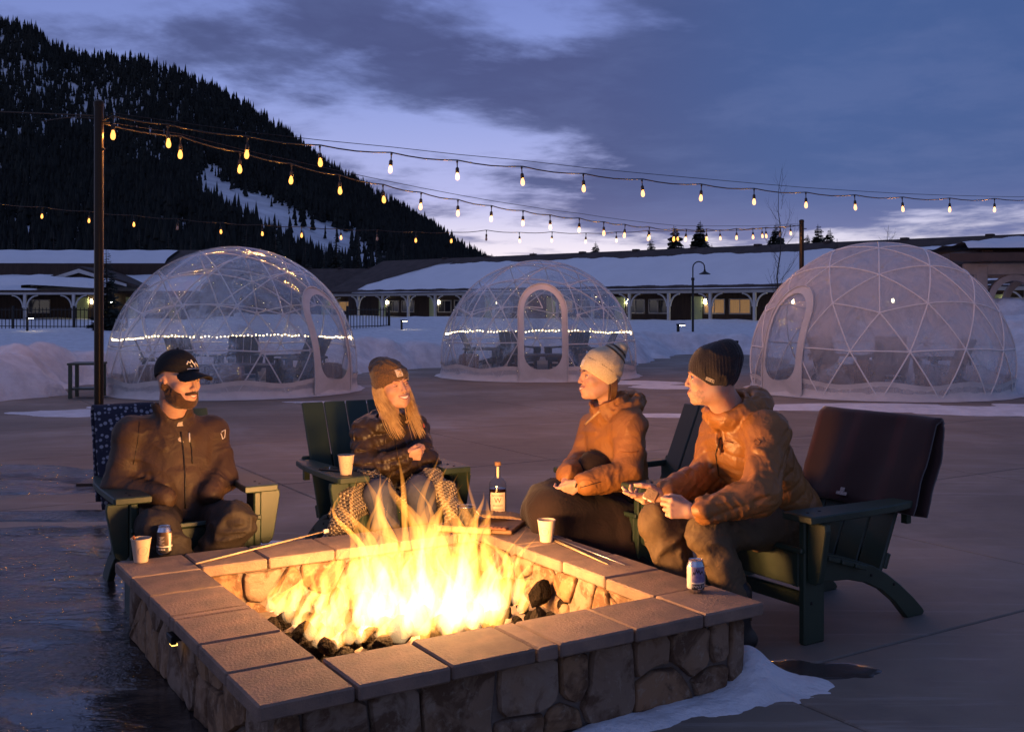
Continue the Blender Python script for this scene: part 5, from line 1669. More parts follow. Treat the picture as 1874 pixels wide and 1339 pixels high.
root, az, R = can(on_coping(1273, 1082), 'silver can with purple mountain label on the pit corner', M_canwhite, None, '', 0, None, True)
band(root, 'mountain_label', .042, .100, R + .0004, M_canpurple, az - .45, az + 2.2); band(root, 'label_band', .014, .036, R + .0004, M_canblack, az - .45, az + 2.4); 
vs = []; fs = []
pk_ = [(-.35, .072), (-.2, .084), (-.08, .076), (.1, .095), (.22, .083), (.38, .092), (.55, .078), (.8, .088), (1.0, .075), (1.4, .07)]
for a, z in pk_: 
    vs += [((R + .0008) * math.cos(az + a), (R + .0008) * math.sin(az + a), z), ((R + .0008) * math.cos(az + a), (R + .0008) * math.sin(az + a), z - .008)]
fs = [(2 * k + 1, 2 * k + 3, 2 * k + 2, 2 * k) for k in range(len(pk_) - 1)]
obj('mountain_mark', mkmesh('mountain_mark', vs, fs, M_canblack), root)
me = wrap(text_mesh('JENNY LAKE', .0145, M_canwhite), R + .0007, .027, az + .62); obj('lettering', me, root)
band(root, 'print_line', .0175, .0195, R + .0007, M_canwhite, az + .25, az + .9)

# bottle of whiskey, mug, board, crackers at the back corner
def bottle(loc):
    root = empty('whiskey_bottle', loc, 0, 'clear glass whiskey bottle half full of amber spirit with cream label', 'bottle')
    def clear(name, col, ior):
        m = bpy.data.materials.new(name); m.use_nodes = True; g = NG(m.node_tree)
        for n in list(m.node_tree.nodes): m.node_tree.nodes.remove(n)
        t = g.n('ShaderNodeBsdfTransparent'); t.inputs[0].default_value = tuple(col) + (1,)
        gl = g.n('ShaderNodeBsdfGlossy'); gl.inputs['Roughness'].default_value = .04
        f = g.n('ShaderNodeLayerWeight'); f.inputs['Blend'].default_value = .5
        f2 = g.math('MULTIPLY_ADD', g.math('POWER', f.outputs['Facing'], 4.5), .8, .05)
        mx = g.n('ShaderNodeMixShader'); g.l(f2, mx.inputs[0]); g.l(t.outputs[0], mx.inputs[1]); g.l(gl.outputs[0], mx.inputs[2])
        o = g.n('ShaderNodeOutputMaterial'); g.l(mx.outputs[0], o.inputs[0]); return m
    M_glass = clear('bottle_glass', (.86, .88, .90), 1.5)
    M_amb = clear('whiskey', (.62, .26, .08), 1.3)
    R = .044; K = 1.0
    prof = [(.030, 0), (.040, .003), (R, .012), (R, .150), (.042, .165), (.030, .180), (.017, .190), (.0135, .200), (.0135, .235), (.0155, .237), (.0155, .247), (.0135, .249)]
    mb = MB(); mb.lathe(prof, (0, 0, 0), 32, 0, True, True); me = mb.mesh('glass', M_glass); autosmooth(me, 50); obj('glass', me, root)
    mb = MB(); mb.lathe([(.028, .004), (.039, .007), (R - .0022, .014), (R - .0022, .132), (.001, .1325)], (0, 0, 0), 32, 0, True, False); me = mb.mesh('spirit', M_amb); autosmooth(me, 50); obj('spirit', me, root)
    mb = MB(); mb.lathe([(.016, 0), (.017, .002), (.017, .018), (.015, .020)], (0, 0, .249), 20); mb.build('cork', mat('cork', (.30, .16, .08), .7), root, True)
    az = face_cam(Vector(loc))
    lb = band(root, 'label', .022, .118, R + .0012, mat('cream_label', (.72, .60, .46), .6, var=.15, vscale=25), az - .95, az + .95)
    band(root, 'neck_strip', .188, .245, .0165, mat('neck_label', (.75, .62, .40), .6), az - .35, az + .35)
    br = mat('label_ink', (.16, .06, .03), .6)
    for t, s_, z in (('WYOMING', .0125, .102), ('W', .036, .078), ('WHISKEY', .0125, .052)):
        obj('lettering', wrap(text_mesh(t, s_, br), R + .0018, z, az), lb)
    mb = MB()
    for z in (.036, .033, .030): mb.tube([((R + .002) * math.cos(az + t), (R + .002) * math.sin(az + t), z) for t in np.linspace(-.7, .7, 8)], .0005, 4)
    mb.build('label_lines', br, lb)
BPT = G(911, 952, PITZ + .022)
# board on the back corner
M_plank = mat('serving_board', (.20, .105, .05), .6, var=.45, vscale=8, stretch=(1, 7, 1))
bl = G(884, 961, PITZ + .016); BRZ = -.28
brd = empty('serving_board', bl, BRZ, 'thin wooden serving board lying on the back corner of the pit', 'board')
mb = MB(); mb.box((0, 0, 0), (.36, .25, .020), ch=.004); mb.build('plank', M_plank, brd)
mb = MB(); mb.box((-.05, -.137, .004), (.27, .022, .030), ch=.005); mb.build('edge_strip', mat('pale_wood', (.42, .24, .11), .55, var=.3, vscale=9), brd)
RB = rotz(BRZ)
def onb(px, py, z=0): return G(px, py, bl.z + .0105) + Vector((0, 0, z))
bottle(onb(911, 941))
M_cracker = mat('graham_cracker', (.40, .25, .13), .8, var=.3, vscale=30, bump=.5, bscale=120)
cm = MB(); cm.box((0, 0, 0), (.062, .125, .006), ch=.002)
cme = cm.mesh('graham_cracker', M_cracker)
for k in range(9):
    p = onb(878 + k * 8.2, 950 - k * .4, .006 + .0045 * (8 - k) * .55 + .004)
    o = obj('graham_cracker', cme, None, p, (0, math.radians(13), BRZ + .25 + rnd.uniform(-.06, .06)))
    tag(o, 'brown graham cracker fanned out on the serving board', 'cracker', 'crackers on the serving board')
mb = MB(); mb.box((0, 0, 0), (.13, .05, .008), ch=.002)
for i in range(6): mb.box((-.05 + i * .02, 0, .005), (.016, .04, .004), ch=.001)
tag(mb.build('chocolate_bar', mat('chocolate', (.14, .045, .02), .4), None, False, onb(905, 968, .007), (0, 0, BRZ)), 'reddish brown chocolate bar on the serving board edge', 'chocolate')
# enamel mug
def mug(loc):
    root = empty('enamel_mug', loc, 0, 'dark speckled enamel camping mug on the serving board', 'mug')
    M_en = mat('enamel', (.03, .028, .028), .15, var=.6, vscale=90, col2=(.10, .09, .08), coat=.6)
    mb = MB(); mb.lathe([(.036, 0), (.040, .002), (.0425, .01), (.0425, .082), (.0435, .085), (.0425, .086), (.041, .083), (.041, .06), (.001, .058)], (0, 0, 0), 28, 0, True, False)
    me = mb.mesh('mug_body', M_en); autosmooth(me, 50); obj('mug_body', me, root)
    mb = MB(); mb.tube([(.0435 * math.cos(2 * PI * k / 28), .0435 * math.sin(2 * PI * k / 28), .085) for k in range(29)], .002, 6, False); mb.build('rim', M_alu, root, True)
    mb = MB(); mb.tube([(.041 + .026 * math.sin(PI * t / 10), 0, .072 - .052 * t / 10) for t in range(11)], .0045, 8); h = mb.build('handle', M_en, root, True); h.rotation_euler = (0, 0, -.3)
    mb = MB(); mb.lathe([(.001, 0), (.041, .0)], (0, 0, .074), 20, 0, False, False); mb.build('drink', mat('milk_foam', (.7, .68, .66), .5), root)
mug(onb(853, 958))
# roasting sticks
M_stick = mat('roasting_stick', (.60, .44, .26), .6, var=.3, vscale=20)
M_steel = mat('steel_skewer', (.55, .52, .5), .3, metal=.9)
M_marsh = mat('marshmallow', (.82, .76, .68), .7)
def stick(a, b, r, m, label, tip=False, tipcol=None):
    root = empty('roasting_stick', a, 0, label, 'stick')
    mb = MB(); mb.tube([(0, 0, 0), (b - a) * .5, b - a], [r, r, r * .8], 7); mb.build('shaft', m, root, True)
    mb = MB(); d = (b - a).normalized()
    mb.tube([(b - a) - d * .001, (b - a) + d * .014], [r * .75, r * .2], 7); mb.build('tip', m, root, True)
    if tip:
        mb = MB(); mb.tube([(b - a) - d * .005, (b - a) + d * .022], .010, 10); mb.build('marshmallow', M_marsh, root, True)
sz = PITZ + .007
stick(G(358, 1031, sz + .003), P(594, 972, 5.05), .0042, M_stick, 'long pale roasting stick with marshmallow leaning across the left coping', True)
stick(G(962, 963, sz), G(1140, 1032, sz), .0028, M_steel, 'steel roasting skewer beside the cream paper cup')
stick(G(1014, 987, sz), G(1090, 1022, sz + .001), .0035, M_stick, 'shorter wooden roasting stick beside the cream paper cup')
stick(G(1016, 990, sz), G(1110, 1031, sz), .0033, M_stick, 'longer wooden roasting stick beside the cream paper cup')
# cup and phone on the second chair's left arm
def arm_pt(c, rz, x, y, dz=0): return c + rotz(rz) @ Vector((x, y, 0)) + Vector((0, 0, AZ + .0105 + dz))
cup(arm_pt(C2, RZ_BACK, -.285, -.08, .001) if False else arm_pt(C2, RZ_BACK, .305, -.05, .001), 'kraft paper cup standing on the chair arm beside the woman in the brown beanie', M_paper, .1)
ph = arm_pt(C2, RZ_BACK, .30, -.22, .005)
pr = empty('phone', ph, RZ_BACK + .5, 'dark phone lying on the chair arm behind the kraft cup', 'phone')
mb = MB(); mb.box((0, 0, 0), (.075, .15, .008), ch=.003); mb.build('case', M_canblack, pr)
mb = MB(); mb.box((0, 0, .0046), (.068, .142, .001)); mb.build('screen', mat('phone_screen', (.04, .04, .045), .08), pr)

# ------------------------------------------------------------------ cloths over the chair backs
def draped(name, chair_loc, rz, x0, x1, front, back, m, label, seed, th=.012, extra=None):
    """cloth over the top of the chair back"""
    lean = math.atan2(.30, .68); Rb = Matrix.Rotation(lean, 3, 'X')
    r = np.random.RandomState(seed)
    prof = []
    L0 = .72
    for t in np.linspace(0, 1, 12): prof.append((.028, L0 + .012 - front * (1 - t)))
    for a in np.linspace(0, PI, 9)[1:-1]: prof.append((.028 * math.cos(a) + .0 , L0 + .012 + .03 * math.sin(a)))
    for t in np.linspace(0, 1, 12): prof.append((-.040 - .05 * t, L0 + .012 - back * t))
    nx_ = 26; vs = []; fs = []
    J = len(prof)
    for i in range(nx_ + 1):
        x = x0 + (x1 - x0) * i / nx_
        for j, (py_, pz_) in enumerate(prof):
            p = np.array([[x * 5, j * .22, seed]])
            n = float(fbm(p, 3, seed)[0]) - .5
            fold = .022 * math.sin(x * 21 + seed + j * .12) * min(1, abs(j - J / 2) / 10)
            dz = 0
            if extra: dz = extra(i / nx_, j / (J - 1))
            v = Rb @ Vector((x + .02 * n, py_ + (n * .03 + fold * .5) * (1 if j < J / 2 else 1.6), pz_ + dz))
            vs.append(v + Vector((0, -.50, .19)))
    for i in range(nx_):
        for j in range(J - 1):
            a = i * J + j; fs.append((a, a + 1, a + J + 1, a + J))
    o = obj(name, mkmesh(name, vs, fs, m, True), None, chair_loc, (0, 0, rz))
    sd = o.modifiers.new('solid', 'SOLIDIFY'); sd.thickness = th; sd.offset = 0
    return tag(o, label, 'blanket')
def plaid():
    m = mat('dark_plaid', (.035, .012, .012), .9, sheen=.3)
    g = NG(m.node_tree); bs = m.node_tree.nodes['Principled BSDF']
    tc = g.n('ShaderNodeTexCoord'); sp = g.n('ShaderNodeSeparateXYZ'); g.l(tc.outputs['Object'], sp.inputs[0])
    a = g.math('SINE', g.math('MULTIPLY', sp.outputs[0], 26.0)); b = g.math('SINE', g.math('MULTIPLY', sp.outputs[2], 13.0))
    f = g.math('MULTIPLY', g.smooth(a, .55, .9), .8)
    c = g.mix(f, (.040, .018, .017, 1), (.062, .018, .017, 1))
    c = g.mix(g.math('MULTIPLY', g.smooth(b, .5, .8), .45), c, (.032, .015, .014, 1))
    n = g.noise(tc.outputs['Object'], 160, 3, .6); bp = g.n('ShaderNodeBump'); bp.inputs['Strength'].default_value = .4; bp.inputs['Distance'].default_value = .003
    g.l(n, bp.inputs['Height']); g.l(bp.outputs[0], bs.inputs['Normal']); g.l(c, bs.inputs['Base Color'])
    return m
o = draped('blanket', C4, RZ_RIGHT, -.36, .30, .42, .40, plaid(), 'dark red plaid blanket folded over the chair back', 6, .022)
# woven label on it
lean = math.atan2(.30, .68); Rb = Matrix.Rotation(lean, 3, 'X')
mb = MB(); q = Vector((.02, -.50, .19)) + Rb @ Vector((0, .052, .345))
mb.box(q, (.060, .002, .016), Rb); mb.box(q + Rb @ Vector((0, 0, .018)), (.024, .002, .020), Rb)
mb.build('woven_label', mat('woven_label', (.45, .40, .38), .8, var=.6, vscale=120), o)
def dots():
    m = mat('navy_crochet', (.03, .03, .06), .9)
    g = NG(m.node_tree); bs = m.node_tree.nodes['Principled BSDF']
    tc = g.n('ShaderNodeTexCoord'); vo = g.n('ShaderNodeTexVoronoi'); vo.inputs['Scale'].default_value = 38; vo.inputs['Randomness'].default_value = .45; g.l(tc.outputs['Object'], vo.inputs['Vector'])
    f = g.smooth(vo.outputs['Distance'], .42, .28)
    g.l(g.mix(f, (.026, .026, .048, 1), (.34, .33, .38, 1)), bs.inputs['Base Color'])
    return m
draped('blanket', C1, RZ_BACK, .02, .32, .52, .45, dots(), 'navy crochet blanket with white dots behind the capped man', 9, .012)
# ================================================================== PEOPLE (bodies and clothes grown from distance fields)
def smin(a, b, k):
    h = np.clip(.5 + .5 * (b - a) / k, 0, 1)
    return b * (1 - h) + a * h - k * h * (1 - h)
def smax(a, b, k): return -smin(-a, -b, k)
def A3(v): return np.array([v[0], v[1], v[2]], dtype=np.float64)
def cap(p, a, b, ra, rb):
    a, b = A3(a), A3(b); ab = b - a
    t = np.clip(((p - a) @ ab) / max(ab @ ab, 1e-12), 0, 1)
    return np.linalg.norm(p - a - t[:, None] * ab, axis=1) - (ra + (rb - ra) * t)
def ell(p, c, r, R=None):
    q = p - A3(c)
    if R is not None: q = q @ R          # R columns = local axes
    r = np.array(r); k0 = np.linalg.norm(q / r, axis=1); k1 = np.linalg.norm(q / (r * r), axis=1)
    return k0 * (k0 - 1) / np.maximum(k1, 1e-9)
def chain(p, pts, rs, k=.01):
    d = None
    for i in range(len(pts) - 1):
        e = cap(p, pts[i], pts[i + 1], rs[i], rs[i + 1]); d = e if d is None else smin(d, e, k)
    return d
def surface_nets(fn, lo, hi, h):
    lo = np.array(lo, float); hi = np.array(hi, float)
    n = np.ceil((hi - lo) / h).astype(int) + 1
    ax = [lo[i] + h * np.arange(n[i]) for i in range(3)]
    g = np.stack(np.meshgrid(*ax, indexing='ij'), -1).reshape(-1, 3)
    # coarse pass: only blocks near the surface are sampled finely
    B = 5; nb = -(-n // B)
    cc = [lo[i] + h * (B * np.arange(nb[i]) + (B - 1) / 2) for i in range(3)]
    cg = np.stack(np.meshgrid(*cc, indexing='ij'), -1).reshape(-1, 3)
    cv = fn(cg).reshape(nb); far = np.abs(cv) > B * h * 1.5 + .03
    rep = lambda a: np.repeat(np.repeat(np.repeat(a, B, 0), B, 1), B, 2)[:n[0], :n[1], :n[2]].reshape(-1)
    v = np.where(rep(cv) < 0, -1.0, 1.0); need = np.nonzero(~rep(far))[0]; st = 300000
    for s_ in range(0, len(need), st):
        k_ = need[s_:s_ + st]; v[k_] = fn(g[k_])
    v = v.reshape(n)
    ins = v < 0
    nc = n - 1
    cnt = np.zeros(nc); acc = np.zeros(tuple(nc) + (3,))
    corners = [(i, j, k) for i in (0, 1) for j in (0, 1) for k in (0, 1)]
    for a in corners:
        for axis in range(3):
            if a[axis]: continue
            b = list(a); b[axis] = 1
            sa = tuple(slice(a[i], a[i] + nc[i]) for i in range(3)); sb = tuple(slice(b[i], b[i] + nc[i]) for i in range(3))
            va, vb = v[sa], v[sb]; m = ins[sa] != ins[sb]
            t = np.where(m, va / np.where(m, va - vb, 1), 0)
            cnt += m
            for i in range(3):
                acc[..., i] += np.where(m, a[i] + (t if i == axis else 0), 0)
    act = cnt > 0
    idx = -np.ones(nc, int); idx[act] = np.arange(act.sum())
    cell = np.stack(np.nonzero(act), -1)
    co = lo + h * (cell + acc[act] / cnt[act][:, None])
    quads = []
    for axis in range(3):
        u_, w_ = [(1, 2), (2, 0), (0, 1)][axis]
        sa = [slice(1, n[i] - 1) for i in range(3)]; sa[axis] = slice(0, n[axis] - 1)
        sb = list(sa); sb[axis] = slice(1, n[axis])
        m = ins[tuple(sa)] != ins[tuple(sb)]
        pos = np.stack(np.nonzero(m), -1)
        if not len(pos): continue
        base = pos.copy(); base[:, u_] += 1; base[:, w_] += 1
        def cid(du, dw):
            q = base.copy(); q[:, u_] -= du; q[:, w_] -= dw
            return idx[q[:, 0], q[:, 1], q[:, 2]]
        Q = np.stack([cid(1, 1), cid(0, 1), cid(0, 0), cid(1, 0)], -1)
        inside_first = ins[tuple(sa)][m]
        Q[~inside_first] = Q[~inside_first][:, ::-1]
        quads.append(Q)
    Q = np.vstack(quads); Q = Q[(Q >= 0).all(1)]
    return co, Q
def field_obj(name, fn, lo, hi, h, m, parent=None, relax=1):
    co, q = surface_nets(fn, lo, hi, h)
    return obj(name, npmesh(name, co, q, m, True), parent)
def merge(parts):
    cs = []; qs = []; b = 0
    for co, q in parts:
        cs.append(co); qs.append(q + b); b += len(co)
    return np.vstack(cs), np.vstack(qs)
def frame(fwd, up):
    f = Vector(fwd).normalized(); u_ = Vector(up); u_ = (u_ - f * u_.dot(f)).normalized(); r = f.cross(u_)
    return np.array([[r.x, f.x, u_.x], [r.y, f.y, u_.y], [r.z, f.z, u_.z]])    # columns right, forward, up

def head_field(q, jaw=1.0, nose=1.0, ear=True):
    ax = np.abs(q[:, 0]); s = q.copy(); s[:, 0] = ax
    d = ell(q, (0, -.014, .030), (.0745, .0955, .088))
    d = smin(d, ell(q, (0, .028, -.030), (.060, .062, .078)), .03)
    d = smin(d, ell(q, (0, .040, -.078), (.046 * jaw, .044, .034)), .03)
    d = smin(d, ell(q, (0, .074, -.100), (.021 * jaw, .016, .016)), .022)
    d = smin(d, cap(s, (.040, -.012, -.055), (.034, .04, -.088), .022 * jaw, .018), .03)
    d = smin(d, ell(s, (.043, .056, -.026), (.022, .022, .018)), .02)          # cheek
    d = smin(d, ell(s, (.022, .082, .022), (.024, .012, .009)), .014)           # brow
    d = smax(d, -ell(s, (.032, .101, -.002), (.019, .017, .0125)), .012)        # eye socket
    d = smin(d, cap(q, (0, .088, .008), (0, .1025 + .003 * nose, -.030), .0078, .0092), .010)
    d = smin(d, ell(s, (.0100, .095, -.034), (.0072, .009, .0066)), .007)
    d = smin(d, ell(q, (0, .088, -.066), (.026, .012, .016)), .012)             # muzzle
    d = smin(d, ell(q, (0, .086, -.078), (.018, .012, .008)), .008)
    if not ear: return d
    e = ell(s, (.077, -.010, -.014), (.011, .020, .031)); e = smax(e, -ell(s, (.089, -.004, -.012), (.008, .010, .018)), .006)
    d = smin(d, e, .008)
    return d
def surf_y(x, z, field):
    lo_, hi_ = 0.0, .14
    for _ in range(30):
        m = (lo_ + hi_) / 2
        if field(np.array([[x, m, z]]))[0] < 0: lo_ = m
        else: hi_ = m
    return lo_
M_skin = mat('skin', (0.56, 0.34, 0.245), .55, var=.14, vscale=30, spec=.35, col2=(.52, .27, .19))
_b = M_skin.node_tree.nodes['Principled BSDF']; _b.inputs['Subsurface Weight'].default_value = .15; _b.inputs['Subsurface Radius'].default_value = (.010, .004, .002)
M_lip = mat('lips', (.42, .15, .12), .45)
M_teeth = mat('teeth', (.80, .76, .70), .3)
M_eye = mat('eye_white', (.72, .70, .68), .15)
M_iris = mat('iris', (.035, .03, .028), .1)
M_lash = mat('lashes', (.05, .03, .02), .8)

def face_parts(root, C, Rm, field, brow_m, grin=.5, mouth_w=.026, open_=.006):
    """eyes, brows, smiling mouth laid on the face"""
    def W(x, y, z): return Vector(C + Rm @ np.array([x, y, z]))
    def on(x, z, off): return W(x, surf_y(x, z, field) + off, z)
    for s_ in (-1, 1):
        mb = MB(); bm = bmesh.new(); bmesh.ops.create_icosphere(bm, subdivisions=2, radius=.0118)
        me = bpy.data.meshes.new('eye'); bm.to_mesh(me); bm.free(); me.materials.append(M_eye)
        e = obj('eye', me, root, W(s_ * .0315, .0742, -.001)); me.polygons.foreach_set('use_smooth', [True] * len(me.polygons))
        mb = MB(); f = Vector(Rm @ np.array([s_ * .10, 1, -.02])).normalized()
        c0 = f * .0108; mb.tube([c0, c0 + f * .0016], .0055, 10); mb.build('iris', M_iris, e)
        # upper and lower lids
        mb = MB(); pts = [W(s_ * .0315 + .0125 * t, .0865 - .003 * t * t * 1.2 - .002, .0045 - .0055 * t * t) for t in (-1.15, -.6, 0, .6, 1.15)]
        mb.tube(pts, [.0018, .0040, .0046, .0040, .0018], 6); mb.build('upper_eyelid', M_skin, root, True)
        mb = MB(); pts = [W(s_ * .0315 + .0125 * t, .0885 - .003 * t * t * 1.2 - .002, .0022 - .0050 * t * t) for t in (-1.1, -.5, 0, .5, 1.1)]
        mb.tube(pts, [.0006, .0011, .0012, .0011, .0006], 5); mb.build('eyelashes', M_lash, root, True)
        mb = MB(); pts = [W(s_ * .0315 + .0125 * t, .0855 - .003 * t * t * 1.2 - .002, -.0062 + .004 * t * t) for t in (-1.1, -.5, 0, .5, 1.1)]
        mb.tube(pts, [.0014, .0036, .0040, .0036, .0014], 6); mb.build('lower_eyelid', M_skin, root, True)
        mb = MB(); pts = [on(s_ * x, z, .001) for x, z in ((.012, .0195), (.022, .0235), (.034, .025), (.046, .021), (.052, .016))]
        mb.tube(pts, [.0022, .0032, .003, .0024, .001], 6); mb.build('eyebrow', brow_m, root, True)
        mb = MB(); mb.tube([on(s_ * .0075, -.0405, -.001), on(s_ * .0085, -.0405, .0008)], .0026, 6); mb.build('nostril', M_lash, root)
    cz = -.064
    zz = lambda t: cz + grin * .013 * t * t
    T = np.linspace(-1, 1, 9)
    up = [on(mouth_w * t, zz(t) + open_ * (1 - t * t) * .55, .000) for t in T]
    lw = [on(mouth_w * t, zz(t) - open_ * (1 - t * t) * 1.1, .000) for t in T]
    mb = MB(); mb.tube(up, [.0012, .0022, .0028, .0031, .0026, .0031, .0028, .0022, .0012], 6); mb.tube(lw, [.0012, .0022, .003, .0036, .0038, .0036, .003, .0022, .0012], 6)
    mb.build('lips', M_lip, root, True)
    if open_ > .004:
        vs = []; fs = []
        for t in T:
            a = on(mouth_w * t * .95, zz(t) + open_ * (1 - t * t) * .5, .0012); b = on(mouth_w * t * .95, zz(t) - open_ * (1 - t * t) * .75, .0008)
            vs += [a, b]
        for k in range(len(T) - 1): fs.append((2 * k, 2 * k + 1, 2 * k + 3, 2 * k + 2))
        obj('teeth', mkmesh('teeth', vs, fs, M_teeth, True), root)
def hand_field(p, W, X, Y, Z, curls, thumb, sc=1.0):
    """W wrist, X thumb side, Y towards the fingers, Z back of the hand; curls per finger (three joint angles)"""
    W = A3(W); X, Y, Z0 = A3(X), A3(Y), A3(Z)
    Y = Y / np.linalg.norm(Y); X = X - Y * (X @ Y); X = X / np.linalg.norm(X); Z = np.cross(X, Y); Z = Z if Z @ Z0 > 0 else -Z
    q = np.stack([(p - W) @ X, (p - W) @ Y, (p - W) @ Z], -1) / sc
    xs_ = [.030, .0105, -.0095, -.028]
    d = cap(q, (0, -.03, 0), (0, .012, 0), .0255, .024)
    for i, x in enumerate(xs_):
        d = smin(d, cap(q, (x * .55, .015, 0), (x, .085 - .004 * abs(i - 1), 0), .0135, .0115), .012)
    L = [(.043, .026, .021), (.047, .030, .022), (.043, .028, .021), (.034, .021, .019)]
    fing = None
    for i, x in enumerate(xs_):
        pt = np.array([x, .085 - .004 * abs(i - 1), 0.0]); ang = 0
        pts = [pt]
        for j in range(3):
            ang += curls[i][j]
            pt = pt + L[i][j] * np.array([x * .6 * (1 if j == 0 else 0) * .3, math.cos(ang), -math.sin(ang)]); pts.append(pt)
        f = chain(q, pts, [.0098, .0090, .0084, .0072], .004)
        fing = f if fing is None else smin(fing, f, .0025)
    d = smin(d, fing, .006)
    t0 = np.array([.020, .018, -.006]); t1 = t0 + .042 * np.array([math.sin(thumb[0]), math.cos(thumb[0]), -thumb[1]]); t2 = t1 + .032 * np.array([math.sin(thumb[0] - thumb[2]), math.cos(thumb[0] - thumb[2]), -thumb[1] * .8]); t3 = t2 + .024 * np.array([math.sin(thumb[0] - 1.6 * thumb[2]), math.cos(thumb[0] - 1.6 * thumb[2]), -thumb[1] * .8])
    d = smin(d, chain(q, [t0, t1, t2, t3], [.0145, .0115, .0102, .0085], .006), .009)
    return d * sc
def hand_box(W, Y, r=.135):
    c = A3(W) + A3(Y) * .07; return c - r, c + r

def wrinkle(p, amp, sc, seed, stretch=(1, 1, 1)):
    q = p * np.array(stretch) * sc
    a = vnoise(q, seed); b = vnoise(q * 2.1 + 5.2, seed + 1); w = vnoise(q * .5 + 3.3, seed + 7)
    q2 = q * .8 + 1.6 * np.stack([a, b, w], -1)
    e = vnoise(q2 * np.array([1.0, 1.0, 1.5]), seed + 3)
    ridge = (1 - np.abs(2 * e - 1)) ** 2.2
    return amp * ((ridge - .35) * 1.5 * (.35 + w) + (b - .5) * .35)
def arm_folds(p, a, b, amp, n, r):
    """creases running round a sleeve"""
    a_, b_ = A3(a), A3(b); ab = b_ - a_; L = np.linalg.norm(ab); t = ((p - a_) @ ab) / (L * L)
    d = np.linalg.norm(p - a_ - np.clip(t, 0, 1)[:, None] * ab, axis=1)
    m = np.exp(-(d / (r * 1.5)) ** 4) * np.clip(1 - np.abs(t - .5) * 1.0, 0, 1)
    w = vnoise(p * 9, 91); w2 = vnoise(p * 17 + 4, 92)
    return amp * m * (1 - np.abs(np.sin(t * n * PI + (w - .5) * 13)) - .4) * (.3 + 1.2 * w2)

class Torso:
    def __init__(s, pelvis, chest, neck, shl, shr, fwd, sc=1.0, fat=1.0):
        s.pel, s.ch, s.nk, s.sl, s.sr = [A3(x) for x in (pelvis, chest, neck, shl, shr)]
        up = Vector(chest) - Vector(pelvis)
        s.R = frame(Vector(fwd), up); s.sc = sc; s.fat = fat
        # make 'up' exact and forward perpendicular to it
        u_ = up.normalized(); f = Vector(fwd); f = (f - u_ * f.dot(u_)).normalized(); r = f.cross(u_)
        s.R = np.array([[r.x, f.x, u_.x], [r.y, f.y, u_.y], [r.z, f.z, u_.z]])
    def field(s, p, off=0.0):
        k, ft = s.sc, s.fat
        mid = s.pel * .52 + s.ch * .48
        d = ell(p, s.ch, (.178 * k + off, .118 * k * ft + off, .175 * k + off), s.R)
        d = smin(d, ell(p, mid, (.160 * k * ft + off, .122 * k * ft + off, .16 * k + off), s.R), .06)
        d = smin(d, ell(p, s.pel, (.172 * k * ft + off, .125 * k * ft + off, .105 * k + off), s.R), .06)
        d = smin(d, cap(p, s.sl, s.sr, .066 * k + off, .066 * k + off), .06)
        d = smin(d, cap(p, (s.sl + s.sr) / 2, s.nk, .075 * k + off, .055 * k + off), .05)
        return d
def bbox(pts, m):
    a = np.array([A3(x) for x in pts]); return a.min(0) - m, a.max(0) + m

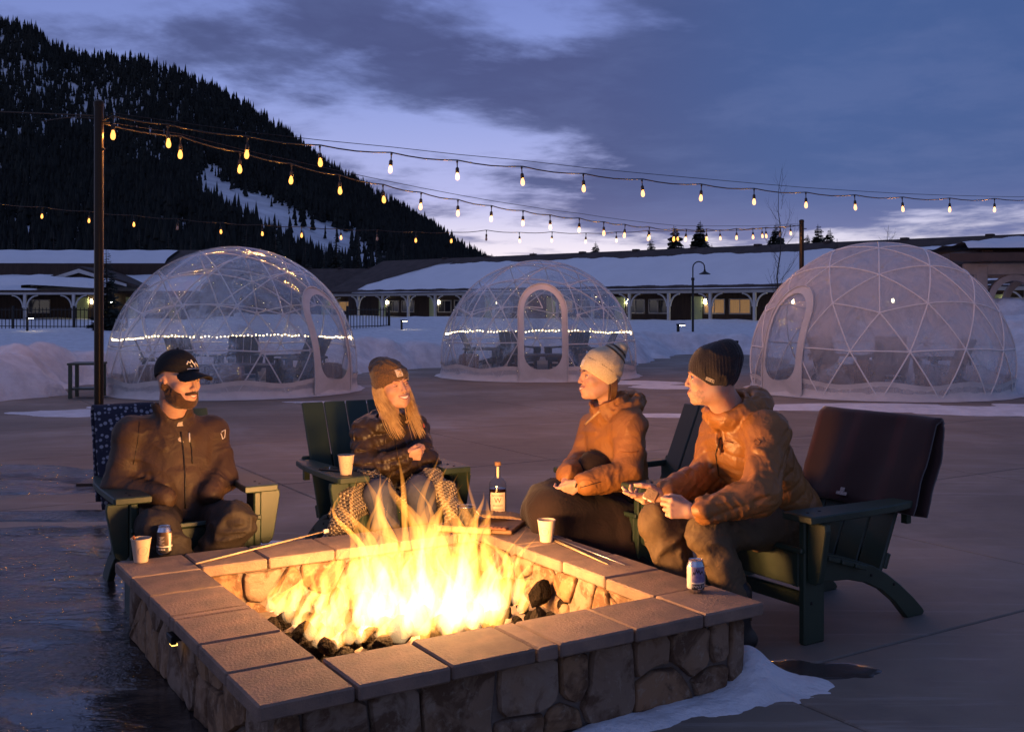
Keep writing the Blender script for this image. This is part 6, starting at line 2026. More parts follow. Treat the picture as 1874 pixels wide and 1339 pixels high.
def person(spec):
    """spec gives joints in world space; returns the body object with clothing children"""
    J = spec['J']; Rm = frame(spec['face'], spec['up']); C = A3(J['head'])
    jaw = spec.get('jaw', 1.0)
    hf = lambda q: head_field(q, jaw, 1.0, spec.get('ear', True))
    hs = spec.get('hs', 1.0)
    def head_w(p):
        q = (p - C) @ Rm / hs
        d = hf(q) * hs
        nb = A3(J['neck'])
        d = smin(d, cap(p, C + Rm @ np.array([0, -.025, -.055]), nb, (.060 if jaw > 1 else .050) * jaw, (.070 if jaw > 1 else .060) * jaw), .03)
        return d
    T = Torso(J['pelvis'], J['chest'], J['neck'], J['shl'], J['shr'], spec['fwd'], spec.get('sc', 1.0), spec.get('fat', 1.0))
    parts = []
    lo_, hi_ = bbox([C, J['neck']], .15); lo_[2] = min(lo_[2], C[2] - .22)
    parts.append(surface_nets(head_w, lo_, hi_, .0042))
    def inner(p):
        d = T.field(p, -.03)
        for s_ in ('l', 'r'):
            d = smin(d, chain(p, [J['sh' + s_], J['el' + s_], J['wr' + s_]], [.045, .036, .025], .02), .04)
            d = smin(d, chain(p, [J['hip' + s_], J['kn' + s_], J['an' + s_]], [.062, .046, .034], .03), .05)
        return d
    lo_, hi_ = bbox([J[k] for k in ('pelvis', 'neck', 'shl', 'shr', 'ell', 'elr', 'wrl', 'wrr', 'hipl', 'hipr', 'knl', 'knr', 'anl', 'anr')], .12)
    parts.append(surface_nets(inner, lo_, hi_, .017))
    for hd in spec.get('hands', []):
        fn = lambda p, hd=hd: hand_field(p, *hd)
        l2, h2 = hand_box(hd[0], hd[2], .125); parts.append(surface_nets(fn, l2, h2, .0034))
    co, q = merge(parts)
    root = obj('person', npmesh('person', co, q, M_skin, True))
    tag(root, spec['label'], 'person')
    face_parts(root, C, Rm * hs, hf, spec['brow'], spec.get('grin', .6), spec.get('mw', .026), spec.get('open', .006))
    # jacket
    jk = spec['jacket']
    def jf(p):
        d = T.field(p, jk.get('off', .012))
        for s_ in ('l', 'r'):
            r1, r2, r3 = jk.get('arm', (.070, .062, .046))
            e = chain(p, [J['sh' + s_], J['el' + s_], J['cu' + s_]], [r1, r2, r3], .03)
            d = smin(d, e, .035)
        base = d.copy()
        d = d - wrinkle(p, jk.get('wr', .012), jk.get('ws', 9.0), jk.get('seed', 1), jk.get('st', (1, 1, 1)))
        for s_ in ('l', 'r'):
            d = d - arm_folds(p, J['sh' + s_], J['el' + s_], jk.get('fold', .004), 4.5, .07) - arm_folds(p, J['el' + s_], J['cu' + s_], jk.get('fold', .004) * 1.3, 5.5, .06)
        if 'extra' in jk: d = jk['extra'](p, d, T, J)
        # open collar: room for the neck and chin
        nb = A3(J['neck']); hd0 = C + Rm @ np.array([0, .0, -.055])
        d = smax(d, -cap(p, nb, hd0 + (hd0 - nb) * .6, .064, .085), .012)
        v0 = A3(J['neck']) + T.R @ np.array([0, .09, .015]); v1 = A3(J['neck']) + T.R @ np.array([0, jk.get('vy', .125), -jk.get('vd', .10)])
        d = smax(d, -cap(p, v0, v1, jk.get('vw', .036), .006), .010)
        if 'post' in jk: d = jk['post'](p, d, T, J)
        if 'hem' in jk:
            hp, hn = jk['hem']; d = smax(d, -((p - A3(hp)) @ A3(hn)), .012)
        return d
    lo_, hi_ = bbox([J[k] for k in ('pelvis', 'neck', 'shl', 'shr', 'ell', 'elr', 'cul', 'cur')], .17); hi_[2] += .05
    jo = field_obj('jacket', jf, lo_, hi_, jk.get('h', .0075), jk['mat'], root)
    # shirt seen in the neck opening
    if 'shirt' in spec:
        def sf(p):
            nb = A3(J['neck']); d = cap(p, nb - T.R @ np.array([0, -.004, .062]), nb - T.R @ np.array([0, -.020, .14]), .060, .05)
            return d - wrinkle(p, .004, 25, 3)
        lo2, hi2 = bbox([J['neck'], A3(J['neck']) - T.R @ np.array([0, -.045, .13])], .10)
        field_obj('shirt', sf, lo2, hi2, .006, spec['shirt'], root)
    # trousers
    tr_ = spec['trousers']
    def tf(p):
        d = ell(p, J['pelvis'], (.178, .13, .11), T.R) + .004
        for s_ in ('l', 'r'):
            r1, r2, r3 = tr_.get('r', (.092, .074, .060))
            e = chain(p, [J['hip' + s_], J['kn' + s_], J['an' + s_]], [r1, r2, r3], .03); d = smin(d, e, .03)
        d = d - wrinkle(p, tr_.get('wr', .012), tr_.get('ws', 9.0), 33, (1, 1, 1))
        for s_ in ('l', 'r'): d = d - arm_folds(p, J['kn' + s_], J['an' + s_], .005, 4.0, .08)
        return d
    lo_, hi_ = bbox([J[k] for k in ('pelvis', 'hipl', 'hipr', 'knl', 'knr', 'anl', 'anr')], .14)
    field_obj('trousers', tf, lo_, hi_, .0095, tr_['mat'], root)
    for s_ in ('l', 'r'):
        an = A3(J['an' + s_]); toe = A3(spec['toe'][s_])
        dirn = toe - an; dirn[2] = 0; dirn /= np.linalg.norm(dirn)
        g0 = np.array([an[0], an[1], .045])
        def bf(p, an=an, g0=g0, dirn=dirn):
            d = cap(p, an + np.array([0, 0, .06]), g0, .058, .050)
            d = smin(d, cap(p, g0 - dirn * .04, g0 + dirn * .15 + np.array([0, 0, -.008]), .044, .036), .03)
            d = smax(d, -(p[:, 2] - .006), .004); return d
        l2, h2 = bbox([an + np.array([0, 0, .08]), g0 - dirn * .05, g0 + dirn * .2], .07)
        field_obj('boot', bf, l2, h2, .010, spec['boot'], root)
    return root, C, Rm, hf, T, jo

def hat_obj(name, root, C, Rm, fn, m, h=.005, ext=.17, hs=1.0):
    def w(p): return fn((p - C) @ Rm / hs) * hs
    lo_, hi_ = C - ext, C + ext + np.array([0, 0, .05])
    return field_obj(name, w, lo_, hi_, h, m, root)
def knit(name, c1, c2, sc=170, rib=0.0):
    m = mat(name, c1, .95, sheen=.25)
    g = NG(m.node_tree); bs = m.node_tree.nodes['Principled BSDF']
    tc = g.n('ShaderNodeTexCoord')
    n = g.noise(tc.outputs['Object'], sc * .9, 3, .7); n2 = g.noise(tc.outputs['Object'], 6, 3, .5)
    c = g.mix(g.smooth(n, .38, .62), tuple(c1) + (1,), tuple(c2) + (1,)); g.l(c, bs.inputs['Base Color'])
    bp = g.n('ShaderNodeBump'); bp.inputs['Strength'].default_value = .6; bp.inputs['Distance'].default_value = .004
    g.l(n, bp.inputs['Height']); g.l(bp.outputs[0], bs.inputs['Normal'])
    return m
def cloth(name, c, rough=.55, var=.25, sheen=.0, bump=.25, bs_=300, spec=.4, crease=.22):
    m = mat(name, c, rough, var=var, vscale=7, sheen=sheen, spec=spec)
    g = NG(m.node_tree); bs = m.node_tree.nodes['Principled BSDF']
    tc = g.n('ShaderNodeTexCoord'); v = tc.outputs['Object']
    a = g.noise(v, 9, 2, .5, 1.2); b = g.noise(v, 24, 3, .55, 1.0); w = g.noise(v, bs_, 2, .5)
    ra = g.math('ABSOLUTE', g.math('SUBTRACT', a, .5)); rb = g.math('ABSOLUTE', g.math('SUBTRACT', b, .5))
    h = g.math('MULTIPLY_ADD', rb, .35, ra)
    b1 = g.n('ShaderNodeBump'); b1.inputs['Strength'].default_value = crease; b1.inputs['Distance'].default_value = .05; g.l(h, b1.inputs['Height'])
    b2 = g.n('ShaderNodeBump'); b2.inputs['Strength'].default_value = bump; b2.inputs['Distance'].default_value = .0015; g.l(w, b2.inputs['Height']); g.l(b1.outputs[0], b2.inputs['Normal'])
    g.l(b2.outputs[0], bs.inputs['Normal'])
    return m
def tubes(name, root, lst, m, n=6):
    mb = MB()
    for pts, r in lst: mb.tube(pts, r, n)
    return mb.build(name, m, root, True)
def LV(C, Rm, x, y, z): return Vector(C + Rm @ np.array([x, y, z]))

# ------------------------------------------------------------------ man in black cap
f1 = Vector((-V.x, -V.y, 0)); 
J1 = dict(head=P(326, 693, 5.04), neck=P(318, 752, 5.14), chest=P(312, 832, 5.17), pelvis=P(335, 940, 5.16),
          shl=P(386, 793, 5.30), shr=P(240, 796, 5.08), ell=P(408, 872, 5.22), elr=P(216, 893, 5.02), cul=P(385, 903, 5.06), cur=P(300, 912, 4.93), wrl=P(380, 905, 5.04), wrr=P(305, 914, 4.92),
          hipl=P(372, 948, 5.20), hipr=P(298, 955, 5.06), knl=P(432, 955, 4.88), knr=P(286, 968, 4.72), anl=P(345, 1075, 4.85), anr=P(372, 1085, 4.74))
M_j1 = cloth('brown_jacket', (.066, .037, .022), .62, .3)
M_p1 = cloth('black_trousers', (.030, .022, .018), .7, .3)
M_boot = mat('dark_boot', (.02, .017, .015), .6)
M_beard = knit('beard', (.045, .022, .012), (.085, .04, .02), 260)
def post1(p, d, T, J):
    # stand collar
    nb = A3(J['neck']); R = T.R
    q = (p - nb) @ R
    ring = np.abs(np.hypot(q[:, 0], (q[:, 1] + .005) * 1.05) - .084 - q[:, 2] * .12) - .007
    c = smax(ring, np.abs(q[:, 2] - .012) - .048, .008)
    c = smax(c, -(np.abs(q[:, 0]) - .030 - np.clip(q[:, 2] + .06, 0, 1) * .35 + np.where(q[:, 1] < 0, 1, 0)), .006)
    return smin(d, c, .012)
spec1 = dict(J=J1, face=(.86, -.50, -.06), up=(.02, 0, 1), fwd=(.42, -.88, .05), jaw=1.04, brow=M_beard, grin=.9, mw=.026, open=.0065, hs=1.11, sc=1.06, fat=1.05,
             label='bearded man in black cap and brown jacket, hands in pockets', shirt=mat('cream_shirt', (.55, .45, .35), .8),
             jacket=dict(mat=M_j1, off=.014, arm=(.078, .070, .055), wr=.009, ws=7.0, seed=3, fold=.005, post=post1, vd=.065, vw=.030, vy=.12),
             trousers=dict(mat=M_p1, r=(.10, .082, .068), wr=.014), boot=M_boot, toe=dict(l=P(300, 1100, 4.7), r=P(420, 1100, 4.68)))
root1, C, Rm, hf, T, jo = person(spec1)
def capf(q):
    dome = ell(q, (0, -.012, .032), (.083, .104, .096))
    cut = -(q[:, 2] - (.030 + .16 * np.clip(-q[:, 1], 0, 1) * -1 - .0))
    lowz = np.where(q[:, 1] > 0, .034, .034 + .42 * q[:, 1])
    dome = smax(dome, -(q[:, 2] - lowz), .006)
    # curved brim
    br = smax(np.abs(q[:, 2] - (.040 - 6.5 * q[:, 0] ** 2 - .16 * (q[:, 1] - .08))) - .0035, ell(q * np.array([1, 1, 0]), (0, .098, 0), (.074, .078, 1)), .004)
    br = smax(br, -(q[:, 1] - .05), .01)
    return smin(dome, br, .006)
M_cap = cloth('black_cap', (.012, .010, .010), .85, .3, bs_=200)
Rm = Rm * 1.11
hat = hat_obj('cap', root1, C, Rm / 1.11, capf, M_cap, .0045, .21, 1.11)
tubes('cap_button', hat, [([LV(C, Rm, 0, -.012, .127), LV(C, Rm, 0, -.012, .133)], .006)], M_cap)
def cap_y(x, z):
    lo_, hi_ = 0, .13
    for _ in range(30):
        m_ = (lo_ + hi_) / 2
        if ell(np.array([[x, m_, z]]), (0, -.012, .032), (.083, .104, .096))[0] < 0: lo_ = m_
        else: hi_ = m_
    return lo_
# white ridge-line emblem on the cap front
M_white = mat('white_print', (.78, .74, .70), .7)
def cap_strip(pts, r): return ([LV(C, Rm, x, cap_y(x, z) + .0015, z) for x, z in pts], r)
tubes('cap_emblem', hat, [cap_strip([(-.032, .058), (-.018, .078), (-.008, .066)], .0032), cap_strip([(-.014, .056), (.004, .088), (.012, .076), (.020, .082), (.028, .070)], .0034), cap_strip([(-.030, .050), (.0, .052), (.030, .050)], .0030), cap_strip([(.006, .060), (.014, .066)], .003)], M_white, 5)
def beard_mask(q):
    ax = np.abs(q[:, 0])
    zc = np.interp(q[:, 1], [-.02, 0, .03, .055, .07, .082, .1], [-.004, -.012, -.030, -.046, -.054, -.080, -.086])
    mk = np.maximum(q[:, 2] - zc, -(q[:, 1] + .004)) * .8
    mu = np.maximum(np.maximum(np.abs(q[:, 2] + .0525 + .12 * ax) - .006, ax - .033), -(q[:, 1] - .05))
    mk = np.minimum(mk, mu)
    return np.maximum(mk, -(ell(q, (0, .09, -.067), (.024, .03, .0105))))
def beardf(q):
    d = hf(q) - .0055 - .006 * (vnoise(q * 130, 5) - .5)
    mk = beard_mask(q)
    return smax(d, mk, .004)
hat_obj('beard', root1, C, Rm / 1.11, beardf, M_beard, .0042, .16, 1.11)
# zips, chest pocket and shoulder patch on the jacket
def jac_pt(root_field, o_, dirv, start, maxd=.3):
    pass
def ray_on(o_, origin, direction):
    """closest hit of a ray with an object's mesh (both in world space, object at origin)"""
    dg = None
    ok, loc, nrm, _ = o_.ray_cast(Vector(origin), Vector(direction).normalized())
    return (loc, nrm) if ok else (None, None)
def pix_on(o_, px, py, lift=.002):
    """point where the pixel's ray meets this garment"""
    d = Vector(((px - CX) / FPX, 1.0, -(py - HY) / FPX))
    loc, nrm = ray_on(o_, Vector((0, 0, CAMH)), d)
    if loc is None: return None
    return loc + nrm * lift
def stitched(name, root, o_, pix, r, m, lift=.0015, sub=4, n=5):
    pts = []
    for (a, b) in zip(pix[:-1], pix[1:]):
        for k in range(sub): pts.append((a[0] + (b[0] - a[0]) * k / sub, a[1] + (b[1] - a[1]) * k / sub))
    pts.append(pix[-1])
    w = [pix_on(o_, x, y, lift) for x, y in pts]; w = [x for x in w if x is not None]
    if len(w) < 2: return None
    # drop jumps
    g_ = [w[0]]
    for x in w[1:]:
        if (x - g_[-1]).length < .12: g_.append(x)
    if len(g_) < 2: return None
    return tubes(name, root, [(g_, r)], m, n)
M_zip = mat('zip', (.02, .016, .014), .4, metal=.3)
stitched('zip', jo, jo, [(331, 790), (336, 830), (339, 880), (339, 930)], .0035, M_zip)
stitched('pocket_zip', jo, jo, [(346, 790), (350, 820), (352, 848)], .003, M_zip)
stitched('zip_pull', jo, jo, [(346, 792), (347, 808)], .0035, M_white)
stitched('shoulder_patch', jo, jo, [(405, 790), (412, 786), (411, 800), (407, 803), (404, 792)], .002, M_white)
stitched('seam', jo, jo, [(255, 772), (252, 810), (244, 850)], .0015, M_zip)

# ------------------------------------------------------------------ woman in brown beanie
J2 = dict(head=P(718, 705, 5.66), neck=P(710, 770, 5.74), chest=P(712, 826, 5.78), pelvis=P(728, 905, 5.82),
          shl=P(760, 786, 5.92), shr=P(668, 790, 5.74), ell=P(782, 846, 5.76), elr=P(664, 862, 5.60), cul=P(700, 862, 5.58), cur=P(738, 835, 5.56), wrl=P(690, 866, 5.58), wrr=P(742, 833, 5.55),
          hipl=P(755, 918, 5.78), hipr=P(705, 922, 5.70), knl=P(768, 900, 5.42), knr=P(692, 905, 5.34), anl=P(790, 1040, 5.40), anr=P(722, 1045, 5.30))
M_j2 = cloth('dark_puffer', (.048, .030, .019), .42, .3, bump=.15)
def puff(p, d, T, J):
    q = (p - T.pel) @ T.R
    b = np.abs(np.sin(q[:, 2] * PI / .055 + .6 * np.sin(q[:, 0] * 9)))
    return d + .015 * (1 - b ** .45)
def post2(p, d, T, J):
    nb = A3(J['neck']); q = (p - nb) @ T.R
    # thick hood lying round the neck
    ring = np.hypot(np.hypot(q[:, 0], q[:, 1] + .02) - .098, (q[:, 2] - .010 + .3 * np.clip(q[:, 1], 0, 1))) - .036
    ring = smax(ring, q[:, 1] - .07, .02) - wrinkle(p, .006, 20, 8)
    return smin(d, ring, .015)
wr = J2['wrr']
hands2 = [(wr, Vector((.1, -.35, .93)).normalized(), Vector((.90, .15, .06)).normalized(), Vector((-.1, -.93, -.33)).normalized(), [(1.0, 1.3, .8), (1.05, 1.35, .8), (1.1, 1.3, .8), (1.15, 1.3, .8)], (.35, .5, .6), .92)]
spec2 = dict(J=J2, ear=False, face=(.62, -.77, .10), up=(-.22, 0, 1), fwd=(.50, -.85, .15), jaw=.92, brow=mat('fair_brow', (.22, .11, .05), .8), grin=1.0, mw=.031, open=.0105, hs=1.05, sc=.93, fat=.95,
             label='laughing woman in brown beanie and dark puffer jacket with arms folded', hands=hands2,
             jacket=dict(mat=M_j2, off=.018, arm=(.072, .066, .050), wr=.008, ws=14.0, seed=9, fold=.006, extra=puff, post=post2, vd=.09, vw=.034, vy=.12),
             trousers=dict(mat=cloth('blue_jeans', (.070, .075, .115), .8, .35, bs_=400), r=(.088, .071, .060), wr=.010), boot=M_boot, toe=dict(l=P(800, 1060, 5.2), r=P(740, 1060, 5.1)))
root2, C, Rm, hf, T, jo = person(spec2)
def beanie(q, tip, tr_, front=.034, back=-.045, cuff=.058, thick=.012, slouch=.03):
    base = ell(q, (0, -.014, .034), (.084 + thick * .2, .106, .098))
    body = smin(base, cap(q, (0, -.02, .06), tip, .075, tr_), .05)
    pl = q[:, 2] - (front + (back - front) * (.095 - q[:, 1]) / .19)       # height above brim plane
    pl = pl / math.sqrt(1 + ((back - front) / .19) ** 2)
    body = smax(body, -pl, .004)
    cu = ell(q, (0, -.014, .034), (.0895 + thick * .2, .1115, .104)); cu = smax(cu, np.maximum(-pl, pl - cuff), .005)
    return body, cu, pl
M_h2 = knit('brown_heather', (.16, .085, .040), (.075, .042, .024))
def h2(q):
    b, c, pl = beanie(q, (-.022, -.118, .098), .058, front=.030)
    b = b - wrinkle(q, .007, 16, 4)
    d = smin(b, c, .003)
    return d
hat = hat_obj('beanie', root2, C, Rm, h2, M_h2, .0045, .21, 1.03)
def hat_y(x, z, fn):
    lo_, hi_ = 0, .16
    for _ in range(30):
        m_ = (lo_ + hi_) / 2
        if fn(np.array([[x, m_, z]]))[0] < 0: lo_ = m_
        else: hi_ = m_
    return lo_
def patch(name, fn, cx_, cz_, w, h, m, hs=1.0, lift=.0015, n=4):
    vs = []; fs = []
    for i in range(n + 1):
        for j in range(n + 1):
            x = cx_ + w * (i / n - .5); z = cz_ + h * (j / n - .5); vs.append(LV(C, Rm * hs, x, hat_y(x, z, fn) + lift, z))
    for i in range(n):
        for j in range(n): a = i * (n + 1) + j; fs.append((a, a + 1, a + n + 2, a + n + 1))
    return obj(name, mkmesh(name, vs, fs, m, True), hat)
pt_ = patch('woven_patch', h2, .004, .062, .036, .038, mat('cream_patch', (.66, .56, .46), .7), 1.03)
M_gold = mat('gold_stitch', (.52, .30, .06), .6)
mb = MB(); mb.tube([LV(C, Rm * 1.03, .004 + .009 * math.cos(a), hat_y(.004 + .009 * math.cos(a), .066 + .009 * math.sin(a), h2) + .003, .066 + .009 * math.sin(a)) for a in np.linspace(.7, 5.2, 14)], .0028, 5); mb.build('patch_emblem', M_gold, pt_)
mb = MB(); mb.tube([LV(C, Rm * 1.03, x, hat_y(x, .0495, h2) + .002, .0495) for x in np.linspace(-.008, .016, 5)], .0014, 4); mb.build('patch_lettering', M_zip, pt_)
# long fair hair down both sides
M_hair = mat('blond_hair', (.60, .41, .20), .40, var=.45, vscale=30, spec=.5, col2=(.40, .24, .10))
r = random.Random(3); lst = []
for side in (-1, 1):
    for k in range(260):
        a = r.uniform(0, 1) ** .9; y0 = -.062 + .088 * a
        x0 = side * (.083 - .008 * a + r.uniform(-.008, .006))
        L = r.uniform(.16, .33) * (1.0 if side < 0 else .92); sp = r.gauss(0, .016); ph_ = r.uniform(0, 6); am = r.uniform(.003, .012)
        pts = []
        for i in range(9):
            t = i / 8; z = .02 - L * t
            wv = am * math.sin(ph_ + t * 8) * t
            inw = .022 * max(0, t - .35) - .010 * math.sin(PI * min(1, t * 1.6))
            pts.append(LV(C, Rm, side * (abs(x0) - inw) + sp * t + wv, y0 + .075 * t * t + .03 * t * (1 - a) + wv, z))
        w = r.uniform(.0009, .0022); lst.append((pts, [w, w, w, w, w * .95, w * .9, w * .75, w * .5, w * .15]))
tubes('hair', root2, lst, M_hair, 5)
def hair_mass(q):
    s = q.copy(); s[:, 0] = np.abs(s[:, 0])
    d = ell(s, (.060, -.035, -.035), (.020, .050, .085)); d = smin(d, ell(q, (0, -.075, -.06), (.07, .03, .08)), .02)
    return d - .006 * (vnoise(q * np.array([90, 90, 8]), 2) - .5)
hat_obj('hair_back', root2, C, Rm, hair_mass, M_hair, .006, .19)
M_lin = mat('tan_lining', (.42, .26, .16), .7)
stitched('collar_lining', jo, jo, [(742, 773), (755, 760), (766, 748)], .007, M_lin, .002)
stitched('zip', jo, jo, [(722, 800), (724, 815), (723, 840)], .003, M_zip)
stitched('sleeve_badge', jo, jo, [(774, 775), (776, 782)], .005, mat('red_badge', (.5, .03, .03), .6))

# chunky knit throw over her lap, hanging at both sides of the chair
def throw_mat():
    m = mat('chunky_knit', (.5, .4, .28), .95)
    g = NG(m.node_tree); bs = m.node_tree.nodes['Principled BSDF']
    tc = g.n('ShaderNodeTexCoord'); sp = g.n('ShaderNodeSeparateXYZ'); g.l(tc.outputs['Object'], sp.inputs[0])
    a = g.math('ADD', g.math('MULTIPLY', sp.outputs[0], .85), g.math('MULTIPLY', sp.outputs[1], .52)); b = g.math('ADD', sp.outputs[2], g.math('MULTIPLY', sp.outputs[1], .6))
    s1 = g.math('SINE', g.math('MULTIPLY', a, 2 * PI / .026)); s2 = g.math('SINE', g.math('MULTIPLY', b, 2 * PI / .022))
    h = g.math('MULTIPLY', s1, s2); h2_ = g.math('ABSOLUTE', h)
    c = g.mix(g.smooth(h, -.2, .25), (.16, .115, .085, 1), (.52, .42, .29, 1))
    g.l(c, bs.inputs['Base Color'])
    bp = g.n('ShaderNodeBump'); bp.inputs['Strength'].default_value = 1.0; bp.inputs['Distance'].default_value = .012; g.l(h2_, bp.inputs['Height']); g.l(bp.outputs[0], bs.inputs['Normal'])
    return m
def throwf(p):
    k = A3
    mid = (k(J2['hipl']) + k(J2['hipr'])) / 2; kk = (k(J2['knl']) + k(J2['knr'])) / 2
    d = cap(p, k(J2['hipl']) + np.array([.02, -.06, -.02]), k(J2['knl']) * .72 + k(J2['hipl']) * .28 + np.array([.02, 0, .0]), .105, .100)
    d = smin(d, cap(p, k(J2['hipr']) + np.array([-.03, -.06, -.02]), k(J2['knr']) * .72 + k(J2['hipr']) * .28 + np.array([-.02, 0, .0]), .105, .100), .04)
    d = smin(d, chain(p, [P(672, 878, 5.5), P(645, 915, 5.36), P(628, 950, 5.30), P(612, 985, 5.28)], [.06, .075, .062, .05], .03), .05)
    d = smin(d, chain(p, [P(790, 880, 5.55), P(815, 905, 5.46), P(832, 935, 5.36), P(838, 985, 5.34)], [.055, .055, .055, .045], .03), .05)
    # leave the knees free
    for s_ in ('l', 'r'): d = smax(d, -cap(p, k(J2['kn' + s_]) * .92 + k(J2['hip' + s_]) * .08, k(J2['an' + s_]) + np.array([0, -.02, 0]), .074, .085), .012)
    d = d - wrinkle(p, .022, 7, 71)
    return d
o = field_obj('knit_throw', throwf, *bbox([J2['hipl'], J2['hipr'], J2['knl'], J2['knr'], P(612, 985, 5.28), P(838, 985, 5.34)], .16), .0095, throw_mat())
tag(o, 'chunky cream knit throw over the lap of the woman in the brown beanie', 'blanket')

# ------------------------------------------------------------------ woman in cream beanie (seen from her left)
J3 = dict(head=P(1097, 687, 5.40), neck=P(1119, 752, 5.46), chest=P(1125, 815, 5.50), pelvis=P(1140, 905, 5.52),
          shl=P(1152, 778, 5.34), shr=P(1092, 782, 5.66), ell=P(1150, 868, 5.24), elr=P(1060, 850, 5.58), cul=P(1072, 884, 5.12), cur=P(1040, 870, 5.26), wrl=P(1062, 886, 5.10), wrr=P(1038, 877, 5.22),
          hipl=P(1130, 925, 5.42), hipr=P(1110, 915, 5.62), knl=P(1005, 935, 5.10), knr=P(985, 930, 5.32), anl=P(1040, 1075, 5.15), anr=P(1015, 1070, 5.35))
M_j3 = cloth('rust_parka', (.34, .145, .042), .55, .22, bump=.2)
def hood(p, nb, R, rr, dz, back, seed, tilt=.35):
    q = (p - nb) @ R
    yy = q[:, 1] + back; zz = q[:, 2] - dz + tilt * np.clip(q[:, 1] + .02, -.2, 1)
    ring = np.hypot(np.hypot(q[:, 0], yy) - .108, zz * .85) - rr
    return ring - wrinkle(p, .010, 14, seed)
def collar(p, nb, R, r0, h, gap, seed, lean=.12, zc_=.02):
    q = (p - nb) @ R
    ring = np.abs(np.hypot(q[:, 0], (q[:, 1] - .004) * .95) - r0 - q[:, 2] * lean) - .0075
    c = smax(ring, np.abs(q[:, 2] - zc_ + .25 * np.clip(q[:, 1], 0, 1)) - h, .008)
    c = smax(c, np.where(q[:, 1] > 0, gap + .25 * np.clip(q[:, 2] + .03, 0, 1) - np.abs(q[:, 0]), -1.0), .006)
    return c - wrinkle(p, .004, 22, seed)
def post3(p, d, T, J):
    nb = A3(J['neck'])
    d = smin(d, collar(p, nb, T.R, .084, .066, .010, 5, .16), .012)
    h = hood(p, nb, T.R, .040, .006, .045, 14, .12)
    return smin(d, h, .015)
hands3 = [(J3['wrl'], Vector((-.25, -.35, .9)).normalized(), Vector((-.86, .05, -.45)).normalized(), Vector((-.3, -.93, .15)).normalized(), [(.45, .9, .6), (.5, .95, .6), (.55, .95, .6), (.6, 1.0, .6)], (.35, .3, .5), .94),
          (J3['wrr'], Vector((-.3, .3, .9)).normalized(), Vector((-.15, -.55, -.8)).normalized(), Vector((-.9, .1, .25)).normalized(), [(.5, .9, .6), (.5, .95, .6), (.55, .95, .6), (.6, 1.0, .6)], (.35, .3, .5), .92)]
spec3 = dict(J=J3, ear=False, face=(-.955, -.27, .02), up=(.10, 0, 1), fwd=(-.80, -.55, .08), jaw=.92, brow=mat('dark_brow', (.10, .05, .03), .8), grin=.9, mw=.028, open=.008, hs=1.02, sc=.92, fat=.96,
             label='smiling woman in cream striped beanie and rust parka with hands clasped', hands=hands3, shirt=mat('plum_scarf', (.03, .02, .03), .8),
             jacket=dict(mat=M_j3, off=.022, arm=(.080, .072, .056), wr=.009, ws=7.5, seed=12, fold=.004, post=post3, vd=.10, vw=.040, vy=.12),
             trousers=dict(mat=M_p1, r=(.09, .075, .06), wr=.01), boot=M_boot, toe=dict(l=P(960, 1080, 5.05), r=P(945, 1080, 5.25)))
root3, C, Rm, hf, T, jo = person(spec3)
M_h3 = knit('cream_knit', (.66, .55, .37), (.54, .43, .28), 200)
M_stripe = knit('stripe_knit', (.02, .018, .018), (.035, .03, .03), 200)
def h3(q):
    b, c, pl = beanie(q, (0, -.108, .132), .036, cuff=.058, front=.036, back=-.085)
    return smin(b - wrinkle(q, .0022, 14, 4), c, .003)
hat = hat_obj('beanie', root3, C, Rm, h3, M_h3, .0045, .21, 1.02)
def hband(t0, t1):
    ax = np.array([0, -.70, .75]); ax /= np.linalg.norm(ax)
    def fn(q):
        b, c, pl = beanie(q, (0, -.108, .132), .036, cuff=.058, front=.036, back=-.085)
        h = q @ ax
        return smax(b - wrinkle(q, .0022, 14, 4) - .0035, np.maximum(t0 - h, h - t1), .001)
    return fn
for (a, b) in ((.128, .139), (.153, .164)): hat_obj('stripe', hat, C, Rm, hband(a, b), M_stripe, .0032, .21, 1.02)
def cuffline(q):
    b, c, pl = beanie(q, (0, -.108, .132), .036, cuff=.058, front=.036, back=-.085)
    return smax(np.minimum(b, c) - .0012, np.abs(pl - .0625) - .0018, .001)
hat_obj('cuff_line', hat, C, Rm, cuffline, mat('grey_knit', (.12, .10, .10), .9), .0035, .21, 1.02)
patch('woven_patch', h3, -.004, .066, .034, .030, mat('pale_patch', (.72, .66, .58), .7), 1.02)
r = random.Random(8); locks = {-1: [], 1: []}
for k in range(40):
    s_ = (-1, 1)[k % 2]; lst = locks[s_]; y0 = r.uniform(-.07, -.025); p = [(s_ * .068, y0, -.01), (s_ * .062, y0 - .004, -.06), (s_ * .05, y0 - .005, -.105 - .03 * r.random())]
    lst.append(([LV(C, Rm, *q) for q in p], [.004, .004, .0015]))
M_bh = mat('brown_hair', (.10, .045, .02), .5)
for s_ in (-1, 1): tubes('hair_lock', root3, locks[s_], M_bh, 5)
stitched('zip_flap', jo, jo, [(1098, 752), (1085, 764), (1072, 776)], .007, mat('tan_zip', (.50, .33, .18), .5), .002)
stitched('cuff_strap', jo, jo, [(1056, 884), (1054, 892)], .006, M_zip)
stitched('sleeve_zip', jo, jo, [(1062, 892), (1082, 886), (1100, 881)], .002, M_zip)
stitched('sleeve_seam', jo, jo, [(1135, 826), (1152, 828), (1168, 826)], .0018, mat('rust_seam', (.25, .08, .015), .7))
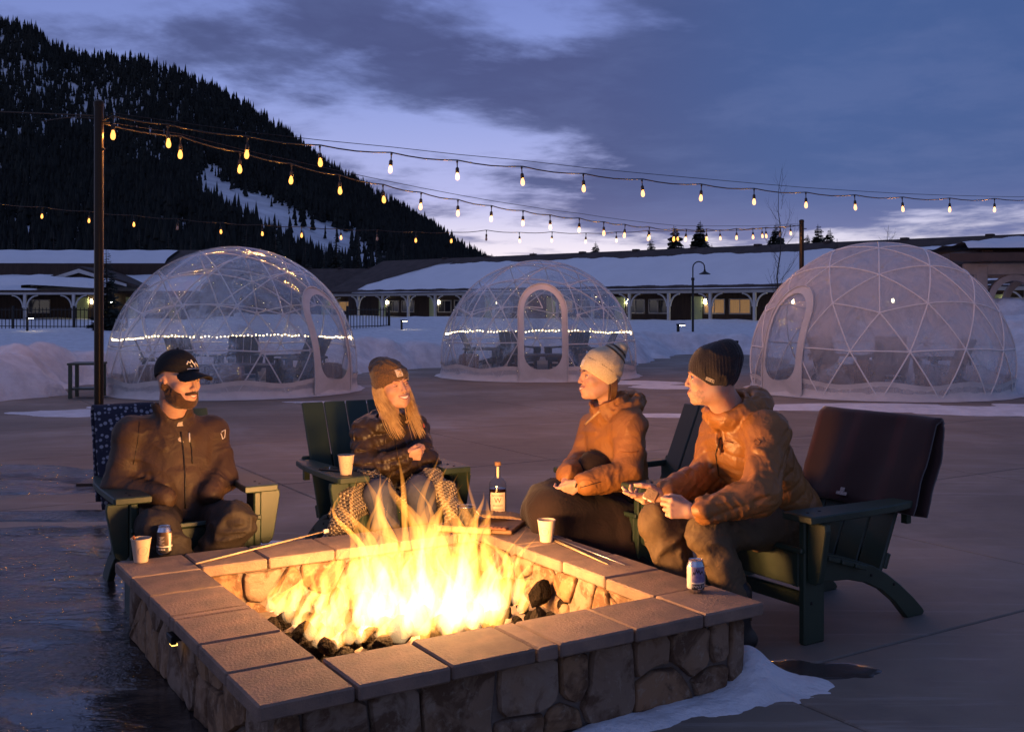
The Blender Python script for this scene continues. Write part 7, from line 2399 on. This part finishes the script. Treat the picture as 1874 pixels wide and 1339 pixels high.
# dark blanket over her lap and legs
def lapf(p):
    k = A3
    m0 = (k(J3['hipl']) + k(J3['hipr'])) / 2; m1 = (k(J3['knl']) + k(J3['knr'])) / 2
    side = k(J3['knl']) - k(J3['knr']); side /= np.linalg.norm(side)
    d = cap(p, k(J3['hipl']) + np.array([-.06, 0, .0]), k(J3['knl']) + np.array([.03, 0, .0]), .118, .085)
    d = smin(d, cap(p, k(J3['hipr']) + np.array([-.06, 0, .0]), k(J3['knr']) + np.array([.03, 0, .0]), .115, .085), .16)
    d = smin(d, cap(p, m0 + np.array([-.05, 0, 0.01]), m1 + np.array([.02, 0, .01]), .11, .085), .14)
    for t in (.0, .35, .7, 1.0):
        a0 = k(J3['knl']) * (1 - t) + k(P(1140, 950, 5.22)) * t; b0 = k(P(1010, 1085, 5.06)) * (1 - t) + k(P(1165, 1085, 5.10)) * t
        d = smin(d, cap(p, a0 + np.array([.02, .02, -.02]), b0, .085, .075), .10)
    d = smin(d, cap(p, k(J3['knr']) + np.array([.02, 0, -.03]), P(1005, 1060, 5.34), .08, .08), .12)
    d = smin(d, ell(p, P(1088, 858, 5.40), (.105, .10, .085)), .04)
    d = smin(d, cap(p, P(1075, 852, 5.36), P(1105, 872, 5.33), .055, .05), .02)
    d = d - wrinkle(p, .020, 5.0, 61, (1, 1, .5))
    return smax(d, -(p[:, 2] - .02), .01)
M_lap = cloth('dark_wool', (.024, .013, .012), .95, .35, sheen=.08, bs_=150)
o = field_obj('lap_blanket', lapf, *bbox([J3['hipl'], J3['hipr'], J3['knl'], J3['knr'], P(1045, 1120, 5.1), P(1130, 1100, 5.1), P(1088, 830, 5.4)], .17), .011, M_lap)
tag(o, 'dark wool blanket wrapped round the legs of the woman in the cream beanie', 'blanket')

# ------------------------------------------------------------------ man in black beanie leaning forward
J4 = dict(head=P(1302, 690, 4.52), neck=P(1338, 758, 4.60), chest=P(1372, 832, 4.66), pelvis=P(1428, 935, 4.76),
          shl=P(1404, 792, 4.44), shr=P(1318, 790, 4.80), ell=P(1392, 905, 4.30), elr=P(1290, 872, 4.74), cul=P(1290, 934, 4.26), cur=P(1222, 900, 4.52), wrl=P(1268, 936, 4.26), wrr=P(1214, 906, 4.50),
          hipl=P(1435, 955, 4.66), hipr=P(1400, 940, 4.86), knl=P(1298, 975, 4.34), knr=P(1204, 958, 4.58), anl=P(1350, 1110, 4.30), anr=P(1262, 1095, 4.52))
M_j4 = cloth('ochre_jacket', (.33, .14, .040), .42, .2, bump=.12)
def quilt(p, d, T, J):
    q = (p - T.pel) @ T.R
    z = q[:, 2] + .35 * np.abs(q[:, 0])
    b = np.abs(np.sin(z * PI / .065))
    return d + .006 * (1 - np.minimum(1, b * 2.2))
def post4(p, d, T, J):
    nb = A3(J['neck'])
    d = smin(d, collar(p, nb, T.R, .088, .048, .022, 6, .20, .012), .012)
    h = hood(p, nb, T.R, .042, .006, .045, 24, -.22)
    return smin(d, h, .015)
wl = J4['wrl']; wr = J4['wrr']
hands4 = [(wl, Vector((-.15, .15, .97)).normalized(), Vector((-.96, .12, .14)).normalized(), Vector((-.12, -.97, .10)).normalized(), [(.55, 1.25, .8), (.85, 1.3, .8), (1.0, 1.3, .8), (1.1, 1.3, .8)], (.55, .7, .5), 1.05),
          (wr, Vector((.1, -.75, .62)).normalized(), Vector((-.95, -.22, -.12)).normalized(), Vector((.2, .62, -.75)).normalized(), [(.15, .25, .2), (.35, .5, .35), (.6, .8, .5), (.75, .9, .6)], (.5, .5, .5), 1.05)]
spec4 = dict(J=J4, ear=False, face=(-.955, .24, -.03), up=(.12, 0, 1), fwd=(-.84, -.52, -.05), jaw=1.05, brow=mat('sandy_brow', (.20, .10, .05), .8), grin=.8, mw=.025, open=.0055, hs=1.0, sc=1.05, fat=1.05,
             label='man in black beanie and ochre quilted jacket holding a toasted sandwich biscuit', hands=hands4, shirt=mat('olive_shirt', (.10, .08, .05), .8),
             jacket=dict(mat=M_j4, off=.020, arm=(.086, .076, .056), wr=.007, ws=8.0, seed=22, fold=.007, extra=quilt, post=post4, vd=.13, vw=.040, vy=.13),
             trousers=dict(mat=cloth('olive_trousers', (.135, .088, .045), .75, .25, bs_=350), r=(.105, .084, .066), wr=.014), boot=mat('black_boot', (.016, .013, .012), .5), toe=dict(l=P(1290, 1150, 4.28), r=P(1205, 1140, 4.5)))
root4, C, Rm, hf, T, jo = person(spec4)
M_h4 = knit('black_rib', (.020, .015, .016), (.035, .026, .027), 220)
def h4(q):
    b, c, pl = beanie(q, (0, -.070, .102), .062, cuff=.05, front=.034, back=-.088)
    return b - wrinkle(q, .005, 11, 6) - .0012 * np.sin(np.arctan2(q[:, 0], q[:, 1]) * 46)
hat = hat_obj('beanie', root4, C, Rm, h4, M_h4, .0042, .21)
def stub(q):
    d = hf(q) - .0002 - .0042 * (vnoise(q * 230, 5) - .5)
    return smax(d, beard_mask(q) + .006 * (vnoise(q * 150, 9) - .3), .006)
hat_obj('stubble', root4, C, Rm, stub, mat('stubble', (.49, .30, .21), .8, var=.25, vscale=160), .0042, .15)
# folded woven tab near the brim at his left side
def side_pt(x_sign, y, z, fn, lift=.002):
    lo_, hi_ = 0, .14
    for _ in range(30):
        m_ = (lo_ + hi_) / 2
        if fn(np.array([[x_sign * m_, y, z]]))[0] < 0: lo_ = m_
        else: hi_ = m_
    return LV(C, Rm, x_sign * (lo_ + lift), y, z)
vs = [side_pt(-1, y, z, h4) for y, z in ((.016, .006), (-.018, -.010), (-.014, -.024), (.020, -.008))]
tb = obj('woven_tab', mkmesh('woven_tab', vs, [(0, 1, 2, 3)], mat('tab', (.60, .50, .34), .7)), hat)
lt_ = [([side_pt(-1, .010 - .007 * k - .002, .000 - .0033 * k - .003, h4, .0032), side_pt(-1, .010 - .007 * k + .001, .000 - .0033 * k - .011, h4, .0032)], .0012) for k in range(4)]
tubes('tab_lettering', tb, lt_, M_zip, 4)
stitched('zip', jo, jo, [(1318, 800), (1310, 830), (1316, 870)], .0035, M_zip)
stitched('pocket_seam', jo, jo, [(1325, 806), (1342, 810)], .002, mat('ochre_seam', (.20, .07, .012), .7))
stitched('pocket_zip', jo, jo, [(1322, 812), (1318, 832)], .0025, M_zip)
stitched('round_badge', jo, jo, [(1379, 808), (1386, 802), (1392, 808), (1388, 815), (1380, 812)], .0016, mat('badge', (.24, .09, .02), .6))
# ring and the smore between his fingers
c = P(1192, 906, 4.37)
sm_ = empty('smore', c, 0, 'toasted marshmallow sandwich biscuit held in the hands of the man in the black beanie', 'food')
Rs = Euler((math.radians(62), math.radians(20), math.radians(-28))).to_matrix()
for dz in (-.009, .010):
    mb = MB(); mb.box(Rs @ Vector((0, 0, dz)), (.052, .046, .0055), Rs, ch=.002); mb.build('cracker', M_cracker, sm_)
mb = MB(); mb.box(Rs @ Vector((.004, 0, -.004)), (.040, .038, .006), Rs, ch=.002); mb.build('chocolate', mat('melted_chocolate', (.06, .02, .01), .3), sm_)
mb = MB()
for (x, y) in ((-.018, -.016), (-.012, .012), (.006, -.018), (.010, .008)): mb.box(Rs @ Vector((x, y, .003)), (.022, .020, .010), Rs, ch=.004)
mb.build('marshmallow', M_marsh, sm_)
